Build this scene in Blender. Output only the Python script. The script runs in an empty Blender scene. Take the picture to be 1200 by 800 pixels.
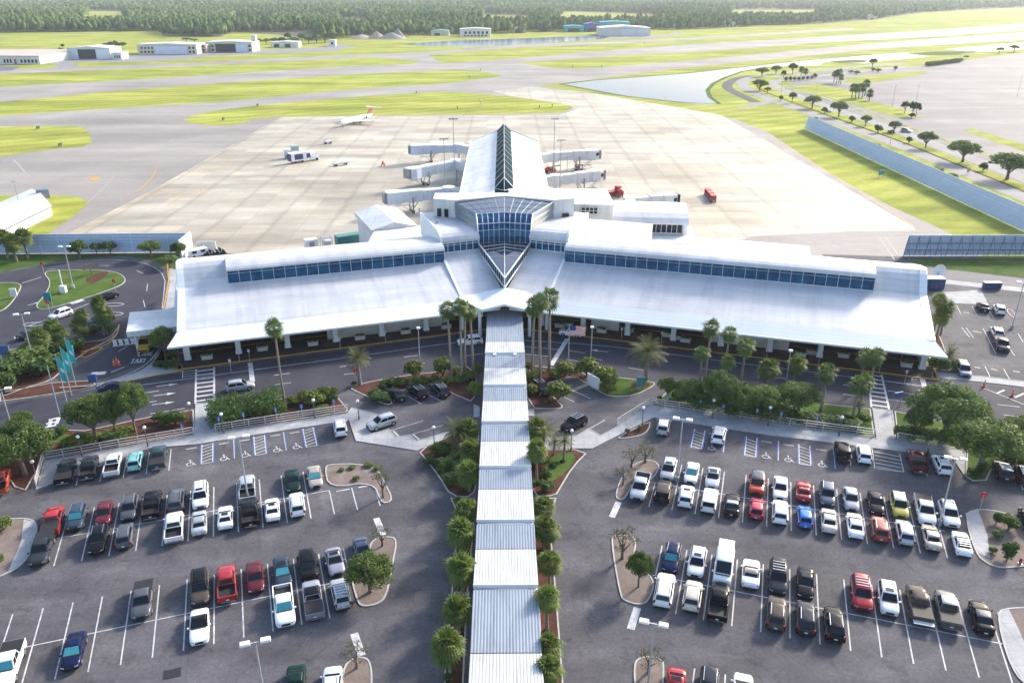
import bpy, bmesh, math, random
from math import sin, cos, pi, radians, atan2, hypot
from mathutils import Vector, Matrix
R = random.Random(11)
scene = bpy.context.scene
COL = scene.collection

# ---------------------------------------------------------------- camera frame
F = 950.; VH = -14.; H = 57.; U0 = 590.
P = math.atan((400-VH)/F); YAW = math.atan((600-U0)*cos(P)/F)
def G(u, v, z=0.):
    """survey: where a sight line of the photograph meets the level z (metres)"""
    x = (u-600)/F; y = (400-v)/F
    X = x; Y = cos(P)+y*sin(P); Z = -sin(P)+y*cos(P)
    c, s = cos(YAW), sin(YAW)
    X, Y = X*c+Y*s, -X*s+Y*c
    t = (z-H)/Z
    return (X*t, Y*t, z)
def GL(pts, z=0.): return [G(u, v, z)[:2] for u, v in pts]

# ---------------------------------------------------------------- materials
def _n(nt, t, **kw):
    n = nt.nodes.new(t)
    for k, v in kw.items(): setattr(n, k, v)
    return n
def sock(x, L, i):
    if hasattr(x, 'links') or hasattr(x, 'is_output'): L.new(x, i)
    else: i.default_value = x
def new_mat(name):
    m = bpy.data.materials.new(name); m.use_nodes = True
    nt = m.node_tree; b = nt.nodes['Principled BSDF']
    return m, nt, b
def ramp(nt, fac, stops):
    r = _n(nt, 'ShaderNodeValToRGB'); nt.links.new(fac, r.inputs[0])
    el = r.color_ramp.elements
    while len(el) < len(stops): el.new(0.5)
    for e, (p, c) in zip(el, stops):
        e.position = p; e.color = (c, c, c, 1) if not hasattr(c, '__len__') else (*c[:3], 1)
    return r.outputs[0]
def mix(nt, fac, a, b, mode='MIX'):
    m = _n(nt, 'ShaderNodeMix', data_type='RGBA', blend_type=mode)
    for x, i in ((fac, m.inputs[0]), (a, m.inputs[6]), (b, m.inputs[7])):
        if isinstance(x, bpy.types.NodeSocket): nt.links.new(x, i)
        else: i.default_value = (*x[:3], 1) if hasattr(x, '__len__') else x
    return m.outputs[2]
def wpos(nt, scale=(1, 1, 1)):
    g = _n(nt, 'ShaderNodeNewGeometry'); mp = _n(nt, 'ShaderNodeMapping')
    mp.inputs['Scale'].default_value = scale
    nt.links.new(g.outputs['Position'], mp.inputs[0]); return mp.outputs[0]
def opos(nt, scale=(1, 1, 1)):
    g = _n(nt, 'ShaderNodeTexCoord'); mp = _n(nt, 'ShaderNodeMapping')
    mp.inputs['Scale'].default_value = scale
    nt.links.new(g.outputs['Object'], mp.inputs[0]); return mp.outputs[0]
def noise(nt, vec, scale, detail=4, rough=.6, dist=0.):
    n = _n(nt, 'ShaderNodeTexNoise'); nt.links.new(vec, n.inputs['Vector'])
    n.inputs['Scale'].default_value = scale; n.inputs['Detail'].default_value = detail
    n.inputs['Roughness'].default_value = rough; n.inputs['Distortion'].default_value = dist
    return n.outputs['Fac']
def bump(nt, b, h, strength=.3, dist=.05):
    bp = _n(nt, 'ShaderNodeBump'); bp.inputs['Strength'].default_value = strength
    bp.inputs['Distance'].default_value = dist
    nt.links.new(h, bp.inputs['Height']); nt.links.new(bp.outputs[0], b.inputs['Normal'])
def M(name, c, rough=.7, metal=0., var=.12, scale=.6, spec=.5, rnd=0., world=True, coat=0.):
    """general material: base colour with soft dirt mottling"""
    m, nt, b = new_mat(name)
    v = wpos(nt) if world else opos(nt)
    f = noise(nt, v, scale, 5, .65)
    lo = [x*(1-var) for x in c]; hi = [min(1, x*(1+var)) for x in c]
    col = ramp(nt, f, [(.3, lo), (.7, hi)])
    if rnd:
        oi = _n(nt, 'ShaderNodeObjectInfo')
        hs = _n(nt, 'ShaderNodeHueSaturation')
        k = ramp(nt, oi.outputs['Random'], [(0, 1-rnd), (1, 1+rnd)])
        nt.links.new(k, hs.inputs['Value']); nt.links.new(col, hs.inputs['Color']); col = hs.outputs[0]
    nt.links.new(col, b.inputs['Base Color'])
    b.inputs['Roughness'].default_value = rough; b.inputs['Metallic'].default_value = metal
    b.inputs['Specular IOR Level'].default_value = spec
    if coat: b.inputs['Coat Weight'].default_value = coat; b.inputs['Coat Roughness'].default_value = .06
    return m
def ground_mat(name, stops1, s1, grain, gs, streak=None, rough=.9, bumpk=.0, spec=.2):
    """stops: tone by broad noise; grain multiplies fine noise; streak = (scale xyz, lo, hi)"""
    m, nt, b = new_mat(name); v = wpos(nt)
    col = ramp(nt, noise(nt, v, s1, 6, .6, .3), stops1)
    g = ramp(nt, noise(nt, v, gs, 4, .7), [(.25, 1-grain), (.75, 1+grain)])
    col = mix(nt, 1., col, g, 'MULTIPLY')
    if streak:
        vs = wpos(nt, streak[0]); k = ramp(nt, noise(nt, vs, 1., 5, .6), [(.35, streak[1]), (.65, streak[2])])
        col = mix(nt, 1., col, k, 'MULTIPLY')
    nt.links.new(col, b.inputs['Base Color']); b.inputs['Roughness'].default_value = rough
    b.inputs['Specular IOR Level'].default_value = spec
    if bumpk: bump(nt, b, noise(nt, v, gs, 3), bumpk, .05)
    return m, nt, b
MT = {}
def build_mats():
    MT['lot'] = ground_mat('worn_asphalt', [(.28, (.068, .065, .073)), (.46, (.084, .080, .089)), (.6, (.10, .095, .103)), (.72, (.135, .13, .137))], .16, .28, 3.0,
                           ((.05, .22, 1), .84, 1.2), .88)[0]
    nt = MT['lot'].node_tree; b = nt.nodes['Principled BSDF']; old = b.inputs['Base Color'].links[0].from_socket
    oil = ramp(nt, noise(nt, wpos(nt, (.55, .55, 1)), 1., 4, .6, .4), [(.56, 1.), (.66, .76)]); pale = ramp(nt, noise(nt, wpos(nt, (.10, .13, 1)), 1., 6, .72, 1.2), [(.55, 1.), (.70, 1.30)])
    vo = _n(nt, 'ShaderNodeTexVoronoi', feature='DISTANCE_TO_EDGE'); nt.links.new(wpos(nt, (.085, .11, 1)), vo.inputs['Vector']); vo.inputs['Scale'].default_value = 1.; crk = ramp(nt, vo.outputs['Distance'], [(0., .84), (.005, .93), (.009, 1.)])
    nt.links.new(mix(nt, 1., mix(nt, 1., mix(nt, 1., old, oil, 'MULTIPLY'), pale, 'MULTIPLY'), crk, 'MULTIPLY'), b.inputs['Base Color'])
    MT['road'] = ground_mat('road_asphalt', [(.3, (.034, .035, .047)), (.55, (.047, .047, .061)), (.75, (.060, .059, .072))], .1, .14, 2.5, ((.3, .02, 1), .9, 1.12), .85)[0]
    MT['taxi'] = ground_mat('taxiway_asphalt', [(.3, (.225, .20, .182)), (.6, (.30, .27, .248)), (.75, (.37, .335, .30))], .02, .08, .5, ((.004, .05, 1), .86, 1.14), .8)[0]
    MT['pale'] = ground_mat('bleached_asphalt', [(.3, (.115, .108, .113)), (.55, (.155, .147, .15)), (.72, (.22, .205, .198))], .025, .1, .8, ((.006, .05, 1), .82, 1.2), .8)[0]
    MT['farroad'] = ground_mat('grey_road', [(.3, (.19, .185, .19)), (.7, (.26, .25, .25))], .1, .1, 1.5, None, .85)[0]
    m, nt, b = ground_mat('apron_concrete', [(.3, (.285, .24, .172)), (.5, (.39, .342, .262)), (.72, (.50, .455, .372))], .028, .09, .9, ((.012, .10, 1), .76, 1.18), .6, 0, .5)
    # cast slabs, each a little different, dark sealed joints
    br = _n(nt, 'ShaderNodeTexBrick'); br.offset = 0; br.squash = 1
    nt.links.new(wpos(nt), br.inputs['Vector'])
    for k, val in (('Scale', 1.), ('Mortar Size', .09), ('Mortar Smooth', .6), ('Bias', 0), ('Brick Width', 7.6), ('Row Height', 6.1)): br.inputs[k].default_value = val
    br.inputs['Color1'].default_value = (.78, .78, .78, 1); br.inputs['Color2'].default_value = (1.12, 1.1, 1.06, 1); br.inputs['Mortar'].default_value = (.62, .6, .57, 1)
    old = b.inputs['Base Color'].links[0].from_socket
    # long joints between paving lanes hold more dirt
    vl = wpos(nt, (1/15.2, .0, 0)); wv = _n(nt, 'ShaderNodeTexWave', bands_direction='X'); nt.links.new(vl, wv.inputs[0]); wv.inputs['Scale'].default_value = .3142
    lane = ramp(nt, wv.outputs['Fac'], [(0., .86), (.03, .93), (.06, 1.)])
    nt.links.new(mix(nt, 1., mix(nt, .8, old, br.outputs['Color'], 'MULTIPLY'), lane, 'MULTIPLY'), b.inputs['Base Color'])
    MT['apron'] = m
    MT['grass_air'] = ground_mat('airfield_grass', [(.3, (.215, .245, .044)), (.5, (.29, .312, .060)), (.7, (.37, .365, .09))], .03, .16, .6, ((.005, .055, 1), .74, 1.2), 1., 0, 0.05)[0]
    nt = MT['grass_air'].node_tree; b = nt.nodes['Principled BSDF']; old = b.inputs['Base Color'].links[0].from_socket
    mp = _n(nt, 'ShaderNodeMapping'); mp.inputs['Rotation'].default_value = (0, 0, radians(-32)); nt.links.new(wpos(nt), mp.inputs[0]); wv = _n(nt, 'ShaderNodeTexWave', bands_direction='Y'); wv.inputs['Scale'].default_value = .03; wv.inputs['Distortion'].default_value = 1.5; wv.inputs['Detail Scale'].default_value = .4; nt.links.new(mp.outputs[0], wv.inputs[0])
    bare = ramp(nt, noise(nt, wpos(nt, (.02, .03, 1)), 1., 6, .75, .8), [(.60, (1, 1, 1)), (.74, (1.0, .86, .95))])
    nt.links.new(mix(nt, 1., mix(nt, 1., old, ramp(nt, wv.outputs['Fac'], [(.2, .90), (.8, 1.06)]), 'MULTIPLY'), bare, 'MULTIPLY'), b.inputs['Base Color'])
    MT['grass'] = ground_mat('mown_lawn', [(.3, (.042, .085, .018)), (.5, (.07, .115, .026)), (.72, (.12, .135, .045))], .22, .25, 4, None, 1., .3, .05)[0]
    MT['mulch'] = ground_mat('red_mulch', [(.3, (.065, .030, .022)), (.6, (.10, .048, .036)), (.78, (.135, .075, .056))], .7, .4, 9, None, 1., .5, .05)[0]
    MT['gravel'] = ground_mat('pink_gravel', [(.3, (.15, .115, .10)), (.6, (.21, .17, .15)), (.75, (.28, .24, .21))], .6, .4, 10, None, 1., .5, .1)[0]
    m, nt, b = ground_mat('pale_concrete', [(.3, (.30, .30, .31)), (.7, (.41, .41, .41))], .5, .12, 6, None, .85); MT['walk'] = m
    bk = _n(nt, 'ShaderNodeTexBrick'); bk.offset = 0; nt.links.new(wpos(nt), bk.inputs['Vector'])
    for q_, c_ in (('Scale', 1.), ('Mortar Size', .03), ('Brick Width', 1.8), ('Row Height', 1.8)): bk.inputs[q_].default_value = c_
    for q_, c_ in (('Color1', .93), ('Color2', 1.06), ('Mortar', .72)): bk.inputs[q_].default_value = (c_, c_, c_, 1)
    nt.links.new(mix(nt, 1., b.inputs['Base Color'].links[0].from_socket, bk.outputs['Color'], 'MULTIPLY'), b.inputs['Base Color'])
    m, nt, b = ground_mat('paver', [(.3, (.045, .032, .030)), (.7, (.075, .055, .05))], .4, .3, 9, None, .8); MT['paver'] = m
    MT['kerb'] = M('kerb_concrete', (.40, .385, .36), .9, 0, .2, 2)
    MT['yellow'] = M('yellow_paint', (.50, .27, .03), .7, 0, .25, 3)
    m, nt, b = ground_mat('white_paint', [(.3, (.30, .30, .31)), (.5, (.47, .47, .48)), (.68, (.56, .56, .56))], 1.2, .2, 8, None, .7); MT['white'] = m
    MT['bluep'] = M('blue_paint', (.03, .10, .33), .7, 0, .2, 3)
    MT['faint'] = M('faded_paint', (.30, .30, .30), .8, 0, .2, 3)
    m, nt, b = new_mat('pond_water'); b.inputs['Base Color'].default_value = (.062, .098, .16, 1); b.inputs['IOR'].default_value = 1.045
    b.inputs['Roughness'].default_value = .14; bump(nt, b, noise(nt, wpos(nt, (.25, .6, 1)), 1., 3), .12, .2); MT['water'] = m
    # roofing: standing-seam sheet, seams along local X of the wing they cover
    for key, c, ru, wash in (('roof', (.58, .58, .59), .5, .7), ('skirt', (.78, .79, .79), .45, .2), ('roofw', (.66, .65, .635), .55, .7)):
        m, nt, b = new_mat('sheet_metal_'+key); v = opos(nt)
        base = ramp(nt, noise(nt, opos(nt, (.05, .5, .5)), 1., 5, .6), [(.3, [x*(1-.10*wash) for x in c]), (.7, [x*(1+.08*wash) for x in c])])
        st = ramp(nt, noise(nt, opos(nt, (.55, .06, .06)), 1., 4, .6), [(.36, (1-.2*wash, 1-.18*wash, 1-.14*wash)), (.55, 1.)])
        grime = ramp(nt, noise(nt, opos(nt, (.09, .16, .16)), 1., 6, .7, .6), [(.34, (1-.22*wash, 1-.21*wash, 1-.19*wash)), (.58, 1.)]); st = mix(nt, 1., st, grime, 'MULTIPLY')
        bk = _n(nt, 'ShaderNodeTexBrick'); bk.inputs['Scale'].default_value = 1.; bk.inputs['Mortar Size'].default_value = .03; bk.inputs['Brick Width'].default_value = 9.1; bk.inputs['Row Height'].default_value = 1.65; nt.links.new(v, bk.inputs['Vector'])
        for q_, c_ in (('Color1', .93), ('Color2', 1.05), ('Mortar', .86)): bk.inputs[q_].default_value = (c_, c_, c_*1.0, 1)
        st = mix(nt, .9*min(1, wash*1.4), st, bk.outputs['Color'], 'MULTIPLY')
        wv = _n(nt, 'ShaderNodeTexWave', bands_direction='Y'); nt.links.new(v, wv.inputs[0]); wv.inputs['Scale'].default_value = .38; wv.inputs['Distortion'].default_value = 0
        seam = ramp(nt, wv.outputs['Fac'], [(0, .90), (.08, 1.)])
        nt.links.new(mix(nt, 1., mix(nt, 1., base, st, 'MULTIPLY'), seam, 'MULTIPLY'), b.inputs['Base Color'])
        b.inputs['Roughness'].default_value = ru; b.inputs['Metallic'].default_value = .05; MT[key] = m
    # ribbed canopy sheet, ribs along Y; the low panels take a darker blue-grey tint
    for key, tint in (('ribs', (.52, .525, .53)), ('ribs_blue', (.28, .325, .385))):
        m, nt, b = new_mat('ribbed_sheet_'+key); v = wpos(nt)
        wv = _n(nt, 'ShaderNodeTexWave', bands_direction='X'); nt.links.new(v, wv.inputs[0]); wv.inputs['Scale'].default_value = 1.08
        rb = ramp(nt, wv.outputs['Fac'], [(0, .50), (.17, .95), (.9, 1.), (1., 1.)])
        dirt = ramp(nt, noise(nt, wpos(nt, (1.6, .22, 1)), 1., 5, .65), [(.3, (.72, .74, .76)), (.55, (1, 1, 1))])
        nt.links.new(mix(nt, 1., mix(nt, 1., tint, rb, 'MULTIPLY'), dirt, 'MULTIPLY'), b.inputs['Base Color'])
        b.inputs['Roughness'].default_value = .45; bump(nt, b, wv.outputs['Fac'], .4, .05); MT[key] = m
    MT['steelw'] = M('white_steel', (.72, .73, .74), .5, 0, .05)
    MT['wallbeige'] = M('beige_render', (.54, .49, .44), .85, 0, .1, .4)
    MT['wallwhite'] = M('white_render', (.66, .65, .64), .8, 0, .1, .3)
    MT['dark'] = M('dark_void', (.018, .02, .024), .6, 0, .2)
    MT['grey'] = M('grey_steel', (.30, .31, .33), .55, .3, .12)
    MT['greyblue'] = M('bridge_blue_grey', (.64, .67, .72), .6, 0, .1, .4)
    MT['pole'] = M('galvanised_pole', (.42, .43, .44), .5, .4, .1)
    MT['black'] = M('black_rubber', (.012, .012, .013), .7)
    MT['rim'] = M('alloy', (.45, .46, .48), .35, .8, .05)
    MT['chrome'] = M('chrome_trim', (.6, .6, .62), .2, .9, .05)
    m, nt, b = new_mat('car_glass'); b.inputs['Base Color'].default_value = (.008, .012, .018, 1); b.inputs['Roughness'].default_value = .08; b.inputs['Specular IOR Level'].default_value = .3; MT['glass'] = m
    m, nt, b = new_mat('curtain_glass')
    f = noise(nt, wpos(nt, (.33, .33, .5)), 1.6, 3, .7)
    nt.links.new(ramp(nt, f, [(.3, (.003, .035, .085)), (.5, (.008, .075, .165)), (.7, (.016, .12, .23))]), b.inputs['Base Color']); b.inputs['Roughness'].default_value = .12; b.inputs['Metallic'].default_value = .15
    b.inputs['IOR'].default_value = 1.25; MT['bluegl'] = m
    m, nt, b = new_mat('mirror_skylight'); b.inputs['Base Color'].default_value = (.135, .15, .175, 1)
    b.inputs['Roughness'].default_value = .08; b.inputs['Metallic'].default_value = .8; MT['mirror'] = m
    m, nt, b = new_mat('dark_teal_glass'); b.inputs['Base Color'].default_value = (.008, .030, .040, 1); b.inputs['Roughness'].default_value = .45; b.inputs['IOR'].default_value = 1.03; MT['tealgl'] = m
    MT['shade'] = M('foil_sunshade', (.05, .25, .29), .35, .1, .15, 3)
    MT['lampred'] = M('red_lens', (.28, .012, .012), .25); MT['lampw'] = M('clear_lens', (.30, .32, .34), .15)
    m, nt, b = new_mat('globe_lamp'); b.inputs['Base Color'].default_value = (.85, .87, .9, 1); b.inputs['Roughness'].default_value = .3; MT['globe'] = m
    MT['plate'] = M('licence_plate', (.65, .66, .66), .4)
    # blast wall sheet: corrugated blue grey
    m, nt, b = new_mat('blue_barrier_sheet'); v = opos(nt)
    wv = _n(nt, 'ShaderNodeTexWave', bands_direction='Z'); nt.links.new(v, wv.inputs[0]); wv.inputs['Scale'].default_value = .9
    nt.links.new(mix(nt, 1., (.42, .51, .66), ramp(nt, wv.outputs['Fac'], [(0, .86), (.3, 1.)]), 'MULTIPLY'), b.inputs['Base Color'])
    b.inputs['Roughness'].default_value = .5; bump(nt, b, wv.outputs['Fac'], .5, .1); MT['barrier'] = m
    def leaf(key, lo, hi, rnd=.16, tr=.35):
        m, nt, b = new_mat('leaves_'+key)
        f = noise(nt, opos(nt), 1.1, 3)
        col = ramp(nt, f, [(.3, lo), (.7, hi)])
        oi = _n(nt, 'ShaderNodeObjectInfo'); hs = _n(nt, 'ShaderNodeHueSaturation')
        nt.links.new(ramp(nt, oi.outputs['Random'], [(0, 1-rnd), (1, 1+rnd)]), hs.inputs['Value']); nt.links.new(col, hs.inputs['Color'])
        nt.links.new(hs.outputs[0], b.inputs['Base Color']); b.inputs['Roughness'].default_value = .6; b.inputs['Specular IOR Level'].default_value = .25
        ts = _n(nt, 'ShaderNodeBsdfTranslucent'); nt.links.new(hs.outputs[0], ts.inputs[0])
        ms = _n(nt, 'ShaderNodeMixShader'); ms.inputs[0].default_value = tr
        nt.links.new(b.outputs[0], ms.inputs[1]); nt.links.new(ts.outputs[0], ms.inputs[2])
        nt.links.new(ms.outputs[0], nt.nodes['Material Output'].inputs[0]); MT[key] = m
    leaf('oak', (0.05, 0.09, 0.022), (0.135, 0.2, 0.055))
    leaf('oaklight', (0.08, 0.13, 0.028), (0.175, 0.235, 0.065))
    leaf('dryleaf', (0.085, 0.085, 0.045), (0.16, 0.15, 0.085))
    leaf('fan', (0.06, 0.115, 0.026), (0.15, 0.2, 0.055), .15)
    leaf('sabal', (0.075, 0.13, 0.026), (0.19, 0.225, 0.055), .15)
    leaf('date', (0.085, 0.115, 0.045), (0.19, 0.185, 0.065), .1)
    leaf('datey', (.10, .09, .025), (.20, .14, .03), .1)
    leaf('hedge', (0.04, 0.09, 0.02), (0.1, 0.165, 0.04))
    leaf('limehedge', (0.1, 0.145, 0.022), (0.18, 0.21, 0.045))
    leaf('forest', (.022, .042, .020), (.075, .092, .040), .0, .1)
    MT['trunk'] = M('palm_trunk', (.20, .17, .14), .9, 0, .25, 3); MT['bark'] = M('tree_bark', (.13, .105, .085), .9, 0, .25, 3)
build_mats()
def flat(name, c, rough=.5, **k):
    key = 'f_'+name
    if key not in MT: MT[key] = M(name, c, rough, **k)
    return MT[key]
PAINTS = {
 'white': (.74, .75, .76), 'silver': (.40, .42, .44), 'grey': (.085, .09, .10), 'dark grey': (.028, .032, .040), 'black': (.009, .010, .013),
 'red': (.34, .018, .022), 'maroon': (.11, .012, .02), 'blue': (.012, .035, .15), 'bright blue': (.02, .16, .55), 'navy': (.010, .016, .055),
 'dark green': (.008, .028, .022), 'teal': (.18, .42, .42), 'slate': (.04, .06, .09), 'orange red': (.45, .055, .025), 'pink red': (.42, .03, .07),
 'cream': (.55, .49, .42), 'champagne': (.42, .36, .30), 'yellow': (.42, .36, .045), 'bronze': (.07, .055, .048), 'lavender grey': (.30, .30, .35), 'rust red': (.26, .045, .03),
 'blue grey': (.06, .085, .13), 'steel blue': (.13, .18, .25), 'dark teal': (.03, .06, .075)}
for k, c in PAINTS.items():
    MT['p_'+k] = _m = M('car_paint_'+k.replace(' ', '_'), c, .16, .25 if k in ('silver', 'grey', 'slate', 'champagne', 'bronze', 'lavender grey', 'steel blue') else 0.,   .03, .3, .35, rnd=.14, coat=.3 if max(c) > .12 else .05)
    if max(c) < .1: _m.node_tree.nodes['Principled BSDF'].inputs['IOR'].default_value = 1.28; _m.node_tree.nodes['Principled BSDF'].inputs['Metallic'].default_value = 0

# ---------------------------------------------------------------- mesh helpers
class MB:
    def __init__(self): self.v = []; self.f = []; self.m = []
    def poly(self, pts, mi=0):
        b = len(self.v); self.v += [tuple(p) for p in pts]; self.f.append(tuple(range(b, b+len(pts)))); self.m.append(mi); return self
    def box(self, c, s, rz=0., mi=0, taper=1., rx=0.):
        cx, cy, cz = c; hx, hy, hz = s[0]/2, s[1]/2, s[2]/2; b = len(self.v)
        ca, sa = cos(rz), sin(rz)
        for z in (-hz, hz):
            t = taper if z > 0 else 1.
            for x, y in ((-hx, -hy), (hx, -hy), (hx, hy), (-hx, hy)):
                x *= t; y *= t; yy, zz = y*cos(rx)-z*sin(rx), y*sin(rx)+z*cos(rx)
                self.v.append((cx+x*ca-yy*sa, cy+x*sa+yy*ca, cz+zz))
        for q in ((3, 2, 1, 0), (4, 5, 6, 7), (0, 1, 5, 4), (1, 2, 6, 5), (2, 3, 7, 6), (3, 0, 4, 7)):
            self.f.append(tuple(b+i for i in q)); self.m.append(mi)
        return self
    def tube(self, pts, rads, n=8, mi=0, cap=True):
        """tapered tube through points"""
        rings = []
        for i, p in enumerate(pts):
            p = Vector(p); d = Vector(pts[min(i+1, len(pts)-1)])-Vector(pts[max(i-1, 0)])
            d = d.normalized() if d.length > 1e-9 else Vector((0, 0, 1))
            a = Vector((1, 0, 0)) if abs(d.x) < .9 else Vector((0, 1, 0))
            u = d.cross(a).normalized(); w = d.cross(u)
            r = rads[i] if hasattr(rads, '__len__') else rads
            b = len(self.v)
            for k in range(n):
                t = 2*pi*k/n; self.v.append(tuple(p+u*(r*cos(t))+w*(r*sin(t))))
            rings.append(b)
        for a, b in zip(rings, rings[1:]):
            for k in range(n):
                k2 = (k+1) % n; self.f.append((a+k, a+k2, b+k2, b+k)); self.m.append(mi)
        if cap:
            self.f.append(tuple(rings[0]+k for k in reversed(range(n)))); self.m.append(mi)
            self.f.append(tuple(rings[-1]+k for k in range(n))); self.m.append(mi)
        return self
    def prism(self, poly, z0, z1, mi=0, mtop=None, bottom=False):
        """vertical prism over a flat outline (any winding)"""
        a = sum(p[0]*q[1]-q[0]*p[1] for p, q in zip(poly, poly[1:]+poly[:1]))
        if a < 0: poly = poly[::-1]
        n = len(poly); b = len(self.v)
        self.v += [(x, y, z0) for x, y in poly]+[(x, y, z1) for x, y in poly]
        for i in range(n):
            j = (i+1) % n; self.f.append((b+i, b+j, b+n+j, b+n+i)); self.m.append(mi)
        self.f.append(tuple(b+n+i for i in range(n))); self.m.append(mi if mtop is None else mtop)
        if bottom: self.f.append(tuple(b+i for i in reversed(range(n)))); self.m.append(mi)
        return self
    def loft(self, rings, mi=0, closed=True, caps=True):
        bs = []
        for r in rings: bs.append(len(self.v)); self.v += [tuple(p) for p in r]
        n = len(rings[0])
        for a, b in zip(bs, bs[1:]):
            for k in range(n if closed else n-1):
                k2 = (k+1) % n; self.f.append((a+k, a+k2, b+k2, b+k)); self.m.append(mi)
        if caps and closed:
            self.f.append(tuple(bs[0]+k for k in reversed(range(n)))); self.m.append(mi)
            self.f.append(tuple(bs[-1]+k for k in range(n))); self.m.append(mi)
        return self
    def strip(self, pts, w, z, mi=0):
        """flat painted or paved band along a polyline, width w"""
        L, Rr = [], []
        self.k = getattr(self, 'k', 0)+1; z += (self.k*7 % 17)*.00012
        for i, p in enumerate(pts):
            a = pts[max(i-1, 0)]; c = pts[min(i+1, len(pts)-1)]
            dx, dy = c[0]-a[0], c[1]-a[1]; l = hypot(dx, dy) or 1
            nx, ny = -dy/l*w/2, dx/l*w/2
            L.append((p[0]+nx, p[1]+ny, z)); Rr.append((p[0]-nx, p[1]-ny, z))
        for i in range(len(pts)-1): self.poly([Rr[i], Rr[i+1], L[i+1], L[i]], mi)
        return self
    def build(self, name, mats, parent=None, loc=None, smooth=None):
        me = bpy.data.meshes.new(name); me.from_pydata(self.v, [], self.f)
        ms = mats if isinstance(mats, (list, tuple)) else [mats]
        for m in ms: me.materials.append(MT[m] if isinstance(m, str) else m)
        if len(ms) > 1: me.polygons.foreach_set('material_index', self.m)
        if smooth:
            me.polygons.foreach_set('use_smooth', [True]*len(me.polygons)); me.set_sharp_from_angle(angle=radians(smooth))
        me.update()
        o = bpy.data.objects.new(name, me); COL.objects.link(o)
        if parent: o.parent = parent
        if loc: o.location = loc
        return o
def tag(o, label=None, cat=None, group=None, kind=None):
    if label: o['label'] = label
    if cat: o['category'] = cat
    if group: o['group'] = group
    if kind: o['kind'] = kind
    return o
def empty(name, loc=(0, 0, 0), rz=0., label=None, cat=None, group=None):
    o = bpy.data.objects.new(name, None); COL.objects.link(o); o.location = loc; o.rotation_euler = (0, 0, rz)
    o.empty_display_size = .3
    return tag(o, label, cat, group)
def kids(o): return [c for c in bpy.data.objects if c.parent == o]
KID = {}
def reg(root):
    """remember the parts of a finished prototype so copies need no search"""
    for c in kids(root): KID.setdefault(root.name, []).append(c); reg(c)
    return root
def copy_tree(o, parent=None):
    c = o.copy(); COL.objects.link(c)
    if parent: c.parent = parent
    for ch in KID.get(o.name, []): copy_tree(ch, c)
    return c
def drop(o):
    for ch in KID.get(o.name, []): drop(ch)
    bpy.data.objects.remove(o)
class Stock:
    """the first use takes the prototype itself, later uses copies of it"""
    def __init__(self, root): self.root = reg(root); self.used = False
    def take(self, loc, rz=0., s=1.):
        if not self.used: o = self.root; self.used = True
        else: o = copy_tree(self.root)
        for k in ('label', 'category', 'group'):
            if k in o: del o[k]
        o.location = loc; o.rotation_euler = (0, 0, rz); o.scale = (s, s, s) if not hasattr(s, '__len__') else s
        return o
def sheet(name, poly, mat, z, kind='structure'):
    mb = MB(); a = sum(p[0]*q[1]-q[0]*p[1] for p, q in zip(poly, poly[1:]+poly[:1]))
    mb.poly([(x, y, z) for x, y in (poly if a > 0 else poly[::-1])])
    bm = bmesh.new(); o = mb.build(name, mat); bm.from_mesh(o.data); bmesh.ops.triangulate(bm, faces=bm.faces[:]); bm.to_mesh(o.data); bm.free()
    return tag(o, kind=kind)
def rag(poly, step=5., amp=.8):
    rr = random.Random(len(poly)); out = []
    for a, b in zip(poly, poly[1:]+poly[:1]):
        l = hypot(b[0]-a[0], b[1]-a[1]); n = min(60, max(1, int(l/step)))
        for i in range(n): t = i/n; out.append((a[0]+(b[0]-a[0])*t+rr.uniform(-amp, amp), a[1]+(b[1]-a[1])*t+rr.uniform(-amp, amp)))
    return out
def smooth_poly(pts, it=2, closed=True):
    for _ in range(it):
        q = []
        n = len(pts)
        for i in range(n if closed else n-1):
            a, b = pts[i], pts[(i+1) % n]
            q += [(a[0]*.75+b[0]*.25, a[1]*.75+b[1]*.25), (a[0]*.25+b[0]*.75, a[1]*.25+b[1]*.75)]
        if not closed: q = [pts[0]]+q+[pts[-1]]
        pts = q
    return pts
def offset(poly, d):
    a = sum(p[0]*q[1]-q[0]*p[1] for p, q in zip(poly, poly[1:]+poly[:1]))
    if a < 0: poly = poly[::-1]
    out = []; n = len(poly)
    for i in range(n):
        p0, p1, p2 = (Vector(poly[i-1]), Vector(poly[i]), Vector(poly[(i+1) % n]))
        e1 = (p1-p0); e2 = (p2-p1)
        if e1.length < 1e-6 or e2.length < 1e-6: out.append(tuple(p1)); continue
        e1.normalize(); e2.normalize()
        n1 = Vector((-e1.y, e1.x)); n2 = Vector((-e2.y, e2.x)); b = n1+n2
        if b.length < .2: b = n1
        b.normalize(); k = max(.5, b.dot(n1)); out.append(tuple(p1+b*(d/k)))
    return out
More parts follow.
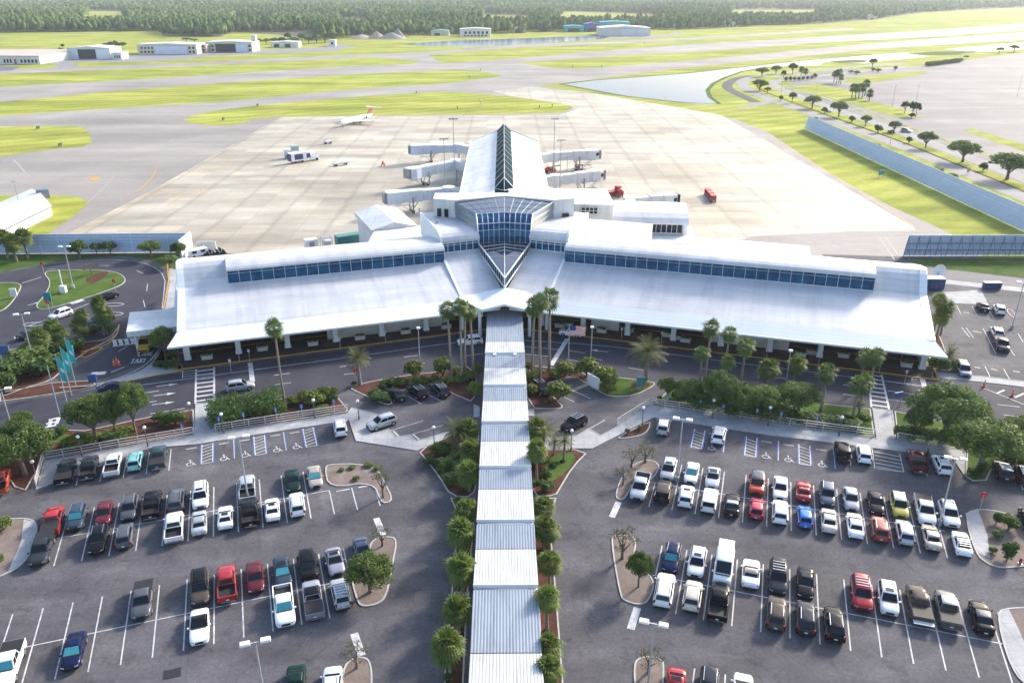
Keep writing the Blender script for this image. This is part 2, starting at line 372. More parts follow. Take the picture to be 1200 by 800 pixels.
def bed(name, poly, fill, h=.13, kw=.16, kerb='kerb'):
    """raised kerbed island: kerb ring plus slightly lower fill"""
    inn = offset(poly, kw)
    a = sum(p[0]*q[1]-q[0]*p[1] for p, q in zip(poly, poly[1:]+poly[:1]))
    if a < 0: poly = poly[::-1]
    mb = MB(); n = len(poly)
    for i in range(n):
        j = (i+1) % n; p, q, pi_, qi = poly[i], poly[j], inn[i], inn[j]
        mb.poly([(*p, -.05), (*q, -.05), (*q, h), (*p, h)], 0); mb.poly([(*p, h), (*q, h), (*qi, h), (*pi_, h)], 0)
        mb.poly([(*pi_, h), (*qi, h), (*qi, h-.04), (*pi_, h-.04)], 0)
    mb.poly([(*p, h-.04) for p in inn], 1)
    o = mb.build(name, [kerb, fill])
    bm = bmesh.new(); bm.from_mesh(o.data); bmesh.ops.triangulate(bm, faces=[f for f in bm.faces if len(f.verts) > 4]); bm.to_mesh(o.data); bm.free()
    return tag(o, kind='structure')
ORD = ['first', 'second', 'third', 'fourth', 'fifth', 'sixth', 'seventh', 'eighth', 'ninth', 'tenth', 'eleventh', 'twelfth', 'thirteenth', 'fourteenth',
       'fifteenth', 'sixteenth', 'seventeenth', 'eighteenth', 'nineteenth', 'twentieth', 'twenty-first', 'twenty-second', 'twenty-third', 'twenty-fourth', 'twenty-fifth', 'twenty-sixth', 'twenty-seventh', 'twenty-eighth', 'twenty-ninth', 'thirtieth']
# ================================================================ GROUND
def S(name, pts, mat, z, sm=0, world=False):
    p = pts if world else GL(pts)
    if sm: p = smooth_poly(p, sm)
    if mat == 'grass_air' and z < .2: p = rag(p, 6., .9)
    return sheet(name, p, mat, z)
def build_ground():
    mb = MB(); mb.poly([(-9000, -300, 0), (9000, -300, 0), (9000, 16000, 0), (-9000, 16000, 0)])
    tag(mb.build('airfield_grass', 'grass_air'), kind='structure')
    S('taxiway', [(-400, 330), (-400, 150), (0, 136), (133, 127), (253, 120), (400, 106), (533, 97), (600, 88), (653, 83), (800, 72), (1033, 50), (1200, 38), (1400, 25), (1400, 36), (1200, 47), (1033, 57), (800, 80), (690, 94), (630, 101), (700, 111), (800, 129), (860, 139), (900, 155), (975, 205), (1040, 240), (1100, 267), (1137, 285), (1160, 297), (1080, 320), (700, 345), (200, 345)], 'taxi', .012)
    S('concrete_apron', [(75, 276), (180, 222), (330, 137), (655, 135), (675, 129), (660, 122), (600, 113), (577, 107), (620, 102), (690, 108.5), (800, 127), (845, 135), (900, 166), (1025, 240), (1072, 267), (1072, 272), (1045, 330), (200, 330), (222, 283), (150, 278)], 'apron', .02)
    S('apron_service_road', [(840, 292), (880, 277), (1000, 271), (1072, 270), (1137, 285), (1160, 297), (1066, 306), (1050, 335), (840, 335)], 'taxi', .027)
    S('grass_island', [(210, 139), (267, 127), (400, 115), (470, 110), (527, 107), (587, 112), (640, 119), (667, 123), (673, 128), (655, 133.5), (400, 136), (300, 137.5), (280, 147), (233, 147)], 'grass_air', .03, 1)
    S('grass_patch', [(-300, 152), (0, 149), (80, 147), (107, 153), (107, 171), (60, 175), (0, 184), (-300, 215)], 'grass_air', .03, 1)
    S('grass_verge', [(-200, 227), (0, 230), (60, 228), (95, 231), (104, 240), (92, 252), (60, 270), (44, 284), (-200, 320)], 'grass_air', .03, 1)
    S('hangar_forecourt', [(-60, 240), (0, 236), (36, 236), (0, 262), (-60, 290)], 'taxi', .036)
    S('runway', [(-400, 128), (0, 102), (133, 95), (267, 87), (400, 78), (533, 74), (600, 69), (733, 58), (800, 53), (967, 43), (1100, 35), (1300, 20), (1300, 28), (1100, 43), (967, 50), (800, 62), (733, 65), (607, 74), (650, 80), (700, 82), (660, 88), (596, 90), (560, 83), (533, 82), (400, 88), (267, 97), (133, 107), (0, 120), (-400, 150)], 'taxi', .016)
    S('runway', [(-300, 96), (0, 82), (200, 75), (400, 65), (493, 61.5), (613, 52.5), (733, 48), (800, 45), (1000, 33), (1000, 35), (800, 47.5), (733, 51), (613, 55.5), (503, 64.5), (510, 70), (520, 74), (480, 76), (493, 71), (433, 67.5), (400, 69), (200, 79), (0, 87), (-300, 101)], 'taxi', .018)
    S('hangar_apron', [(70, 69.5), (140, 69.5), (150, 65), (300, 59), (400, 55), (400, 59.5), (250, 66), (213, 70), (175, 73), (140, 73), (70, 73)], 'farroad', .022)
    S('hangar_apron', [(50, 67), (64, 67), (95, 78), (70, 81)], 'farroad', .024)
    S('hangar_apron', [(-40, 78), (0, 77), (24, 78), (14, 83), (-40, 85)], 'pale', .024)
    S('hangar_apron', [(380, 53), (400, 52), (420, 54), (400, 57), (380, 57)], 'farroad', .024)
    S('hangar_apron', [(690, 43), (770, 42), (800, 38), (800, 40), (765, 45), (715, 46)], 'farroad', .024)
    # water
    S('pond_water', [(657, 99), (693, 94.5), (800, 86.5), (933, 72), (1033, 63.5), (1060, 61.5), (1066, 63), (1090, 66.5), (1066, 69), (1040, 71), (1013, 74.5), (967, 73), (960, 77), (900, 78.5), (870, 84), (850, 91), (836, 98), (829, 106), (832, 114), (843, 122), (820, 123), (800, 120.5), (733, 113)], 'water', .05)
    S('pond_water', [(467, 51.5), (533, 48), (620, 45), (707, 42), (715, 43.5), (700, 47), (600, 53), (550, 55.5), (520, 54), (500, 54.5), (483, 53)], 'water', .05)
    S('pond_water', [(1107, 58), (1200, 50), (1330, 40), (1330, 48), (1200, 58), (1147, 61.5)], 'water', .05)
    for i in (0,):
        edge = [(657, 99), (693, 94.5), (800, 86.5), (933, 72), (1033, 63.5), (1060, 61.5)]; mb = MB(); mb.strip(GL(edge), 3.2, .055); tag(mb.build('pond_bank', 'grass'), kind='structure')
        mb = MB(); mb.strip(GL([(657, 99), (733, 113), (800, 120.5), (843, 122), (832, 114), (829, 106), (836, 98), (850, 91), (870, 84), (900, 78.5)]), 2.6, .057); tag(mb.build('pond_bank', 'grass'), kind='structure')
    # marshy spits of dark sedge in the near pond
    for p in ([(968, 72), (1000, 70.5), (1018, 71), (1012, 73.5), (985, 74)], [(1062, 63.5), (1090, 61), (1150, 60), (1120, 64.5), (1080, 65)]):
        S('marsh_bank', p, 'grass', .07)
    # north-east road and lot
    S('overflow_parking_lot', [(1400, 40), (1200, 62), (1160, 67), (1083, 77), (1010, 83), (930, 97), (918, 104), (940, 115), (1000, 138), (1062, 160), (1125, 188), (1200, 222), (1330, 275), (1500, 300)], 'pale', .012)
    S('grass_island', [(921, 103), (957, 98.5), (1000, 107), (1013, 117), (1057, 128), (1080, 137), (1053, 138), (1017, 128), (973, 115), (940, 108)], 'grass_air', .03)
    S('grass_island', [(985, 94), (1010, 89), (1083, 83.5), (1088, 86.5), (1017, 98), (990, 97)], 'grass_air', .03)
    S('grass_island', [(1128, 152.5), (1142, 151.5), (1210, 173), (1300, 196), (1300, 206), (1200, 178)], 'grass_air', .03)
    def road(pts, w, mat='farroad', z=.028, nm='road'):
        p = smooth_poly(GL(pts), 2, False); mb = MB(); mb.strip(p, w, z); return tag(mb.build(nm, mat), kind='structure')
    b1 = [(1330, 285), (1200, 231), (1125, 200), (1060, 172), (975, 142), (925, 124), (893, 113), (875, 105), (868, 98), (876, 91.5), (900, 88), (960, 82), (1060, 74)]
    b2 = [(1330, 262), (1200, 209), (1125, 181), (1062, 157), (975, 127), (930, 111), (906, 101), (905, 96), (925, 92), (985, 87), (1060, 78)]
    road(b1, 7.5); road(b2, 7.0, z=.032)
    mid = [((a[0]+b[0])/2, (a[1]+b[1])/2) for a, b in zip(b1[:9], b2[:9])]
    p = smooth_poly(GL(mid), 2, False); mb = MB(); mb.strip(p, 5.2, .06); tag(mb.build('grass_median', 'grass_air'), kind='structure')
    p2 = [(x-2.9, y-.6) for x, y in p]; mb = MB(); mb.strip(p2, 1.0, .075); tag(mb.build('median_kerb', 'mulch'), kind='structure')
    road([(1330, 250), (1200, 196), (1125, 171), (1062, 148), (1000, 127), (945, 107), (925, 99)], 1.6, 'grass_air', .05, 'grass_verge')
    road([(905, 118), (882, 124.5), (866, 126)], 6, 'farroad', .02)
    road([(886, 120), (868, 112), (852, 104), (852, 98), (862, 92), (880, 89)], 6.5, 'road', .021)
    S('sand_flat', [(905, 92), (1000, 80), (1010, 84), (930, 97)], 'pale', .02)
    # ---------------- landside paving
    S('parking_lot', [(-170, 20), (170, 20), (170, 152), (170, 176), (100, 178), (74, 181), (74, 140), (-50, 140), (-56, 183), (-170, 183)], 'lot', .03, world=True)
    # road in front of the terminal
    S('terminal_road', [(-120, 478), (0, 474), (96, 459), (150, 449), (210, 437), (300, 424), (375, 414.5), (450, 404.5), (525, 393.5), (590, 389), (650, 390), (700, 396), (810, 410), (900, 422), (1000, 434), (1090, 445), (1150, 450), (1200, 456), (1330, 470), (1330, 520), (1200, 502), (1100, 492), (1022, 479), (955, 471), (870, 460), (767, 447), (715, 441), (645, 430), (614, 427), (566, 427), (515, 435), (430, 447), (410, 455), (392, 460), (251, 474), (176, 487), (100, 504), (0, 515), (-120, 530)], 'road', .036)
    # arrival loop west of the terminal, darker fresh asphalt
    S('loop_road', [(-150, 345), (0, 320), (50, 312), (110, 304), (150, 304), (178, 311), (195, 326), (193, 345), (190, 366), (146, 390), (146, 400), (180, 400), (186, 410), (170, 426), (120, 444), (80, 453), (60, 440), (100, 425), (130, 405), (136, 384), (100, 392), (40, 415), (0, 438), (-150, 480)], 'road', .034)
    # lawn along the west blast wall and the loop island
    S('lawn', [(-200, 318), (-200, 299), (0, 298.5), (222, 297), (212, 312), (205, 316), (195, 313), (170, 303), (140, 299.5), (100, 303), (50, 310), (0, 319)], 'grass', .05)
    bed('grass_island', smooth_poly(GL([(50, 320), (62, 317), (112, 316), (138, 319), (149, 327), (143, 335), (112, 346), (60, 362), (44, 363), (42, 357), (52, 347), (60, 331)]), 2), 'grass')
    bed('grass_island', smooth_poly(GL([(-60, 334), (0, 331), (26, 332), (24, 340), (14, 356), (0, 367), (-60, 378)]), 2), 'grass')
    bed('planting_bed', smooth_poly(GL([(122, 363), (132, 363), (128, 368), (112, 374), (100, 370)]), 1), 'mulch') if 0 else None
    # small bed in the loop island
    S('mulch_patch', [(99, 328), (110, 322), (125, 318), (128, 321), (118, 329), (104, 333)], 'mulch', .10, 1)
    # planted strip between loop and terminal road
    bed('planting_bed', smooth_poly(GL([(-60, 452), (0, 433), (40, 413), (90, 404), (100, 401), (128, 398), (140, 381), (139, 389), (132, 397), (98, 414), (72, 436), (60, 446), (30, 455), (0, 466), (-60, 474)]), 1), 'mulch', kerb='kerb')
    bed('planting_bed', smooth_poly(GL([(94, 413), (124, 406), (112, 414), (97, 421)]), 1), 'mulch', kerb='yellow')
    # narrow brick strip with flags
    bed('planting_bed', GL([(0, 461), (60, 449), (108, 446), (113, 451), (96, 457), (30, 467), (0, 471)]), 'mulch')
    # paved apron walk and concrete nose of the taxi lane
    bed('sidewalk', smooth_poly(GL([(113, 452), (150, 441), (172, 431), (186, 417), (186, 408), (194, 408), (214, 428), (214, 434), (180, 440), (114, 455)]), 1), 'walk', kerb='walk')
    mb = MB(); mb.strip(GL([(114, 455.8), (150, 447), (182, 440.6), (214, 435.2)]), .35, .14); tag(mb.build('yellow_kerb', 'yellow'), kind='structure')
    mb = MB(); mb.strip(GL([(196, 309), (198, 328), (195, 345), (191.5, 363)]), .28, .05); mb.strip(smooth_poly(GL([(94, 413), (124, 406), (134, 397), (138.5, 389), (139.5, 381)]), 1, False), .25, .15); tag(mb.build('yellow_kerb', 'yellow'), kind='structure')
    S('sidewalk', [(198, 312), (207, 309), (209, 330), (207, 364), (193, 364), (199, 330)], 'walk', .047)
    # terminal pavement
    def wl(s, d, sd): return (sd*(s*.9532+d*.3024) if sd < 0 else s*.9532+d*.3024, 140.6-s*.3024+d*.9532)
    pav = [(-(57.5*.9532+(-4)*.3024), 140.6-57.5*.3024-4*.9532), (0, 136.3), (73.5*.9532-4*.3024, 140.6-73.5*.3024-4*.9532), (73.5*.9532+3*.3024, 140.6-73.5*.3024+3*.9532), (0, 144.), (-(57.5*.9532+3*.3024), 140.6-57.5*.3024+3*.9532)]
    pav[1:2] = [(-4, 136.), (4, 136.)]
    bed('terminal_pavement', pav, 'paver', .13, .3, 'yellow')
    bed('sidewalk', GL([(1092, 436), (1150, 441), (1200, 447), (1330, 462), (1330, 468), (1200, 454), (1150, 448), (1092, 443)]), 'walk', kerb='walk')
    # ------------- beds and walks of the front gardens
    bed('planting_bed', GL([(-60, 512), (52, 503), (100, 505), (176, 489), (227, 480.5), (228, 508), (52, 538), (30, 575), (17, 571), (10, 560), (-60, 566)]), 'mulch')
    S('lawn_strip', [(50, 512), (76, 508), (92, 514), (60, 520)], 'grass', .115)
    bed('planting_bed', GL([(252, 476), (392, 461.5), (408, 480), (406, 483), (257, 505)]), 'mulch')
    bed('sidewalk', GL([(42, 574), (52, 540), (228, 509.5), (229, 473), (251, 472), (256, 506.5), (407, 484.5), (412, 478), (450, 487.5), (430, 502), (435, 508.5), (456, 503), (464, 512), (481, 509.5), (488, 517), (526, 506), (530, 510), (489, 528.5), (474, 526), (417, 517), (409, 493), (302, 509.5), (230, 521), (175, 525.5), (62, 567)]), 'walk', kerb='walk')
    bed('planting_bed', smooth_poly(GL([(411, 454.5), (430, 448), (480, 439.5), (515, 436), (558, 428), (560, 474), (527, 460.5), (505, 449), (452, 463), (462, 473), (452, 475), (430, 465), (412, 457)]), 1), 'mulch')
    bed('sidewalk', GL([(555, 474), (562, 477), (562, 489), (555, 489)]), 'walk', kerb='walk')
    bed('planting_bed', smooth_poly(GL([(489, 528), (530, 510), (562, 490), (560, 560), (555, 583), (528, 582), (515, 560), (500, 540)]), 1), 'mulch')
    for nm, pts in (('lawn_patch', [(513, 552), (533, 543), (549, 549), (545, 569), (524, 569)]), ):
        S(nm, pts, 'grass', .115, 1)
    bed('planting_bed', GL([(528, 584), (557, 584), (556, 612), (548, 700), (543, 810), (520, 810), (522, 750), (529, 694), (530, 670), (535, 625), (536, 603)]), 'mulch')
    bed('sidewalk', GL([(532, 694), (550, 694), (549, 709), (531, 709)]), 'walk', .15, kerb='walk')
    # mirrored gardens to the right of the canopy
    bed('planting_bed', smooth_poly(GL([(617, 428), (645, 431), (690, 437.5), (690, 452), (672, 440), (634, 452), (658, 474), (660, 478), (652, 480), (617, 478.5)]), 1), 'mulch')
    bed('planting_bed', smooth_poly(GL([(690, 438), (715, 441.5), (766, 447.5), (768, 452), (745, 464), (716, 466), (700, 458), (690, 452)]), 1), 'grass')
    S('mulch_patch', [(738, 448), (758, 448), (764, 452), (742, 459)], 'mulch', .115, 1)
    bed('sidewalk', GL([(617, 480), (626, 480), (626, 488), (617, 488)]), 'walk', kerb='walk')
    bed('sidewalk', GL([(618, 520), (628, 513), (660, 512), (676, 510.5), (690, 502), (704, 510.5), (722, 500), (723, 497), (762, 475), (775, 476.5), (900, 495), (1027, 514), (1022, 478.5), (1046, 481), (1050, 515.5), (1110, 525), (1132, 528), (1130, 558), (1113, 533), (1060, 530), (980, 520), (900, 510), (766, 489.5), (694, 526), (618, 526)]), 'walk', kerb='walk')
    bed('planting_bed', smooth_poly(GL([(723, 513), (763, 492), (761, 504), (752, 511), (727, 515)]), 1), 'mulch')
    bed('planting_bed', GL([(790, 452), (870, 461.5), (955, 472.5), (1020, 479.5), (1025, 512.5), (900, 494), (776, 475.5), (768, 472)]), 'grass')
    S('lawn_strip', [(950, 474), (1010, 480), (1022, 485), (1022, 500), (990, 497), (960, 488)], 'grass', .115)
    bed('planting_bed', GL([(1048, 482), (1100, 493.5), (1200, 504), (1330, 520), (1330, 585), (1189, 547), (1162, 551), (1156, 563), (1140, 564), (1131, 558), (1133, 528), (1110, 524), (1052, 515)]), 'grass')
    bed('planting_bed', smooth_poly(GL([(617, 527), (692, 527), (672, 547), (657, 572), (651, 582), (622, 582)]), 1), 'mulch')
    S('lawn_patch', [(640, 545), (650, 533), (668, 530), (676, 537), (664, 553), (646, 566), (636, 560)], 'grass', .115, 1)
    bed('planting_bed', GL([(622, 584), (652, 584), (646, 600), (647, 640), (652, 694), (661, 810), (636, 810), (630, 700), (624, 620)]), 'mulch')
    # ------------- gravel islands of the lots
    for pts in ([(380, 549), (385, 544), (425, 543.5), (445, 552), (452, 567), (461, 584), (455, 590), (446, 589.5), (437, 565), (385, 573)],
                [(432, 640), (440, 630), (460, 628.5), (466, 634), (461, 660), (454, 699), (443, 709), (425, 711.5), (418, 706), (409, 669), (433, 655)],
                [(401, 785), (409, 773), (425, 769), (436, 775), (437, 815), (400, 815)],
                [(-40, 608), (10, 608), (30, 607), (44, 611), (44, 628), (32, 660), (0, 677), (-40, 690)],
                [(720, 582), (726, 587), (734, 584), (744, 563), (764, 564), (774, 548), (769, 541), (757, 538.5), (740, 545), (727, 560)],
                [(715, 632), (720, 627), (740, 628), (747, 634), (741, 660), (769, 678), (762, 704), (750, 710), (732, 705), (726, 699)],
                [(742, 780), (747, 771), (762, 768.5), (776, 772), (779, 780), (777, 815), (744, 815)],
                [(1129, 602), (1146, 596), (1176, 600), (1200, 610), (1225, 640), (1215, 662), (1176, 667), (1157, 662), (1142, 649)],
                [(1166, 717), (1182, 712), (1215, 712), (1260, 720), (1260, 830), (1200, 805), (1180, 775)]):
        bed('gravel_island', smooth_poly(GL(pts), 2), 'gravel')
    S('sidewalk', [(28, 609), (42, 612), (43, 628), (31, 658), (10, 670), (25, 635)], 'walk', .12)
    S('sidewalk', [(1131, 602), (1146, 597.5), (1157, 628), (1160, 655), (1143, 647)], 'walk', .12)
    S('sidewalk', [(1168, 718), (1182, 714), (1200, 752), (1215, 800), (1200, 800), (1181, 773)], 'walk', .12)
    # staff lot east of the terminal
    S('loading_pad', [(1095, 343), (1150, 340), (1158, 357), (1106, 355)], 'walk', .05)
    S('service_road', [(1066, 306), (1085, 312), (1200, 327), (1330, 343), (1330, 352), (1200, 338), (1090, 326), (1066, 318)], 'pale', .045)
    S('lawn', [(1066, 304), (1330, 304), (1330, 340), (1200, 325), (1110, 316), (1068, 309)], 'grass', .055)
    S('kerb_strip', [(1090, 326), (1200, 337.5), (1330, 351), (1330, 356), (1200, 342.5), (1090, 331)], 'walk', .06)
    bed('gravel_island', smooth_poly(GL([(1178, 363), (1185, 362), (1191, 370), (1186, 374)]), 1), 'gravel')
    bed('planting_bed', smooth_poly(GL([(1088, 395), (1098, 390), (1104, 400), (1112, 425), (1116, 436), (1092, 432), (1088, 415)]), 1), 'mulch')
    bed('planting_bed', smooth_poly(GL([(180, 420), (190, 408), (207, 400), (210, 418), (211, 431), (180, 432)]), 1), 'mulch')
build_ground()

# ================================================================ PAINT
ANG = radians(17.8); ST = 2.712
ROWS = {}   # name: (origin x, y, direction sign)
def row_frame(name):
    x, y, sg = ROWS[name]; a = ANG*sg
    return (x, y), (cos(a), sin(a)), (-sin(a), cos(a))
def rp(name, k, d):
    (x, y), u, n = row_frame(name); return (x+u[0]*k*ST+n[0]*d, y+u[1]*k*ST+n[1]*d)
def fit(pts, sg):
    """origin of slot 0 by averaging surveyed stall lines"""
    a = ANG*sg; u = (cos(a), sin(a)); n = (-sin(a), cos(a)); q = GL(pts)
    s = sum(p[0]*u[0]+p[1]*u[1]-i*ST for i, p in enumerate(q))/len(q); t = sum(p[0]*n[0]+p[1]*n[1] for p in q)/len(q)
    return (u[0]*s+n[0]*t, u[1]*s+n[1]*t, sg)
ROWS['LA'] = fit([(71, 631.5), (104, 625), (134, 619), (164, 613.7), (194, 608.7), (222.5, 603.7), (251, 599), (277.5, 594), (306, 588.5), (333, 582.5), (359, 578), (385, 574)], 1)
ROWS['LB'] = fit([(38.7, 757.5), (75, 750), (112, 742), (148, 735), (184, 727), (217.5, 719), (251, 711), (284, 704), (317, 697), (347.4, 690), (377.8, 683.7)], 1)
ROWS['RA'] = fit([(792, 569), (819.5, 573.7), (845.5, 577.8), (872, 582.5), (899, 587.5), (927, 593), (955, 597.5), (983.7, 602), (1012.5, 607), (1041, 611.7), (1071, 616.7), (1102.5, 621)], -1)
ROWS['RB'] = fit([(768.7, 675.5), (798, 680), (829, 685.5), (860.5, 692), (892, 698), (924.7, 704.5), (958.7, 712), (992.5, 719.5), (1027.5, 725.5), (1062.5, 732.5), (1100, 740), (1135, 746.5), (1170, 753)], -1)
ROWS['LT'] = fit([(92.5, 556), (120, 552.5), (147, 547.5), (173, 543.7), (199, 539.5)], 1)
ROWS['RT'] = fit([(765+.01, 508), (791, 511.5)], -1)
def pline(mb, a, b, w=.13, z=.044, mi=0): mb.strip([a, b], w, z, mi)
def text_paint(s, u, v, ang, size, mb):
    """block capitals painted on the road"""
    FT = {'L': [((0, 1), (0, 0)), ((0, 0), (.7, 0))], 'A': [((0, 0), (.35, 1)), ((.35, 1), (.7, 0)), ((.15, .35), (.55, .35))], 'N': [((0, 0), (0, 1)), ((0, 1), (.6, 0)), ((.6, 0), (.6, 1))],
          'E': [((0, 0), (0, 1)), ((0, 1), (.6, 1)), ((0, .5), (.5, .5)), ((0, 0), (.6, 0))], 'T': [((0, 1), (.7, 1)), ((.35, 1), (.35, 0))], 'X': [((0, 0), (.7, 1)), ((0, 1), (.7, 0))], 'I': [((.2, 0), (.2, 1))]}
    x0, y0, _ = G(u, v); c, s_ = cos(ang), sin(ang)
    for i, ch in enumerate(s):
        for a, b in FT[ch]:
            q = []
            for p in (a, b):
                lx, ly = (i*.95+p[0])*size[0], p[1]*size[1]; q.append((x0+lx*c-ly*s_, y0+lx*s_+ly*c))
            pline(mb, q[0], q[1], .22, .05)
def wheelchair(mb, c, u, n, z=.0465):
    def T(x, y): return (c[0]+u[0]*x+n[0]*y, c[1]+u[1]*x+n[1]*y)
    pts = [T(.42*cos(t)-.05, .42*sin(t)-.1) for t in [radians(a) for a in range(110, 400, 24)]]
    mb.strip(pts, .13, z); mb.strip([T(-.05, .75), T(0, .1), T(.35, .1), T(.6, -.45), T(.75, -.42)], .13, z)
    mb.strip([T(0, .42), T(.33, .42)], .11, z+.003)
    mb.poly([(*T(-.05+.14*cos(a), .92+.14*sin(a)), z) for a in [2*pi*i/8 for i in range(8)]])
def stripes(mb, poly4, n, w, z=.044, slant=.0):
    """hatch between side a-b and side d-c"""
    a, b, c, d = poly4
    for i in range(n):
        t = (i+.5)/n; t2 = max(0, min(1, t+slant))
        p = (a[0]+(b[0]-a[0])*t, a[1]+(b[1]-a[1])*t); q = (d[0]+(c[0]-d[0])*t2, d[1]+(c[1]-d[1])*t2)
        mb.strip([p, q], w, z)
def arrow(mb, u, v, ang, L=3.2, z=.047):
    x, y, _ = G(u, v); c, s = cos(ang), sin(ang)
    def T(a, b): return (x+a*c-b*s, y+a*s+b*c, z)
    mb.poly([T(0, -.09), T(L*.62, -.09), T(L*.62, .09), T(0, .09)]); mb.poly([T(L*.6, -.42), T(L, 0), T(L*.6, .42)])
def build_paint():
    mb = MB()
    for rn, k0, k1, skip in (('LA', 0, 12, ()), ('LB', -1, 12, ()), ('RA', -1, 12, ()), ('RB', 0, 13, ())):
        top, bot = 5.3, -5.5
        for k in range(k0, k1):
            if (rn, k) in (('LA', 11), ): top = 0.
            else: top = 5.3
            b_ = -5.2 if not (rn == 'RA' and k < 0) else -5.3
            if (rn, k) == ('LB', 11): b_ = .6
            if (rn, k) == ('RB', 0): b_ = 0.
            if (rn, k) == ('RA', -1): top = 0.
            pline(mb, rp(rn, k, top), rp(rn, k, b_))
        e = {'LA': (-.2, 11.), 'LB': (-1.2, 10.4), 'RA': (-1.2, 11.2), 'RB': (-.1, 12.3)}[rn]
        pline(mb, rp(rn, e[0], 0), rp(rn, e[1], 0), .12, .041)
    for k in (12, 13): pline(mb, rp('LA', k, -.3), rp('LA', k, -5.2))
    for k in (11.1, 12.1): pline(mb, rp('LA', k+.2, -.5), rp('LA', k+.8, -.5), .22, .0445)
    for k in range(0, 5): pline(mb, rp('LT', k, 3.), rp('LT', k, -2.6))
    # accessible row, left
    (o, u, n) = row_frame('LT')
    hat = []
    xs = [5.0, 6.35, 6.95, 8.25, 9.55, 10.9, 11.5, 12.8, 14.1, 15.4, 16.0]
    def seg(k, a, b, w=.14, z=.044, mi=0, rn='LT'): pline(mb if mi == 0 else bl, rp(rn, k, a), rp(rn, k, b), w, z)
    bl = MB()
    for h in (5.45, 7.95, 10.4):      # hatched aisles
        for kk in (h, h+.52): seg(kk, 3, -2.2); seg(kk+(.06 if kk > h else -.06), 3, -2.2, .12, .0435, 1)
        stripes(mb, (rp('LT', h, 2.8), rp('LT', h, -2.2), rp('LT', h+.52, -2.2), rp('LT', h+.52, 2.8)), 6, .14, .0405, -.12)
        pline(mb, rp('LT', h, -2.2), rp('LT', h+.52, -2.2), .13, .0475)
    for kk in (7.0, 9.45): seg(kk, 3, -2.2, .2, .044, 1); seg(kk-.03, 3, -2.2, .1, .048)
    for kk in (4.95, 6.5, 7.5, 9.0, 9.95): wheelchair(mb, rp('LT', kk, -1.7), u, n); pline(mb, rp('LT', kk-.25, 2.35), rp('LT', kk+.25, 2.35), .18, .042)
    # accessible row, right
    (o, u, n) = row_frame('RT')
    for h in (1.95, 4.55, 7.1):
        for kk in (h, h+.52): pline(mb, rp('RT', kk, 3), rp('RT', kk, -2.2), .14)
        pline(bl, rp('RT', h-.06, 3), rp('RT', h-.06, -2.2), .12, .0435); pline(bl, rp('RT', h+.58, 3), rp('RT', h+.58, -2.2), .12, .0435)
        stripes(mb, (rp('RT', h, 2.8), rp('RT', h, -2.2), rp('RT', h+.52, -2.2), rp('RT', h+.52, 2.8)), 6, .14, .0405, .12)
        pline(mb, rp('RT', h, -2.2), rp('RT', h+.52, -2.2), .13, .0475)
    for kk in (3.5, 6.1, 8.7): pline(bl, rp('RT', kk, 3), rp('RT', kk, -2.2), .2, .044); pline(mb, rp('RT', kk+.03, 3), rp('RT', kk+.03, -2.2), .1, .048)
    for kk in (2.95, 5.55, 6.6, 8.15): wheelchair(mb, rp('RT', kk, -1.6), u, n); pline(mb, rp('RT', kk-.25, 2.3), rp('RT', kk+.25, 2.3), .18, .042)
    for a, b in (((995, 521), (997, 546)), ((1022, 525), (1025, 549)), ((1079, 532), (1087, 558)), ((1188, 551), (1199, 574))): pline(mb, G(*a)[:2], G(*b)[:2])
    q = [G(*p)[:2] for p in ((1024, 527), (1027, 549), (1059, 553), (1054, 531))]
    stripes(mb, (q[0], q[1], q[2], q[3]), 5, .16, .0405, .1); pline(mb, q[1], q[2]); pline(mb, q[3], q[2])
    # bars at island ends
    for a, b in (((441, 607), (449, 627)), ((415, 742), (424, 768)), ((725, 588), (717, 606)), ((747, 712), (739, 737))): pline(mb, G(*a)[:2], G(*b)[:2], .75, .043)
    # forecourt stalls
    for a, b in (((456, 505), (496, 493)), ((479, 510), (520, 498)), ((478, 464), (493, 473)), ((502, 463), (519, 471)), ((683, 507), (709, 492)), ((670, 457), (692, 467)), ((658, 464), (673, 471))): pline(mb, G(*a)[:2], G(*b)[:2])
    for a, b in (((461, 505), (467, 511)), ((484, 509), (491, 515)), ((685, 508), (698, 513))): pline(mb, G(*a)[:2], G(*b)[:2], .3, .042)
    for a, b in (((763, 790), (783, 730)), ((552, 0), (553, 1))): pass
    for a, b in (((345, 812), (341, 797)), ((382, 808), (380, 787)), ((811, 806), (814, 783)), ((849, 806), (850, 790))): pline(mb, G(*a)[:2], G(*b)[:2])
    tag(mb.build('parking_lot_markings', 'white'), kind='structure'); tag(bl.build('accessible_bay_markings', 'bluep'), kind='structure')
    # ---- terminal road
    rb = MB()
    def pl(pts, w=.14, z=.048): rb.strip(smooth_poly(GL(pts), 1, False), w, z)
    pl([(160, 452), (250, 440), (300, 433), (400, 420), (450, 413), (535, 401), (566, 399)]); pl([(614, 399), (700, 404), (800, 417), (900, 430), (1000, 442), (1083, 452)])
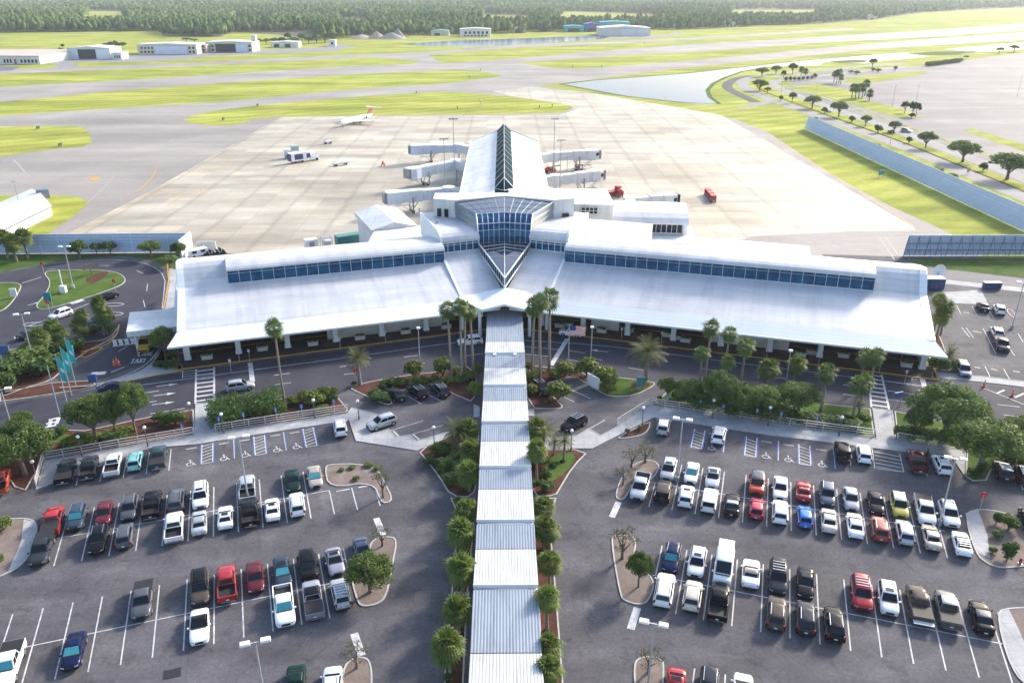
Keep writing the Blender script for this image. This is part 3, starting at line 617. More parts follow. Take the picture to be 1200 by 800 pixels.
    for a, b in (((165, 461), (186, 458)), ((165, 473), (184, 470)), ((321, 440), (340, 437.5)), ((322, 451), (341, 448.5)), ((398, 430), (416, 427)), ((403, 439), (420, 437)), ((473, 418.5), (490, 416.5)), ((487, 427), (498, 425.5)), ((545, 417), (566, 414.5)),
                 ((614, 406), (655, 410)), ((614, 415), (645, 418)), ((667, 411), (686, 414)), ((664, 421), (680, 424)), ((736, 431), (754, 434)), ((747, 421), (770, 424)), ((823, 432), (840, 434.5)), ((905, 442), (922, 444)), ((988, 451), (1003, 453)), ((988, 462), (1004, 464)), ((1040, 447), (1080, 453)), ((1040, 458), (1077, 463)), ((1040, 468), (1062, 471)), ((1169, 474), (1195, 477)), ((1176, 486), (1200, 489))):
        pline(rb, G(*a)[:2], G(*b)[:2], .14, .0485)
    pl([(176, 485), (217, 478.5)]); pl([(1020, 452), (1170, 474)], .14, .05) if 0 else None
    # crosswalks
    def zebra(p, n, w=.45):
        q = GL(p); stripes(rb, q, n, w, .047); pline(rb, q[0], q[1], .3, .05); pline(rb, q[3], q[2], .3, .05)
    zebra([(230, 433), (229, 473), (251, 470), (251, 430.5)], 8)
    zebra([(1018, 437), (1021, 477), (1042, 480), (1033, 439)], 8)
    pline(rb, G(214, 434)[:2], G(214, 443)[:2], .14, .05); stripes(rb, GL([(214, 435), (214, 443), (229, 441.5), (229, 433)]), 3, .14, .047)
    pline(rb, G(293, 425)[:2], G(296, 447)[:2], .75, .05); pline(rb, G(665, 397)[:2], G(646, 428)[:2], .8, .05); pline(rb, G(1080, 442)[:2], G(1084, 455)[:2], .75, .05)
    ca = radians(17.6)
    for u, v in ((183, 453), (180, 464), (178, 474.5)): arrow(rb, u, v, ca)
    for u, v in ((713, 412.5), (706, 422)): arrow(rb, u, v, pi-ca)
    # chevron island with cones on the east
    for pts in ([(1153, 455), (1200, 474)], [(1168, 461), (1177, 457)], [(1189, 466), (1200, 461)]): pl(pts, .3 if pts[0][0] != 1153 else .14)
    # loop road edge lines, lane dashes, taxi lane
    pl([(-60, 331), (0, 318.5), (50, 309.5), (100, 305), (150, 304.5), (178, 311), (194, 324), (192, 345), (190, 362)], .14)
    for a, b in (((160, 317), (168, 321)), ((173, 333), (172, 341)), ((168, 352), (170, 360)), ((55, 316), (65, 315.5)), ((118, 311.5), (128, 311.5)), ((139, 412), (149, 406))): pline(rb, G(*a)[:2], G(*b)[:2], .14, .0485)
    pl([(26, 332), (48, 325)], .2); pl([(70, 455), (114, 452), (150, 440), (172, 428), (185, 413), (186, 405)], .18, .17)
    pl([(130, 436.5), (146, 430)], .2); 
    zebra([(165, 396), (130, 399), (132, 406), (167, 402)], 5, .6)
    pl([(33, 382), (60, 373), (112, 353)], .2); pl([(60, 395), (90, 373), (134, 366)], .2) if 0 else None
    for u, v in ((40, 380), (30, 395), (22, 411), (133, 357), (132, 368)):      # keyhole lane ends
        x, y, _ = G(u, v); pts = [(x+1.5*cos(t)*1.3, y+.9*sin(t)) for t in [radians(a) for a in range(0, 361, 30)]]; rb.strip(pts, .2, .0485)
    for a, b in (((83, 356), (98, 351.5)), ((65, 365), (75, 362)), ((107, 438), (124, 437))): pline(rb, G(*a)[:2], G(*b)[:2], 1.1, .0475)
    text_paint('LANE', 161.5, 417.3, radians(10), (.66, 1.7), rb); text_paint('TAXI', 152.5, 426.3, radians(12), (.68, 1.8), rb)
    arrow(rb, 33, 358, radians(55), 2.4)
    # worn word on the west lane, no longer legible: block strokes
    for a, b in (((54, 497), (67, 494)), ((57, 492), (70, 489.5)), ((53, 501), (66, 498)), ((58, 499), (60, 491)), ((66, 497), (69, 490))): pline(rb, G(*a)[:2], G(*b)[:2], .5, .0485+R.random()*.002)
    # staff lot
    for a, b in (((1121, 358), (1126, 368)), ((1139, 359), (1145, 370)), ((1158, 362), (1164, 373)), ((1127, 384), (1136, 395)), ((1132, 384), (1141, 396)), ((1152, 385), (1167, 415)), ((1193, 391), (1199, 401)), ((1183, 408), (1189, 417)), ((1134, 426), (1140, 442)), ((1154, 429), (1162, 445)), ((1176, 432), (1185, 448))): pline(rb, G(*a)[:2], G(*b)[:2], .12, .043)
    tag(rb.build('road_markings', 'white'), kind='structure')
    fm = MB()
    for a, b in (((1140, 388), (1150, 390)), ((1142, 430), (1149, 431.5)), ((1161, 432), (1169, 434)), ((1187, 435), (1195, 436)), ((1129, 366), (1136, 367)), ((1148, 368), (1154, 369))): pline(fm, G(*a)[:2], G(*b)[:2], .4, .043)
    tag(fm.build('faded_markings', 'faint'), kind='structure')
    yl = MB()
    def yline(pts, w=.35, z=.034): yl.strip(smooth_poly(GL(pts), 2, False), w, z)
    yline([(184, 196), (180, 205), (172, 216), (160, 224)]); yline([(90, 272), (200, 215), (262, 196), (270, 190), (262, 180)], .25); yline([(195, 242), (230, 219), (238, 224), (232, 230)], .25)
    yline([(380, 200), (480, 214), (545, 230)], .2); yline([(1072, 266), (960, 194), (900, 162)], .3); yline([(970, 265), (1072, 268), (1133, 285)], .25)
    tag(yl.build('taxi_guide_lines', 'yellow'), kind='structure')
    wl_ = MB()
    for pts in ([(0, 226), (165, 224)], [(100, 240), (120, 222), (135, 205)], [(1020, 272), (1075, 275), (1137, 285)], [(900, 200), (1032, 262), (1080, 268)], [(1030, 278), (1048, 304)], [(1038, 278), (1052, 298)], [(990, 281), (1090, 276), (1130, 287)], [(205, 228), (320, 196)]): wl_.strip(smooth_poly(GL(pts), 1, False), .3, .034)
    tag(wl_.build('apron_markings', 'faint'), kind='structure')
    # painted ground sign and storm drain grate
    S('taxiway_sign_paint', [(104, 209), (112, 207.5), (119, 210), (113, 212), (106, 211.5)], 'yellow', .04, 1)
    S('runway_edge_patch', [(14, 187), (17, 187), (31, 202), (28, 202)], 'faint', .04)
    dr = MB(); c = G(202, 789); dr.box((c[0], c[1], .045), (1.5, 1.1, .02), ANG); d = tag(dr.build('drain_grate', 'dark'), 'black iron storm drain grate let into the bottom left asphalt', 'drain')
    fr = MB()
    for k in range(7): fr.box((c[0]+(k-3)*.2*cos(ANG), c[1]+(k-3)*.2*sin(ANG), .06), (.05, 1.05, .02), ANG)
    fr.build('grate_bar', 'black', d)
build_paint()
# ================================================================ TERMINAL
WA = radians(17.6); YC = 140.6
def px_at_y(u, v, y):
    """point on the sight line (u, v) at depth y"""
    a = G(u, v, 0.); t = y/a[1]; return (a[0]*t, y, H*(1-t))
def build_terminal():
    T = empty('airport_terminal', (0, YC, 0), 0, 'long white winged airport terminal with curved metal roofs and blue glass atrium', 'airport terminal')
    def wing(sd, s_end, s_win, cols):
        """sd=-1 west, +1 east; s measured outwards from the centre"""
        rz = WA if sd < 0 else -WA
        def put(mb, name, mats, parent=T, sm=None):
            o = mb.build(name, mats, parent, smooth=sm); o.rotation_euler = (0, 0, rz); return o
        X = lambda s: sd*s
        si = 8.6
        def sheet_(prof, a, b, mb=None, mi=0):
            mb = mb or MB()
            for p, q in zip(prof, prof[1:]):
                pts = [(X(a), *p), (X(b), *p), (X(b), *q), (X(a), *q)]
                mb.poly(pts if sd > 0 else pts[::-1], mi)
            return mb
        main = [(-2.3, 6.0), (2, 7.02), (6, 7.97), (10.4, 9.0)]
        brow = [(10.35, 11.42), (10.3, 11.65), (10.7, 11.95), (11.5, 12.22), (12.8, 12.42), (14.4, 12.42), (20, 11.4), (28, 9.2)]
        m = sheet_(main, si, s_end)
        endp = [(10.4, 9.0), (11.5, 9.95), (12.6, 10.95), (13.6, 11.75), (14.6, 12.25), (15.8, 12.3), (20, 11.4), (28, 9.2)]
        sheet_(endp, s_win, s_end, m)
        put(m, 'main_roof', 'roof', sm=40)
        put(sheet_(brow, si, s_win), 'upper_roof', 'roof', sm=60)
        # cheek closing the end of the window recess
        ck = MB(); pts = [(X(s_win), 10.4, 9.0)]+[(X(s_win), *p) for p in endp[1:6]]+[(X(s_win), 12.8, 12.42), (X(s_win), 10.7, 11.95), (X(s_win), 10.4, 11.4)]
        ck.poly(pts); put(ck, 'cheek_panel', 'roof')
        # ridge trims and end edging
        tr = MB()
        for p, q in zip([(-2.3, 6.0)]+endp, endp): tr.loft([[(X(s_end-.0), p[0], p[1]+.10), (X(s_end-1.1), p[0], p[1]+.05), (X(s_end-1.1), p[0], p[1]-.3), (X(s_end+.12), p[0], p[1]-.45), (X(s_end+.12), p[0], p[1]+.06)],
                                                            [(X(s_end-.0), q[0], q[1]+.10), (X(s_end-1.1), q[0], q[1]+.05), (X(s_end-1.1), q[0], q[1]-.3), (X(s_end+.12), q[0], q[1]-.45), (X(s_end+.12), q[0], q[1]+.06)]])
        put(tr, 'edge_trim', 'skirt')
        # eave skirt, slightly flared at its outer end
        sk = MB(); fl = 1.6
        a0, a1 = X(0.8), X(s_end)
        sec = lambda x, e: [(x+e, -5.4, 4.42), (x+e, -5.4, 4.80), (x, -2.3, 6.02), (x, -2.3, 5.5), (x, 2.4, 5.2), (x, 2.4, 4.42)]
        rings = [sec(X(2.6), 0), sec(X(s_end), X(fl))]
        if sd < 0: rings = rings[::-1]
        sk.loft(rings); put(sk, 'eave_canopy', 'skirt')
        # gutter line along the edge
        gt = MB(); L = s_end+fl-2.7
        gt.box((X(2.7+L/2), -5.5, 4.72), (L, .16, .2)); put(gt, 'gutter', 'steelw')
        # clerestory windows
        wn = MB(); L = s_win-si
        wn.box((X(si+L/2), 10.55, 10.22), (L-.02, .12, 2.42)); w = put(wn, 'window_band', 'bluegl')
        mu = MB(); n = int(round(L/2.0))
        for i in range(n+1): mu.box((X(si+.06+(L-.12)*i/n), 10.45, 10.22), (.06, .10, 2.42))
        mu.box((X(si+L/2), 10.44, 11.38), (L, .12, .10)); mu.box((X(si+L/2), 10.43, 10.85), (L, .06, .035)); mu.box((X(si+L/2), 10.43, 9.06), (L, .12, .08))
        o = mu.build('mullions', 'steelw', w)
        # walls below
        wl = MB(); wl.box((X(s_end/2+1.5), 27.6, 4.5), (s_end-3, .3, 9.0)); wl.box((X(s_end-.3), 13.5, 3.0), (.3, 28, 6.0))
        pts = [(X(s_end-.2), -2.2, 4.4), (X(s_end-.2), 28, 4.4), (X(s_end-.2), 28, 9.1)]+[(X(s_end-.2), *p) for p in reversed(endp[:-1])]+[(X(s_end-.2), -2.2, 5.9)]
        wl.poly(pts); put(wl, 'wall', 'wallwhite')
        # front wall: dark glazed bays and beige panels in turn
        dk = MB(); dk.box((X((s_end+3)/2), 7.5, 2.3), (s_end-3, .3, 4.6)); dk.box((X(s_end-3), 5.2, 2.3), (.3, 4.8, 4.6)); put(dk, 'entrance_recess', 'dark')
        bays = [(10.5, 32.5)] if sd < 0 else [(16.2, 21.3), (37.4, 50.6)]
        for a, b in bays:
            bp = MB(); bp.box((X((a+b)/2), 1.25, 2.2), (b-a, .5, 4.3)); put(bp, 'wall_panel', 'wallbeige')
        gl = [(34, 40), (44.5, 51)] if sd < 0 else [(22.5, 29), (57, 66), (30.5, 36)]
        for a, b in gl:
            g = MB(); g.box((X((a+b)/2), 7.2, 1.9), (b-a, .1, 2.2)); f = put(g, 'door_glazing', 'glass')
            fr = MB(); k = int((b-a)/1.1)
            for i in range(k+1): fr.box((X(a+(b-a)*i/k), 7.1, 1.9), (.09, .1, 2.2))
            fr.box((X((a+b)/2), 7.1, 3.0), (b-a, .12, .12)); fr.box((X((a+b)/2), 7.1, 2.1), (b-a, .1, .08)); fr.build('door_frame', 'grey', f)
        rz_ = rz
        for s in cols:
            c = MB(); c.box((X(s), 0, 2.3), (.85, .85, 4.4)); c.box((X(s), 0, .2), (1.05, 1.05, .5)); put(c, 'column', 'steelw')
        # ---- inner bay beside the atrium
        def P2(x, y): # world to wing frame
            x, y = x, y-YC; c, s = cos(-rz), sin(-rz); return (x*c-y*s, x*s+y*c)
        tip = P2(0, 138.6); base = P2(sd*5.05, 153.3); bk = P2(sd*9.5, 163)
        zi = lambda d: 6.0+(d+2.3)*.2614
        ib = MB(); q = [(X(si), -2.3), (tip[0], -2.3), tip, base, (X(si), 13.0)]
        pts = [(x, y, zi(y)+.02) for x, y in q]; ib.poly(pts if sd > 0 else pts); 
        put(ib, 'inner_roof', 'roof')
        iw = MB(); a, b = (X(si), 13.05), (base[0], base[1]-.1); mid = ((a[0]+b[0])/2, (a[1]+b[1])/2); l = hypot(b[0]-a[0], b[1]-a[1]); an = atan2(b[1]-a[1], b[0]-a[0])
        iw.box((mid[0], mid[1], 11.0), (l, .12, 2.1), an); w = put(iw, 'window_band', 'bluegl')
        mu = MB()
        for i in range(7): t = i/6; mu.box((a[0]+(b[0]-a[0])*t, a[1]+(b[1]-a[1])*t-.1, 11.0), (.10, .12, 2.1), an)
        for z, h in ((11.95, .16), (11.5, .07), (10.1, .14)): mu.box((mid[0], mid[1]-.11, z), (l, .12, h), an)
        mu.build('mullions', 'steelw', w)
        ub = MB(); pr = [(12.9, 12.1), (12.75, 12.5), (13.1, 13.1), (14., 13.6), (15.4, 13.9), (17, 13.95), (24, 13.75), (31, 13.5), (31.02, 9)]
        for p, q_ in zip(pr, pr[1:]):
            f = lambda d: base[0]+(bk[0]-base[0])*max(0, min(1, (d-base[1])/(bk[1]-base[1])))
            pts = [(X(si), *p), (f(p[0]), *p), (f(q_[0]), *q_), (X(si), *q_)]; ub.poly(pts)
        put(ub, 'upper_roof', 'roof', sm=60)
        if sd > 0:
            fr_ = MB(); fr_.prism([(9.0, 15.2), (22.5, 15.2), (22.5, 30.5), (9.0, 30.5)], 9.0, 12.36); put(fr_, 'flat_roof', 'roofw')
        # dividing rib: upstand between outer and inner bays
        rb = MB(); prof_hi = [(-2.3, 6.1), (12.95, 10.15), (12.6, 12.3), (13.1, 13.25), (14., 13.75), (15.4, 14.05), (17, 14.1), (31.05, 13.62)]
        prof_lo = [(-2.3, 5.9), (10.4, 8.9), (10.4, 8.9), (10.4, 8.9), (11, 8.9), (12, 8.9), (14, 8.9), (31.05, 8.9)]
        for i in range(len(prof_hi)-1):
            (d0, z0), (d1, z1), (e0, y0), (e1, y1) = prof_hi[i], prof_hi[i+1], prof_lo[i], prof_lo[i+1]
            A = X(si+.22); B = X(si-.22)
            rb.poly([(A, e0, y0), (A, e1, y1), (A, d1, z1), (A, d0, z0)]); rb.poly([(A, d0, z0), (A, d1, z1), (B, d1, z1), (B, d0, z0)]); rb.poly([(B, d0, z0), (B, d1, z1), (B, e1, y1), (B, e0, y0)])
        put(rb, 'roof_rib', 'skirt')
    wing(-1, 56.3, 48.0, [15.0, 23.1, 31.2, 39.4, 47.5, 55.6])
    wing(1, 71.9, 63.6, [7.2, 15.0, 23.1, 31.2, 39.4, 47.5, 55.6, 63.7, 71.4])
    def put(mb, name, mats, parent=T, sm=None):
        o = mb.build(name, mats, parent, smooth=sm)
        if parent is T: o.matrix_parent_inverse = Matrix.Translation((0, -YC, 0))
        return o
    # ---- atrium prow
    tip, tipb = (0, 138.6, 9.0), (0, 138.6, 7.2); L, Rr, C = (-5.05, 153.3, 11.1), (5.05, 153.3, 11.1), (0, 154.8, 11.1)
    mb = MB(); rd = (0, 147.2, 10.45)
    mb.poly([tip, rd, L]); mb.poly([tip, Rr, rd]); mb.poly([L, rd, C]); mb.poly([rd, Rr, C]); put(mb, 'prow_skylight', 'mirror')
    mb = MB()
    for s in (-1, 1):
        mb.poly([tipb, tip, (s*5.05, 153.3, 11.1), (s*5.05, 153.3, 9.7)])
    o = put(mb, 'prow_side_glass', 'tealgl'); mu = MB()
    for s in (-1, 1):
        A = Vector(tip); B = Vector((s*5.05, 153.3, 11.1)); a = Vector(tipb); b = Vector((s*5.05, 153.3, 9.7))
        mu.tube([A+Vector((0, 0, .08)), B+Vector((0, 0, .08))], .13, 6); mu.tube([a+Vector((s*.05, 0, .1)), b+Vector((s*.05, 0, .1))], .13, 6)
        for i in range(1, 14): t = i/14; mu.tube([A.lerp(B, t)+Vector((s*.04, 0, 0)), a.lerp(b, t)+Vector((s*.04, 0, 0))], .035, 4)
        for i in range(1, 5):
            t = i/5; mu.tube([Vector(rd).lerp(Vector(C), t)+Vector((0, 0, .05)), Vector((s*5.05, 153.3, 11.1)).lerp(Vector((s*5.05*.55, 145.2, 10.1)), 1-t)+Vector((0, 0, .05))], .05, 4) if i > 1 else None
    mu.tube([tip, rd, C], .06, 6); mu.tube([tip, tipb], .14, 6); mu.tube([(-2.9, 147.2, 10.32), rd, (2.9, 147.2, 10.32)], .05, 4); put(mu, 'mullions', 'steelw', o).matrix_parent_inverse = Matrix.Identity(4)
    # ---- curved glass wall, three rows of panes
    prof = [(153.3, 11.0, 5.05, 1.5), (153.1, 12.4, 5.1, 1.4), (153.4, 13.6, 5.15, 1.3), (154.3, 14.7, 5.25, 1.3), (155.4, 15.5, 5.4, 1.3), (156.8, 16.1, 5.6, 1.2)]
    mb = MB(); N = 10
    def wp(i, k):
        y, z, hw, dp = prof[k]; t = -1+2*i/N; return (t*hw, y+dp*(1-abs(t)), z)
    for k in range(len(prof)-1):
        for i in range(N): mb.poly([wp(i, k), wp(i+1, k), wp(i+1, k+1), wp(i, k+1)])
    w = put(mb, 'glass_wall', 'bluegl'); mu = MB()
    off = lambda p, k: Vector(p)+Vector((0, -.07, .05))
    for i in range(N+1): mu.tube([off(wp(i, k), k) for k in range(len(prof))], .035 if 0 < i < N else .10, 4)
    for k, r in ((0, .06), (2, .035), (3, .07), (5, .06)): mu.tube([off(wp(i, k), k) for i in range(N+1)], r, 4)
    mu.build('mullions', 'steelw', w)
    # ---- reflecting skylight roof and side glass
    rl, rr, rc = (-10.2, 163.2, 17.0), (10.2, 163.2, 17.0), (0, 166.6, 17.2)
    mb = MB(); tl, tr_, tc = wp(0, 5), wp(N, 5), wp(N//2, 5)
    mb.poly([tl, tc, rc, rl]); mb.poly([tc, tr_, rr, rc]); o = put(mb, 'roof_skylight', 'mirror')
    mu = MB()
    for i in range(N+1):
        a = Vector(wp(i, 5)); t = -1+2*i/N; b = Vector((t*10.2, 163.2+3.4*(1-abs(t)), 17.0+.2*(1-abs(t)))); mu.tube([a+Vector((0, 0, .05)), b+Vector((0, 0, .05))], .035, 4)
    for f in (.33, .66):
        mu.tube([Vector(wp(i, 5)).lerp(Vector(((-1+2*i/N)*10.2, 163.2+3.4*(1-abs(-1+2*i/N)), 17.1)), f)+Vector((0, 0, .05)) for i in (0, N//2, N)], .03, 4)
    mu.build('mullions', 'grey', o)
    for s in (-1, 1):
        mb = MB()
        e = [wp(0 if s < 0 else N, k) for k in range(len(prof))]
        for k in range(len(prof)-1):
            f0, f1 = k/5., (k+1)/5.
            a, b = e[k], e[k+1]
            c = (s*(9.6+.6*f1), 162.4+.8*f1, 11.5+5.5*f1); d = (s*(9.6+.6*f0), 162.4+.8*f0, 11.5+5.5*f0)
            mb.poly([a, b, c, d] if s < 0 else [a, d, c, b])
        o = put(mb, 'side_glass', flat('side_glazing', (.22, .24, .26), .25, var=.1)); mu = MB()
        for i in range(0, 15):
            t = i/14; lo = Vector(wp(0 if s < 0 else N, 0)).lerp(Vector((s*9.6, 162.4, 11.5)), t); hi = Vector(wp(0 if s < 0 else N, 5)).lerp(Vector((s*10.2, 163.2, 17.0)), t)
            md = Vector(wp(0 if s < 0 else N, 2)).lerp(Vector((s*9.84, 162.7, 13.7)), t)
            mu.tube([lo+Vector((s*.08, -.05, 0)), md+Vector((s*.08, -.05, 0)), hi+Vector((s*.08, -.05, 0))], .04, 4)
        mu.tube([Vector(wp(0 if s < 0 else N, 5)), Vector((s*10.2, 163.2, 17.0))], .1, 4)
        mu.build('mullions', 'grey', o)
    # ---- white parapet block behind the atrium
    mb = MB(); mb.prism([(-14.6, 164.5), (-10.0, 163.0), (0, 166.8), (10.0, 163.0), (14.4, 164.5), (14.4, 169.6), (-14.6, 169.6)], 8, 17.35); b = put(mb, 'parapet_block', 'roofw')
    for x, y, z, w_, a_ in ((-13.4, 164.05, 14.6, .8, -.31), (-11.9, 163.6, 14.6, .8, -.31), (12.6, 163.75, 13.6, 1.4, .31)): mb = MB(); mb.box((x, y, z), (w_, .5, 1.6), a_); put(mb, 'window', 'glass', b)
    # ---- rear blocks that belong to the same building
    mb = MB(); mb.prism([(1.2, 169.7), (14.4, 172), (23.4, 171), (23.4, 186), (1.2, 186)], 5, 14.0); mb.prism([(1.0, 170.2), (14.4, 171.7), (23.7, 170.7), (23.7, 186.3), (1.0, 186.3)], 14.05, 14.4); b = put(mb, 'rear_block', 'roofw')
    mb = MB(); mb.box((18.3, 171.5, 13.0), (3.6, .3, 1.5), -.11); w = put(mb, 'window', 'glass', b); w.matrix_parent_inverse = Matrix.Identity(4)
    mu = MB()
    for i in range(5): mu.box((16.6+i*.87, 171.4-.095*i, 13.0), (.09, .2, 1.5))
    for z in (12.3, 13.0, 13.7): mu.box((18.3, 171.3, z), (3.6, .12, .09), -.11)
    mu.build('mullions', 'steelw', w)
    # barrel-roofed lounge
    A = (21.6, 176.5); ang = -.12; c, s = cos(ang), sin(ang); W_, D_ = 19.0, 14.0
    T2 = lambda x, y, z: (A[0]+x*c-y*s, A[1]+x*s+y*c, z)
    mb = MB(); arc = [(0, 9.3), (1.2, 10.1), (3, 10.8), (5.5, 11.3), (8, 11.45), (11, 11.2), (14, 10.6)]
    for p, q in zip(arc, arc[1:]): mb.poly([T2(-.3, *p), T2(W_+.3, *p), T2(W_+.3, *q), T2(-.3, *q)])
    mb.poly([T2(W_+.3, *p) for p in arc]+[T2(W_+.3, 14, 9.2), T2(W_+.3, 0, 8.9)]); mb.poly([T2(-.3, 0, 8.9), T2(W_+.3, 0, 8.9), T2(W_+.3, 0, 9.3), T2(-.3, 0, 9.3)]); put(mb, 'barrel_roof', 'roofw', sm=50)
    mb = MB(); mb.prism([T2(0, .8, 0)[:2], T2(W_, .8, 0)[:2], T2(W_, D_, 0)[:2], T2(0, D_, 0)[:2]], 0, 9.25); b = put(mb, 'lounge_wall', 'wallwhite')
    mb = MB(); mb.box(T2(12.2, .66, 7.8), (11.6, .2, 1.9), ang); w = put(mb, 'window', 'glass', b); w.matrix_parent_inverse = Matrix.Identity(4)
    mu = MB()
    for i in range(11): mu.box(T2(6.5+i*1.15, .5, 7.8), (.1 if i != 3 else .7, .15, 1.95), ang)
    mu.box(T2(12.2, .5, 6.85), (11.8, .15, .15), ang); mu.box(T2(18.6, .4, 7.4), (.8, .4, 3), ang); mu.build('mullions', 'steelw', w)
    mb = MB(); mb.prism([T2(-1, -4.5, 0)[:2], T2(5.4, -4.5, 0)[:2], T2(5.4, .7, 0)[:2], T2(-1, .7, 0)[:2]], 4, 8.9); mb.prism([T2(5.5, -6.5, 0)[:2], T2(21, -6.5, 0)[:2], T2(21, .6, 0)[:2], T2(5.5, .6, 0)[:2]], 2, 6.6); put(mb, 'flat_roof', 'roofw')
    mb = MB(); mb.box(T2(W_+1.4, 4, 6.2), (1.5, 9, .12), ang); [mb.box(T2(W_+.9+d, y, 6.6), (.06, .06, 1.0), ang) for d in (0, 1.1) for y in range(0, 9, 2)]; put(mb, 'stair_landing', 'wallbeige')
    # low baggage hall behind the east wing
    a = -WA; mb = MB(); mb.box((50.5, 165.8, 3.1), (27, 9, 6.2), a); mb.box((50.5, 165.8, 6.35), (27.6, 9.6, .35), a); put(mb, 'baggage_hall', 'roofw')
    # gabled plant block west of the atrium
    A = (-28.8, 173.2); ang = radians(22); c, s = cos(ang), sin(ang)
    mb = MB(); z0, zr = 8.4, 9.7
    for x0, x1, za, zb in ((-.5, 4.7, z0, zr), (4.7, 9.9, zr, z0)): mb.poly([T2(x0, -.6, za), T2(x1, -.6, zb), T2(x1, 16.5, zb), T2(x0, 16.5, za)])
    for y in (-.6, 16.5): mb.poly([T2(-.5, y, z0-.9), T2(9.9, y, z0-.9), T2(9.9, y, z0), T2(4.7, y, zr), T2(-.5, y, z0)])
    for x in (-.5, 9.9): mb.poly([T2(x, -.6, z0-.9), T2(x, 16.5, z0-.9), T2(x, 16.5, z0), T2(x, -.6, z0)])
    put(mb, 'gable_roof', 'roofw')
    mb = MB(); mb.prism([T2(0, 0, 0)[:2], T2(9.4, 0, 0)[:2], T2(9.4, 16, 0)[:2], T2(0, 16, 0)[:2]], 0, 7.6); b = put(mb, 'plant_wall', 'wallwhite')
    for x in (2, 3.2): mb = MB(); mb.box(T2(x, -.05, 6.2), (.5, .2, .8), ang); put(mb, 'window', 'glass', b)
    mb = MB(); mb.prism([(-28.5, 164), (-14.7, 169), (-14.7, 177), (-22, 177), (-28.5, 172)], 4, 8.3); put(mb, 'flat_roof', 'roofw')
    # ---- entrance porch over the head of the walkway
    mb = MB(); f = [(-7.9, 134.7, 6.3), (-3.9, 131.5, 5.75), (0, 132.2, 6.5), (3.9, 131.5, 5.75), (7.9, 134.7, 6.3)]; bkk = [(-8.6, 138.2, 6.25), (-4.2, 138.6, 6.4), (0, 138.8, 7.2), (4.2, 138.6, 6.4), (8.6, 138.2, 6.25)]
    for i in range(4):
        mb.poly([f[i], f[i+1], bkk[i+1], bkk[i]]); d = lambda p: (p[0], p[1], p[2]-.38)
        mb.poly([d(f[i]), d(f[i+1]), f[i+1], f[i]]); mb.poly([d(f[i+1]), d(f[i]), d(bkk[i]), d(bkk[i+1])])
    put(mb, 'porch_roof', 'skirt')
    for s in (-1, 1):
        mb = MB(); a, b = Vector((s*7.9, 134.7, 5.9)), Vector((s*3.9, 131.5, 5.4))
        for i in range(9): p = a.lerp(b, i/8); mb.tube([p, p-Vector((0, 0, .9))], .05, 4)
        mb.tube([a-Vector((0, 0, .9)), b-Vector((0, 0, .9))], .06, 4); mb.tube([(s*4.4, 133, 0), (s*4.4, 133, 5.4)], .3, 8); mb.tube([(s*7.6, 136, 0), (s*7.6, 136, 5.8)], .3, 8)
        put(mb, 'porch_frame', 'steelw')
    mb = MB(); a, b = G(208, 331, 3), G(206, 366, 3); mb.tube([(a[0], a[1], 3), (b[0], b[1], 3)], .35, 8)
    for t in (0, .33, .66, 1): mb.tube([(a[0]+(b[0]-a[0])*t, a[1]+(b[1]-a[1])*t, 0), (a[0]+(b[0]-a[0])*t, a[1]+(b[1]-a[1])*t, 3)], .12, 6)
    put(mb, 'west_service_duct', flat('duct_blue_white', (.55, .62, .72)))
    # ---- roof hatches, vents and stains' sources
    mb = MB()
    for u, v, z in ((686, 258, 11.2), (722, 277, 8.2), (492, 248, 12.6), (512, 262, 13.8), (700, 246, 12.4)):
        mb = MB(); p = G(u, v, z); mb.tube([(p[0], p[1], z-.3), (p[0], p[1], z+.6), (p[0], p[1], z+.62), (p[0], p[1], z+.8)], [.22, .22, .34, .3], 8); put(mb, 'roof_vent', 'grey')
    for u, v in ((1055, 372), (1066, 386), (1061, 371)):
        pass
build_terminal()

# west forecourt canopy
def build_forecourt_canopy():
    c = [G(152, 366, 4.7), G(213, 360.5, 4.7), G(213, 382, 4.7), G(148, 389, 4.7)]
    o = empty('forecourt_canopy', (c[3][0], c[3][1], 0), 0, 'flat white canopy over the taxi lane at the terminal west end', 'canopy')
    I = Matrix.Translation((-c[3][0], -c[3][1], 0))
    mb = MB(); mb.prism([p[:2] for p in c], 3.75, 4.72, 0, None, True); r = mb.build('canopy_roof', 'roofw', o); r.matrix_parent_inverse = I
    for p in ((.12, .2), (.12, .8), (.6, .2), (.6, .8)):
        a = Vector(c[3]).lerp(Vector(c[2]), p[0]); b = Vector(c[0]).lerp(Vector(c[1]), p[0]); q = a.lerp(b, p[1])
        m = MB(); m.tube([(q.x, q.y, 0), (q.x, q.y, 3.8)], .25, 10); m.build('post', 'steelw', o).matrix_parent_inverse = I
build_forecourt_canopy()

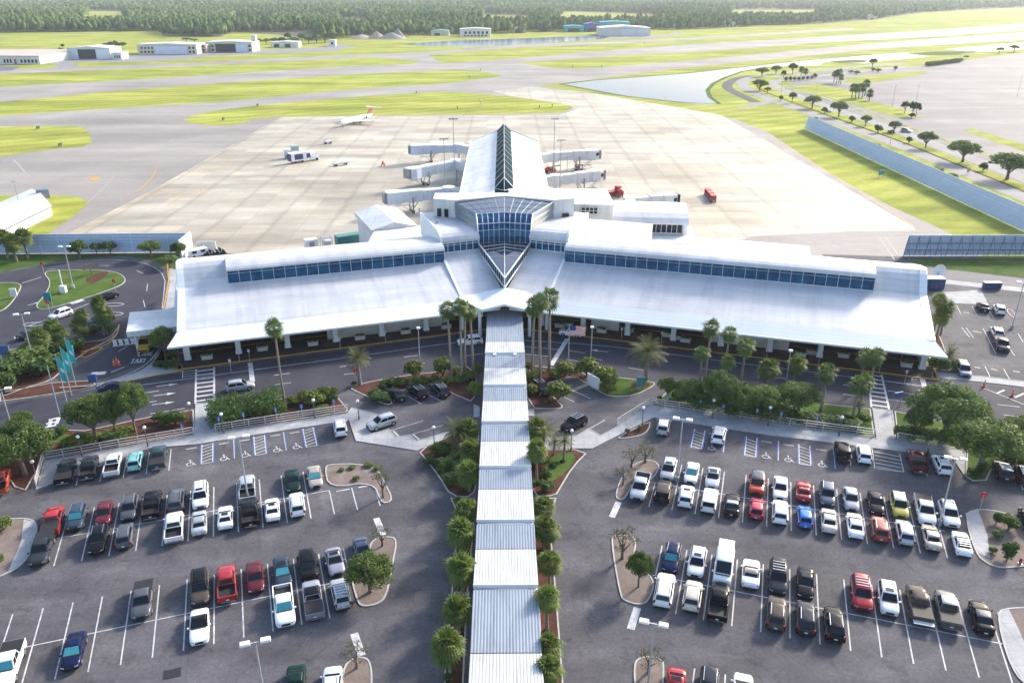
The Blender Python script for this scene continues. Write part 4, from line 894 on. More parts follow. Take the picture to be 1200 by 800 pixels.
# ================================================================ COVERED WALKWAY
def build_walkway():
    o = empty('covered_walkway', (0, 42, 0), 0, 'long white sawtooth-roofed walkway crossing the car park to the terminal', 'walkway')
    I = Matrix.Translation((0, -42, 0))
    mods = [(137.0, 134.1, 122.5, 117.0), (116.2, 112.5, 105.7), (105.0, 101.6, 94.8), (94.1, 90.5, 83.8), (83.2, 79.6, 73.0), (72.3, 68.6, 62.5), (62.0, 54.2, 47.0), (46.2, 42, 36)]
    hw = 3.13
    for i, m in enumerate(mods):
        y0, y1, y2 = (m[0], m[-2], m[-1])
        mb = MB(); z0, z1, zj, z2 = 3.95, 3.5, 3.58, 4.2
        # low rear panel with its gutter lip
        def slab(ya, za, yb, zb, t=.16):
            P_ = [(-hw, ya, za), (hw, ya, za), (hw, yb, zb), (-hw, yb, zb)]
            lo = [(x, y, z-t) for x, y, z in P_]
            mb.poly(P_[::-1]); mb.poly(lo); 
            for k in range(4): mb.poly([P_[k], P_[(k+1) % 4], lo[(k+1) % 4], lo[k]])
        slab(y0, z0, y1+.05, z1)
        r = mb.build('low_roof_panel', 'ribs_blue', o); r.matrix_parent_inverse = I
        mb = MB(); slab(y1, zj, y2, z2, .2)
        r = mb.build('high_roof_panel', 'ribs', o); r.matrix_parent_inverse = I
        mb = MB(); mb.box((0, y2-.06, z2-.2), (2*hw+.04, .1, .48)); f = mb.build('fascia', 'steelw', o); f.matrix_parent_inverse = I
        mb = MB(); mb.box((0, y1+.09, zj-.06), (2*hw, .12, .07)); f = mb.build('joint_flashing', 'dark', o); f.matrix_parent_inverse = I
        mb = MB()
        for s in (-1, 1):
            mb.box((s*(hw-.12), (y0+y2)/2, 3.2), (.16, y0-y2, .22)); 
            for y in (y0-.5, y2+.5): mb.tube([(s*2.5, y, 0), (s*2.5, y, 3.45)], .13, 8)
        mb.box((0, y2-.45, 3.75), (2*hw-.2, .2, .26));
        if i == 0: mb.box((-1.6, y2-.45, 3.95), (.5, .7, .35)); mb.box((1.6, y2-.45, 3.95), (.5, .7, .35))
        f = mb.build('steel_frame', 'steelw', o); f.matrix_parent_inverse = I
    p = [(-2.3, 20), (2.3, 20), (2.3, 128), (-2.3, 128)]
    sheet('walkway_floor', p, 'walk', .16)
build_walkway()

# ================================================================ CONCOURSE, JET BRIDGES
def build_concourse():
    o = empty('departure_concourse', (0, 190, 0), 0, 'white gabled departure pier with a dark glass ridge skylight behind the terminal', 'concourse')
    I = Matrix.Translation((0, -190, 0))
    def put(mb, n, m, par=None, sm=None):
        r = mb.build(n, m, par or o, smooth=sm)
        if not par: r.matrix_parent_inverse = I
        return r
    ya, yb, hw = 170, 289, 11.7
    for s in (-1, 1):
        mb = MB(); pts = [(s*hw, ya, 7.6), (s*2.4, ya, 10.0), (s*2.4, yb+8, 10.0), (s*hw, yb, 7.6)]; mb.poly(pts if s < 0 else pts[::-1])
        pts = [(s*hw, ya, 7.1), (s*hw, yb, 7.1), (s*hw, yb, 7.6), (s*hw, ya, 7.6)]; mb.poly(pts); put(mb, 'roof_slope', 'roofw')
        tr = MB(); tr.tube([(s*hw, ya, 7.65), (s*hw, yb, 7.65), (s*2.4, yb+8, 10.1)], .18, 6); put(tr, 'roof_edge', 'steelw')
        mb = MB(); mb.box((s*(hw-.8), (ya+yb)/2, 3.6), (.3, yb-ya, 7.1)); w = put(mb, 'wall', 'wallwhite')
        g = MB(); g.box((s*(hw-.62), (ya+yb)/2, 5.2), (.1, yb-ya-4, 1.8)); g.build('window', 'glass', w)
        pass
    mb = MB(); mb.poly([(-hw, yb, 0), (hw, yb, 0), (hw, yb, 7.6), (2.4, yb+8, 10), (-2.4, yb+8, 10), (-hw, yb, 7.6)][::-1]); put(mb, 'end_wall', 'wallwhite')
    y0, y1 = 207.5, 299
    for s in (-1, 1):
        mb = MB(); pts = [(s*2.4, y0-1.8, 10.0), (0, y0, 12.4), (0, y1, 12.4), (s*2.4, y1-1.5, 10)]; mb.poly(pts if s < 0 else pts[::-1]); pts = [(s*2.4, y0-1.8, 10.0), (0, y0-4, 9.9), (0, y0, 12.4)]; mb.poly(pts)
        mb.poly([(s*2.4, y0-1.8, 10.0), (s*3.4, y0-5.5, 9.7), (0, y0-4, 9.95)]); mb.poly([(s*2.4, y1-1.5, 10), (0, y1, 12.4), (0, y1+1, 9.9)]); w = put(mb, 'ridge_skylight', 'tealgl')
        mu = MB()
        for k in range(12): y = y0+(y1-y0-2)*k/11; mu.tube([(s*2.42, y-1.4 if k == 0 else y, 10.05), (0, y, 12.48)], .06 if k else .11, 4)
        mu.tube([(0, y0, 12.45), (0, y1, 12.45)], .1, 4); mu.tube([(s*2.42, y0-1.8, 10.05), (0, y0-4, 9.98)], .08, 4); mu.tube([(0, y0, 12.4), (0, y0-4, 9.98)], .06, 4); mu.build('mullions', 'steelw', w)
build_concourse()

def jet_bridge(label, rot, cab, z=3.3, wall=None, mat='greyblue', hood=False):
    a = Vector((rot[0], rot[1], 0)); b = Vector((cab[0], cab[1], 0)); d = (b-a); L = d.length; an = atan2(d.y, d.x)
    o = empty('jet_bridge', (a.x, a.y, 0), an, label, 'jet bridge', 'jet bridges around the departure pier')
    m = MB(); m.tube([(0, 0, z-.3), (0, 0, z+2.9)], 1.9, 14); m.tube([(0, 0, 0), (0, 0, z-.3)], .45, 10); m.build('rotunda', mat, o, smooth=40)
    if wall:
        w = Vector((wall[0], wall[1], 0))-a; l = w.length; wa = atan2(w.y, w.x)-an
        m = MB(); m.box((cos(wa)*l/2, sin(wa)*l/2, z+1.35), (l, 2.5, 2.8), wa); m.build('link_corridor', 'wallwhite', o)
    for nm, x0, x1, w, h in (('inner_tunnel', 1.5, L*.55, 2.5, 2.6), ('outer_tunnel', L*.5, L-1.8, 2.9, 3.0)):
        m = MB(); m.box(((x0+x1)/2, 0, z+1.3), (x1-x0, w, h)); n = int((x1-x0)/1.0)
        for i in range(n+1):
            x = x0+.1+(x1-x0-.2)*i/n
            for s in (-1, 1): m.box((x, s*(w/2+.05), z+1.3), (.14, .12, h-.1))
        m.box(((x0+x1)/2, 0, z+1.3+h/2+.06), (x1-x0+.02, w-.1, .12)); m.build(nm, mat, o)
    m = MB(); m.prism([(L-2, -1.8), (L+.6, -2.0), (L+2.1, -1.3), (L+2.1, 1.6), (L+.2, 2.1), (L-2, 1.8)], z-.25, z+3.0, 0, None, True); c = m.build('cab', mat, o)
    m = MB(); m.box((L+1.3, -1.75, z+1.7), (1.1, .2, 1.0), .42); m.box((L+2.12, .2, z+1.4), (.12, 1.4, 2.0)); m.build('cab_window', 'glass', c)
    m = MB()
    for x in (0, .5, 1.0): m.box((L+2.3+x*.5, .1, z+1.45), (.2, 2.9-.2*x, 3.0-.2*x))
    m.build('accordion_hood', 'black' if hood else 'grey', c)
    m = MB(); x = L-5
    for s in (-1, 1): m.tube([(x, s*1.9, .6), (x, s*1.9, z+1.2)], .2, 8); m.tube([(x-1.5, s*1.2, z-.3), (x, s*.9, .9)], .12, 6)
    m.box((x, 0, .75), (.6, 3.2, .45)); m.box((x, 0, z-.25), (.5, 3.6, .35)); m.build('support_leg', 'grey', o)
    for s in (-1, 1): m = MB(); m.tube([(x-.1, s*.75, .5), (x-.1, s*1.25, .5)], .5, 12); m.build('wheel', 'black', o)
    m = MB(); m.box((L-3.2, -2.6, z*.5), (4.2, .9, .12), 0, 0, 1., 0)
    for i in range(9): m.box((L-1.2-i*.45, -2.4, z-.2-i*z/9), (.42, .9, .06))
    m.tube([(L-1.2, -2.85, z+.8), (L-5, -2.85, 1.0)], .05, 5); m.build('service_stair', 'grey', o)
Gz = lambda u, v: G(u, v, 4.7)
jet_bridge('pale blue jet bridge, nearest of three on the west side of the pier', Gz(526, 225), Gz(461, 231), wall=(-11.2, 223))
jet_bridge('pale blue jet bridge, middle of three on the west side of the pier', Gz(534, 192), Gz(484, 202.5), wall=(-11.2, 259))
jet_bridge('pale blue jet bridge, farthest of three on the west side of the pier', Gz(538, 173.5), Gz(488, 175), wall=(-11.2, 288))
jet_bridge('white jet bridge, farther of two on the east side of the pier', Gz(649, 183), Gz(694, 181), wall=(11.2, 272), mat='wallwhite')
jet_bridge('white jet bridge, nearer of two on the east side of the pier', Gz(651, 210.5), Gz(698, 205.5), wall=(11.2, 238), mat='wallwhite')
jet_bridge('white jet bridge with a black hood behind the barrel-roofed lounge', Gz(738, 237), Gz(783, 234), wall=(30, 190.5), mat='wallwhite', hood=True)
# ================================================================ CARS
PAINTED = ('body', 'cabin', 'roof', 'mirror', 'bed', 'tailgate', 'spare_cover')
SPEC = {  # length, half width, height, belt, hood z, deck z, windscreen base/top y, roof rear y, rear glass base y, ground clearance
 'sedan': (4.75, .91, 1.44, .96, .93, 1.02, 1.02, .22, -.95, -1.72, .20), 'coupe': (4.55, .92, 1.36, .92, .90, .98, .75, .0, -.85, -1.75, .18),
 'hatchback': (4.15, .88, 1.50, .98, .96, 1.0, .98, .25, -1.45, -1.90, .20), 'suv': (4.7, .94, 1.69, 1.08, 1.05, 1.1, 1.0, .33, -1.78, -2.16, .24),
 'large suv': (5.05, 1.0, 1.84, 1.16, 1.14, 1.18, 1.15, .5, -2.1, -2.4, .28), 'minivan': (5.05, .98, 1.74, 1.08, 1.02, 1.1, 1.35, .45, -2.05, -2.4, .22),
 'van': (5.6, 1.02, 2.55, 1.30, 1.18, 1.3, 1.98, 1.18, -2.72, -2.80, .26), 'boxy van': (4.75, .94, 1.98, 1.12, 1.05, 1.12, 1.2, .75, -2.14, -2.26, .24), 'jeep': (4.5, .93, 1.84, 1.16, 1.16, 1.12, .85, .55, -1.86, -1.96, .34),
 'pickup': (5.75, 1.0, 1.86, 1.18, 1.16, 1.16, 1.35, .72, -.62, -.84, .32), 'convertible': (4.7, .94, 1.38, .94, .92, .98, .62, -.02, -.9, -1.25, .18)}
def make_car(kind):
    L, hw, Ht, belt, hood, deck, yb, yt, yrt, yrb, cl = SPEC[kind]
    root = empty('pickup_truck' if kind == 'pickup' else 'van' if kind in ('van', 'boxy van') else 'parked_car')
    h = L/2
    def ring(y, w, zl, zt):
        zm = (zl+zt)/2+.05
        half = [(.90*w, zl), (w, zl+.16), (w, zm), (.975*w, zt-.09), (.87*w, zt), (.5*w, zt+.025)]
        return [(-x, y, z) for x, z in half]+[(x, y, z) for x, z in reversed(half)]
    box = kind in ('jeep', 'van', 'boxy van')
    nose = .88 if box else .64
    ye = yrb-.05 if kind == 'pickup' else None
    st = [(h, hw*nose, cl+.14, hood*(.80 if box else .66)), (h-.07, hw*(nose+.14 if not box else .94), cl+.06, hood*(.9 if box else .77)), (h-.22, hw*(.90 if not box else .97), cl+.02, hood*(.95 if box else .84)), (h-.48, hw*.975, cl, hood*(.98 if box else .91)), (h-.95, hw, cl, hood*.965), (yb, hw, cl, hood), (0 if kind != 'pickup' else .1, hw, cl, belt)]
    if kind == 'pickup': st += [(ye, hw, cl, belt)]
    else: st += [(yrb, hw, cl, deck), (-h+.42, hw*.975, cl, deck*.985), (-h+.18, hw*.91, cl+.03, deck*.95), (-h+.05, hw*.80, cl+.08, deck*.86), (-h, hw*.68, cl+.16, deck*.70)]
    mb = MB(); mb.loft([ring(*s) for s in st]); mb.build('body', 'p_white', root, smooth=42)
    # cabin shell
    wb, wt = hw*.90, hw*(.74 if not box else .85)
    zb, zr = belt-.03, Ht-.09
    B = [(-wb, yb, zb), (wb, yb, zb), (wb, yrb, zb), (-wb, yrb, zb)]; Tq = [(-wt, yt, zr), (wt, yt, zr), (wt, yrt, zr), (-wt, yrt, zr)]
    R_ = [(-wt*.90, yt-.10, Ht-.02), (wt*.90, yt-.10, Ht-.02), (wt*.90, yrt+.12, Ht-.02), (-wt*.90, yrt+.12, Ht-.02)]
    mb = MB()
    for i in range(4): j = (i+1) % 4; mb.poly([B[j], B[i], Tq[i], Tq[j]])
    mb.poly(Tq[::-1]); mb.build('cabin', 'p_white', root)
    mb = MB(); S2 = [(-wt*.55, (yt+yrt)/2+.3, Ht), (wt*.55, (yt+yrt)/2+.3, Ht), (wt*.55, (yt+yrt)/2-.3, Ht), (-wt*.55, (yt+yrt)/2-.3, Ht)]
    e = [(x, y, z+.004) for x, y, z in Tq]; mb.loft([e, R_, S2]); mb.build('roof', 'p_white', root, smooth=50)
    def pane(a, b, c, d, u0, u1, v0, v1, off=.014):
        a, b, c, d = map(Vector, (a, b, c, d)); n = (b-a).cross(d-a).normalized()*off
        f = lambda u, v: tuple(a.lerp(b, u).lerp(d.lerp(c, u), v)+n)
        return [f(u0, v0), f(u1, v0), f(u1, v1), f(u0, v1)]
    mb = MB(); mb.poly(pane(B[1], B[0], Tq[0], Tq[1], .05, .95, .06, .95)); mb.build('windscreen', 'glass', root)
    mb = MB(); mb.box((0, yb+.05, hood+.03), (wb*1.7, .14, .03)); mb.build('wiper_cowl', 'black', root)
    mb = MB(); mb.poly(pane(B[3], B[2], Tq[2], Tq[3], .08, .92, .16, .90)); mb.build('rear_window', 'glass', root)
    for s in (0, 1):
        q = (B[0], B[3], Tq[3], Tq[0]) if s == 0 else (B[2], B[1], Tq[1], Tq[2])
        cuts = [(.07, .46), (.50, .93)]
        if s == 1: cuts = [(1-b, 1-a) for a, b in cuts]
        if kind in ('van', 'boxy van') : cuts = [(.05, .26)] if s == 0 else [(.74, .95)]
        for a, b in cuts:
            mb = MB(); mb.poly(pane(*q, a, b, .14, .88)); mb.build('side_window', 'glass', root)
    # lamps, grille, bumpers, plate
    fz = hood*.66
    for s in (-1, 1):
        mb = MB(); mb.box((s*hw*.66, h-.15, fz+.04), (hw*.36, .20, .14), -s*.45); mb.build('headlight', 'lampw', root)
        mb = MB()
        tx, tz = (hw*.86, deck*.74) if kind not in ('suv', 'large suv', 'minivan', 'hatchback', 'van', 'boxy van', 'pickup') else (hw*.90, deck*.86)
        mb.box((s*(tx-.10), -h+.12, tz), (.18, .16, .16 if kind in ('sedan', 'coupe', 'convertible') else .34)); mb.build('taillight', 'lampred', root)
        mb = MB(); mb.box((s*(hw+.10), yb-.18, belt+.05), (.20, .12, .15), 0, 0, .85); mb.build('mirror', 'p_white', root)
    mb = MB(); mb.box((0, h-.03, fz-.06), (hw*.86, .10, .24)); mb.box((0, h-.06, cl+.18), (hw*1.3, .12, .14)); mb.build('grille', 'black', root)
    mb = MB(); mb.box((0, -h+.02, cl+.18), (hw*1.5, .12, .16)); mb.build('rear_bumper', 'black' if kind != 'pickup' else 'chrome', root)
    mb = MB(); mb.box((0, -h-.012 if kind != 'pickup' else -h-.0, deck*.62), (.32, .03, .13)); mb.build('licence_plate', 'plate', root)
    rw = .33 if kind in ('sedan', 'coupe', 'hatchback', 'convertible') else .38
    wb2 = L*.295
    for s in (-1, 1):
        for y in (wb2, -wb2*1.02):
            mb = MB(); mb.tube([(s*(hw-.20), y, rw), (s*(hw+.012), y, rw)], rw, 16); w = mb.build('wheel', 'black', root, smooth=40)
            mb = MB(); mb.tube([(s*(hw+.005), y, rw), (s*(hw+.022), y, rw)], rw*.64, 12); mb.build('rim', 'rim', w)
    if kind in ('suv', 'large suv', 'minivan'):
        for s in (-1, 1): mb = MB(); mb.box((s*wt*.84, (yt+yrt)/2, Ht+.03), (.05, (yt-yrt)*.82, .045)); mb.build('roof_rail', 'chrome' if kind == 'suv' else 'black', root)
    if kind == 'pickup':
        y0, y1 = -h+.08, yrb-.09
        mb = MB()
        for s in (-1, 1): mb.box((s*(hw-.06), (y0+y1)/2, (cl+.10+belt)/2), (.12, y1-y0, belt-cl-.10))
        mb.box((0, (y0+y1)/2, cl+.30), (2*hw-.24, y1-y0, .40)); mb.build('bed', 'p_white', root)
        mb = MB(); mb.box((0, (y0+y1)/2, cl+.515), (2*hw-.30, y1-y0-.14, .02)); mb.box((0, y1-.03, .95), (2*hw-.30, .04, .5))
        for s in (-1, 1): mb.box((s*(hw-.135), (y0+y1)/2, (belt+cl+.5)/2), (.02, y1-y0-.1, belt-cl-.52))
        mb.build('bed_liner', 'black', root)
        mb = MB(); mb.box((0, y0-.03, (belt+cl+.3)/2), (2*hw-.02, .10, belt-cl-.32)); mb.build('tailgate', 'p_white', root)
    if kind == 'jeep':
        for s in (-1, 1):
            for y in (wb2, -wb2*1.02): mb = MB(); mb.box((s*(hw+.06), y, rw*2+.1), (.26, 1.0, .08)); mb.build('wheel_flare', 'black', root)
        mb = MB(); mb.tube([(0, -h-.02, .98), (0, -h-.24, .98)], .37, 14); mb.build('spare_wheel', 'black', root)
    return Stock(root)
CARS = {k: make_car(k) for k in SPEC}
def extra(o, nm, mb, mat): return mb.build(nm, mat, o)
def car_at(kind, col, x, y, rz, opt=(), s=1.):
    o = CARS[kind].take((x, y, .035), rz, (.95*R.uniform(.97, 1.03), .95*R.uniform(.96, 1.03), .95*R.uniform(.97, 1.03)))
    L, hw, Ht, belt, hood, deck, yb, yt, yrt, yrb, cl = SPEC[kind]
    for c in kids_fast(o):
        nm = c.name.split('.')[0]
        if nm in PAINTED:
            m = MT['p_'+col]
            if nm == 'roof':
                for t in opt:
                    if t.startswith('roof:'): m = MT['p_'+t[5:]] if 'p_'+t[5:] in MT else MT[t[5:]]
            if nm == 'cabin' and 'softcabin' in opt:
                for t in opt:
                    if t.startswith('roof:'): m = MT['p_'+t[5:]] if 'p_'+t[5:] in MT else MT[t[5:]]
            c.material_slots[0].link = 'OBJECT'; c.material_slots[0].material = m
        elif nm == 'windscreen':
            if 'label' in c: del c['label']
            c.material_slots[0].link = 'OBJECT'; c.material_slots[0].material = MT['shade' if 'shade' in opt else 'glass']
            if 'shade' in opt: c['label'] = 'windscreen with a teal foil sunshade behind it'
    if 'cover' in opt:
        mb = MB(); mb.box((0, (-L/2+.08+yrb-.1)/2, belt+.02), (2*hw-.1, yrb+L/2-.22, .07)); extra(o, 'bed_cover', mb, 'black')
    if 'gatedown' in opt:
        mb = MB(); mb.box((0, -L/2-.28, .82), (2*hw-.06, .55, .07)); extra(o, 'lowered_tailgate', mb, flat('pale_plate', (.5, .52, .55)))
    if 'sunroof' in opt:
        mb = MB(); mb.box((0, yt-.42, Ht+.004), (hw*.86, .52, .02)); extra(o, 'sunroof', mb, 'glass')
    if 'bigroof' in opt:
        mb = MB(); mb.box((0, (yt+yrt)/2, Ht+.004), (hw*1.02, (yt-yrt)*.66, .02)); extra(o, 'glass_roof', mb, 'glass')
    if 'rack' in opt:
        for i in range(4): mb = MB(); mb.box((0, yt-.35-i*.45, Ht+.05), (hw*1.35, .06, .06)); extra(o, 'roof_bar', mb, 'chrome' if col != 'red' else 'p_white')
    if 'hitchrack' in opt:
        mb = MB(); [mb.box((0, -L/2-.25-.12*i, .75), (1.5, .05, .35)) for i in range(3)]; extra(o, 'cargo_rack', mb, 'black')
    return o
def kids_fast(o): return list(o.children) if o.children else []
def heading(dx, dy): return atan2(dy, dx)-pi/2

KN = {'suv': 'SUV', 'large suv': 'large SUV', 'pickup': 'pickup', 'sedan': 'sedan', 'coupe': 'coupe', 'hatchback': 'hatchback', 'van': 'tall van', 'boxy van': 'boxy van', 'jeep': 'boxy off-roader', 'convertible': 'convertible', 'minivan': 'minivan'}
CATN = {'pickup': 'pickup truck', 'van': 'van', 'boxy van': 'van'}
LOTS = [  # row, slot, side(+ far / - near), kind, colour, facing c=camera a=away, options
 ('LT', -1, 0, 'pickup', 'black', 'a', ('cover',)), ('LT', 0, 0, 'pickup', 'dark grey', 'a', ()), ('LT', 1, 0, 'pickup', 'white', 'a', ()), ('LT', 2, 0, 'suv', 'teal', 'a', ()), ('LT', 3, 0, 'pickup', 'dark teal', 'a', ('cover',)),
 ('LA', -1, 1, 'pickup', 'red', 'a', ('cover',)), ('LA', 0, 1, 'suv', 'slate', 'c', ('shade',)), ('LA', 1, 1, 'sedan', 'maroon', 'c', ()), ('LA', 2, 1, 'suv', 'grey', 'c', ()), ('LA', 3, 1, 'pickup', 'black', 'a', ()), ('LA', 4, 1, 'large suv', 'grey', 'a', ('hitchrack',)), ('LA', 5, 1, 'large suv', 'white', 'c', ('sunroof',)),
 ('LA', 7, 1, 'pickup', 'silver', 'a', ()), ('LA', 9, 1, 'sedan', 'dark green', 'c', ()), ('LA', 10, 1, 'sedan', 'champagne', 'c', ('shade',)),
 ('LA', -1, -1, 'pickup', 'dark grey', 'c', ('cover',)), ('LA', 1, -1, 'suv', 'black', 'c', ()), ('LA', 2, -1, 'suv', 'grey', 'a', ()), ('LA', 4, -1, 'pickup', 'white', 'a', ()), ('LA', 5, -1, 'sedan', 'silver', 'a', ()), ('LA', 6, -1, 'coupe', 'white', 'a', ('sunroof',)), ('LA', 7, -1, 'pickup', 'black', 'a', ()), ('LA', 8, -1, 'sedan', 'white', 'a', ('sunroof',)), ('LA', 9, -1, 'suv', 'white', 'a', ()),
 ('LB', 3, 1, 'pickup', 'grey', 'c', ('cover',)), ('LB', 5, 1, 'large suv', 'bronze', 'c', ('roof:black',)), ('LB', 6, 1, 'pickup', 'red', 'a', ()), ('LB', 7, 1, 'sedan', 'maroon', 'c', ()), ('LB', 8, 1, 'sedan', 'slate', 'c', ('shade', 'bigroof')), ('LB', 9, 1, 'jeep', 'black', 'c', ()), ('LB', 10, 1, 'coupe', 'lavender grey', 'c', ('bigroof',)), ('LB', 11.2, 1, 'coupe', 'blue grey', 'c', ()),
 ('LB', -1, -1, 'pickup', 'white', 'c', ('shade', 'cover')), ('LB', 1, -1, 'sedan', 'navy', 'c', ('shade',)), ('LB', 5, -1, 'convertible', 'white', 'c', ('roof:black', 'softcabin')), ('LB', 8, -1, 'pickup', 'white', 'c', ('shade',)), ('LB', 9, -1, 'pickup', 'lavender grey', 'a', ('cover', 'roof:black')), ('LB', 10, -1, 'suv', 'silver', 'a', ('rack',)),
 ('RA', -1, 1, 'suv', 'silver', 'c', ('sunroof',)), ('RA', 0, 1, 'sedan', 'white', 'c', ('shade',)), ('RA', 1, 1, 'coupe', 'silver', 'c', ('bigroof',)), ('RA', 3, 1, 'jeep', 'orange red', 'c', ('roof:grey',)), ('RA', 4, 1, 'sedan', 'white', 'c', ()), ('RA', 5, 1, 'coupe', 'red', 'a', ()), ('RA', 6, 1, 'suv', 'blue grey', 'c', ()), ('RA', 7, 1, 'sedan', 'lavender grey', 'c', ()), ('RA', 8, 1, 'sedan', 'black', 'c', ()), ('RA', 9, 1, 'suv', 'yellow', 'c', ('roof:silver',)), ('RA', 10, 1, 'pickup', 'white', 'c', ('cover',)), ('RA', 11, 1, 'suv', 'white', 'c', ()),
 ('RA', -1, -1, 'jeep', 'black', 'a', ('roof:bronze',)), ('RA', 0, -1, 'suv', 'white', 'a', ('sunroof',)), ('RA', 1, -1, 'boxy van', 'white', 'a', ()), ('RA', 2, -1, 'coupe', 'black', 'a', ('roof:silver',)), ('RA', 3, -1, 'hatchback', 'pink red', 'a', ()), ('RA', 4, -1, 'suv', 'white', 'a', ()), ('RA', 5, -1, 'hatchback', 'bright blue', 'a', ()), ('RA', 6, -1, 'sedan', 'cream', 'a', ()), ('RA', 7, -1, 'sedan', 'white', 'a', ()), ('RA', 8, -1, 'suv', 'rust red', 'a', ()), ('RA', 9, -1, 'suv', 'silver', 'a', ()), ('RA', 10, -1, 'sedan', 'champagne', 'a', ()), ('RA', 11.1, -1, 'coupe', 'white', 'a', ('rack',)),
 ('RB', 0, 1, 'suv', 'navy', 'c', ('shade',)), ('RB', 1, 1, 'suv', 'white', 'c', ('sunroof',)), ('RB', 2, 1, 'van', 'white', 'c', ()), ('RB', 3, 1, 'convertible', 'white', 'a', ('roof:champagne', 'softcabin')), ('RB', 4, 1, 'large suv', 'dark grey', 'c', ('rack',)), ('RB', 5, 1, 'sedan', 'black', 'c', ('bigroof',)), ('RB', 7, 1, 'large suv', 'red', 'c', ('rack',)), ('RB', 8, 1, 'suv', 'white', 'c', ('sunroof',)), ('RB', 9, 1, 'pickup', 'bronze', 'a', ('gatedown', 'cover')), ('RB', 10, 1, 'pickup', 'grey', 'a', ('cover', 'roof:silver')), ('RB', 11.1, 1, 'sedan', 'black', 'a', ('roof:grey',)),
 ('RB', 0, -1, 'large suv', 'white', 'a', ()), ('RB', 1, -1, 'suv', 'cream', 'a', ()), ('RB', 2, -1, 'pickup', 'black', 'a', ()), ('RB', 4, -1, 'suv', 'bronze', 'a', ()), ('RB', 5, -1, 'suv', 'dark grey', 'a', ()), ('RB', 6, -1, 'suv', 'black', 'a', ()),
]
ROWN = {('LT', 0): 'walkway row of left lot', ('LA', 1): 'second row of left lot', ('LA', -1): 'third row of left lot', ('LB', 1): 'fourth row of left lot', ('LB', -1): 'fifth row of left lot',
        ('RA', 1): 'second row of right lot', ('RA', -1): 'third row of right lot', ('RB', 1): 'fourth row of right lot', ('RB', -1): 'fifth row of right lot'}
LABELS = {}
def uniq(label, where=''):
    if label in LABELS:
        print('DUP LABEL', label)
    LABELS[label] = 1; return label
def desc(kind, col, opt):
    d = col+' '+KN[kind]
    if 'shade' in opt: d += ' with teal sunshade'
    elif 'rack' in opt: d += ' with roof rack'
    elif 'gatedown' in opt: d += ' with lowered tailgate'
    elif 'hitchrack' in opt: d += ' with cargo rack'
    elif 'sunroof' in opt: d += ' with sunroof'
    return d
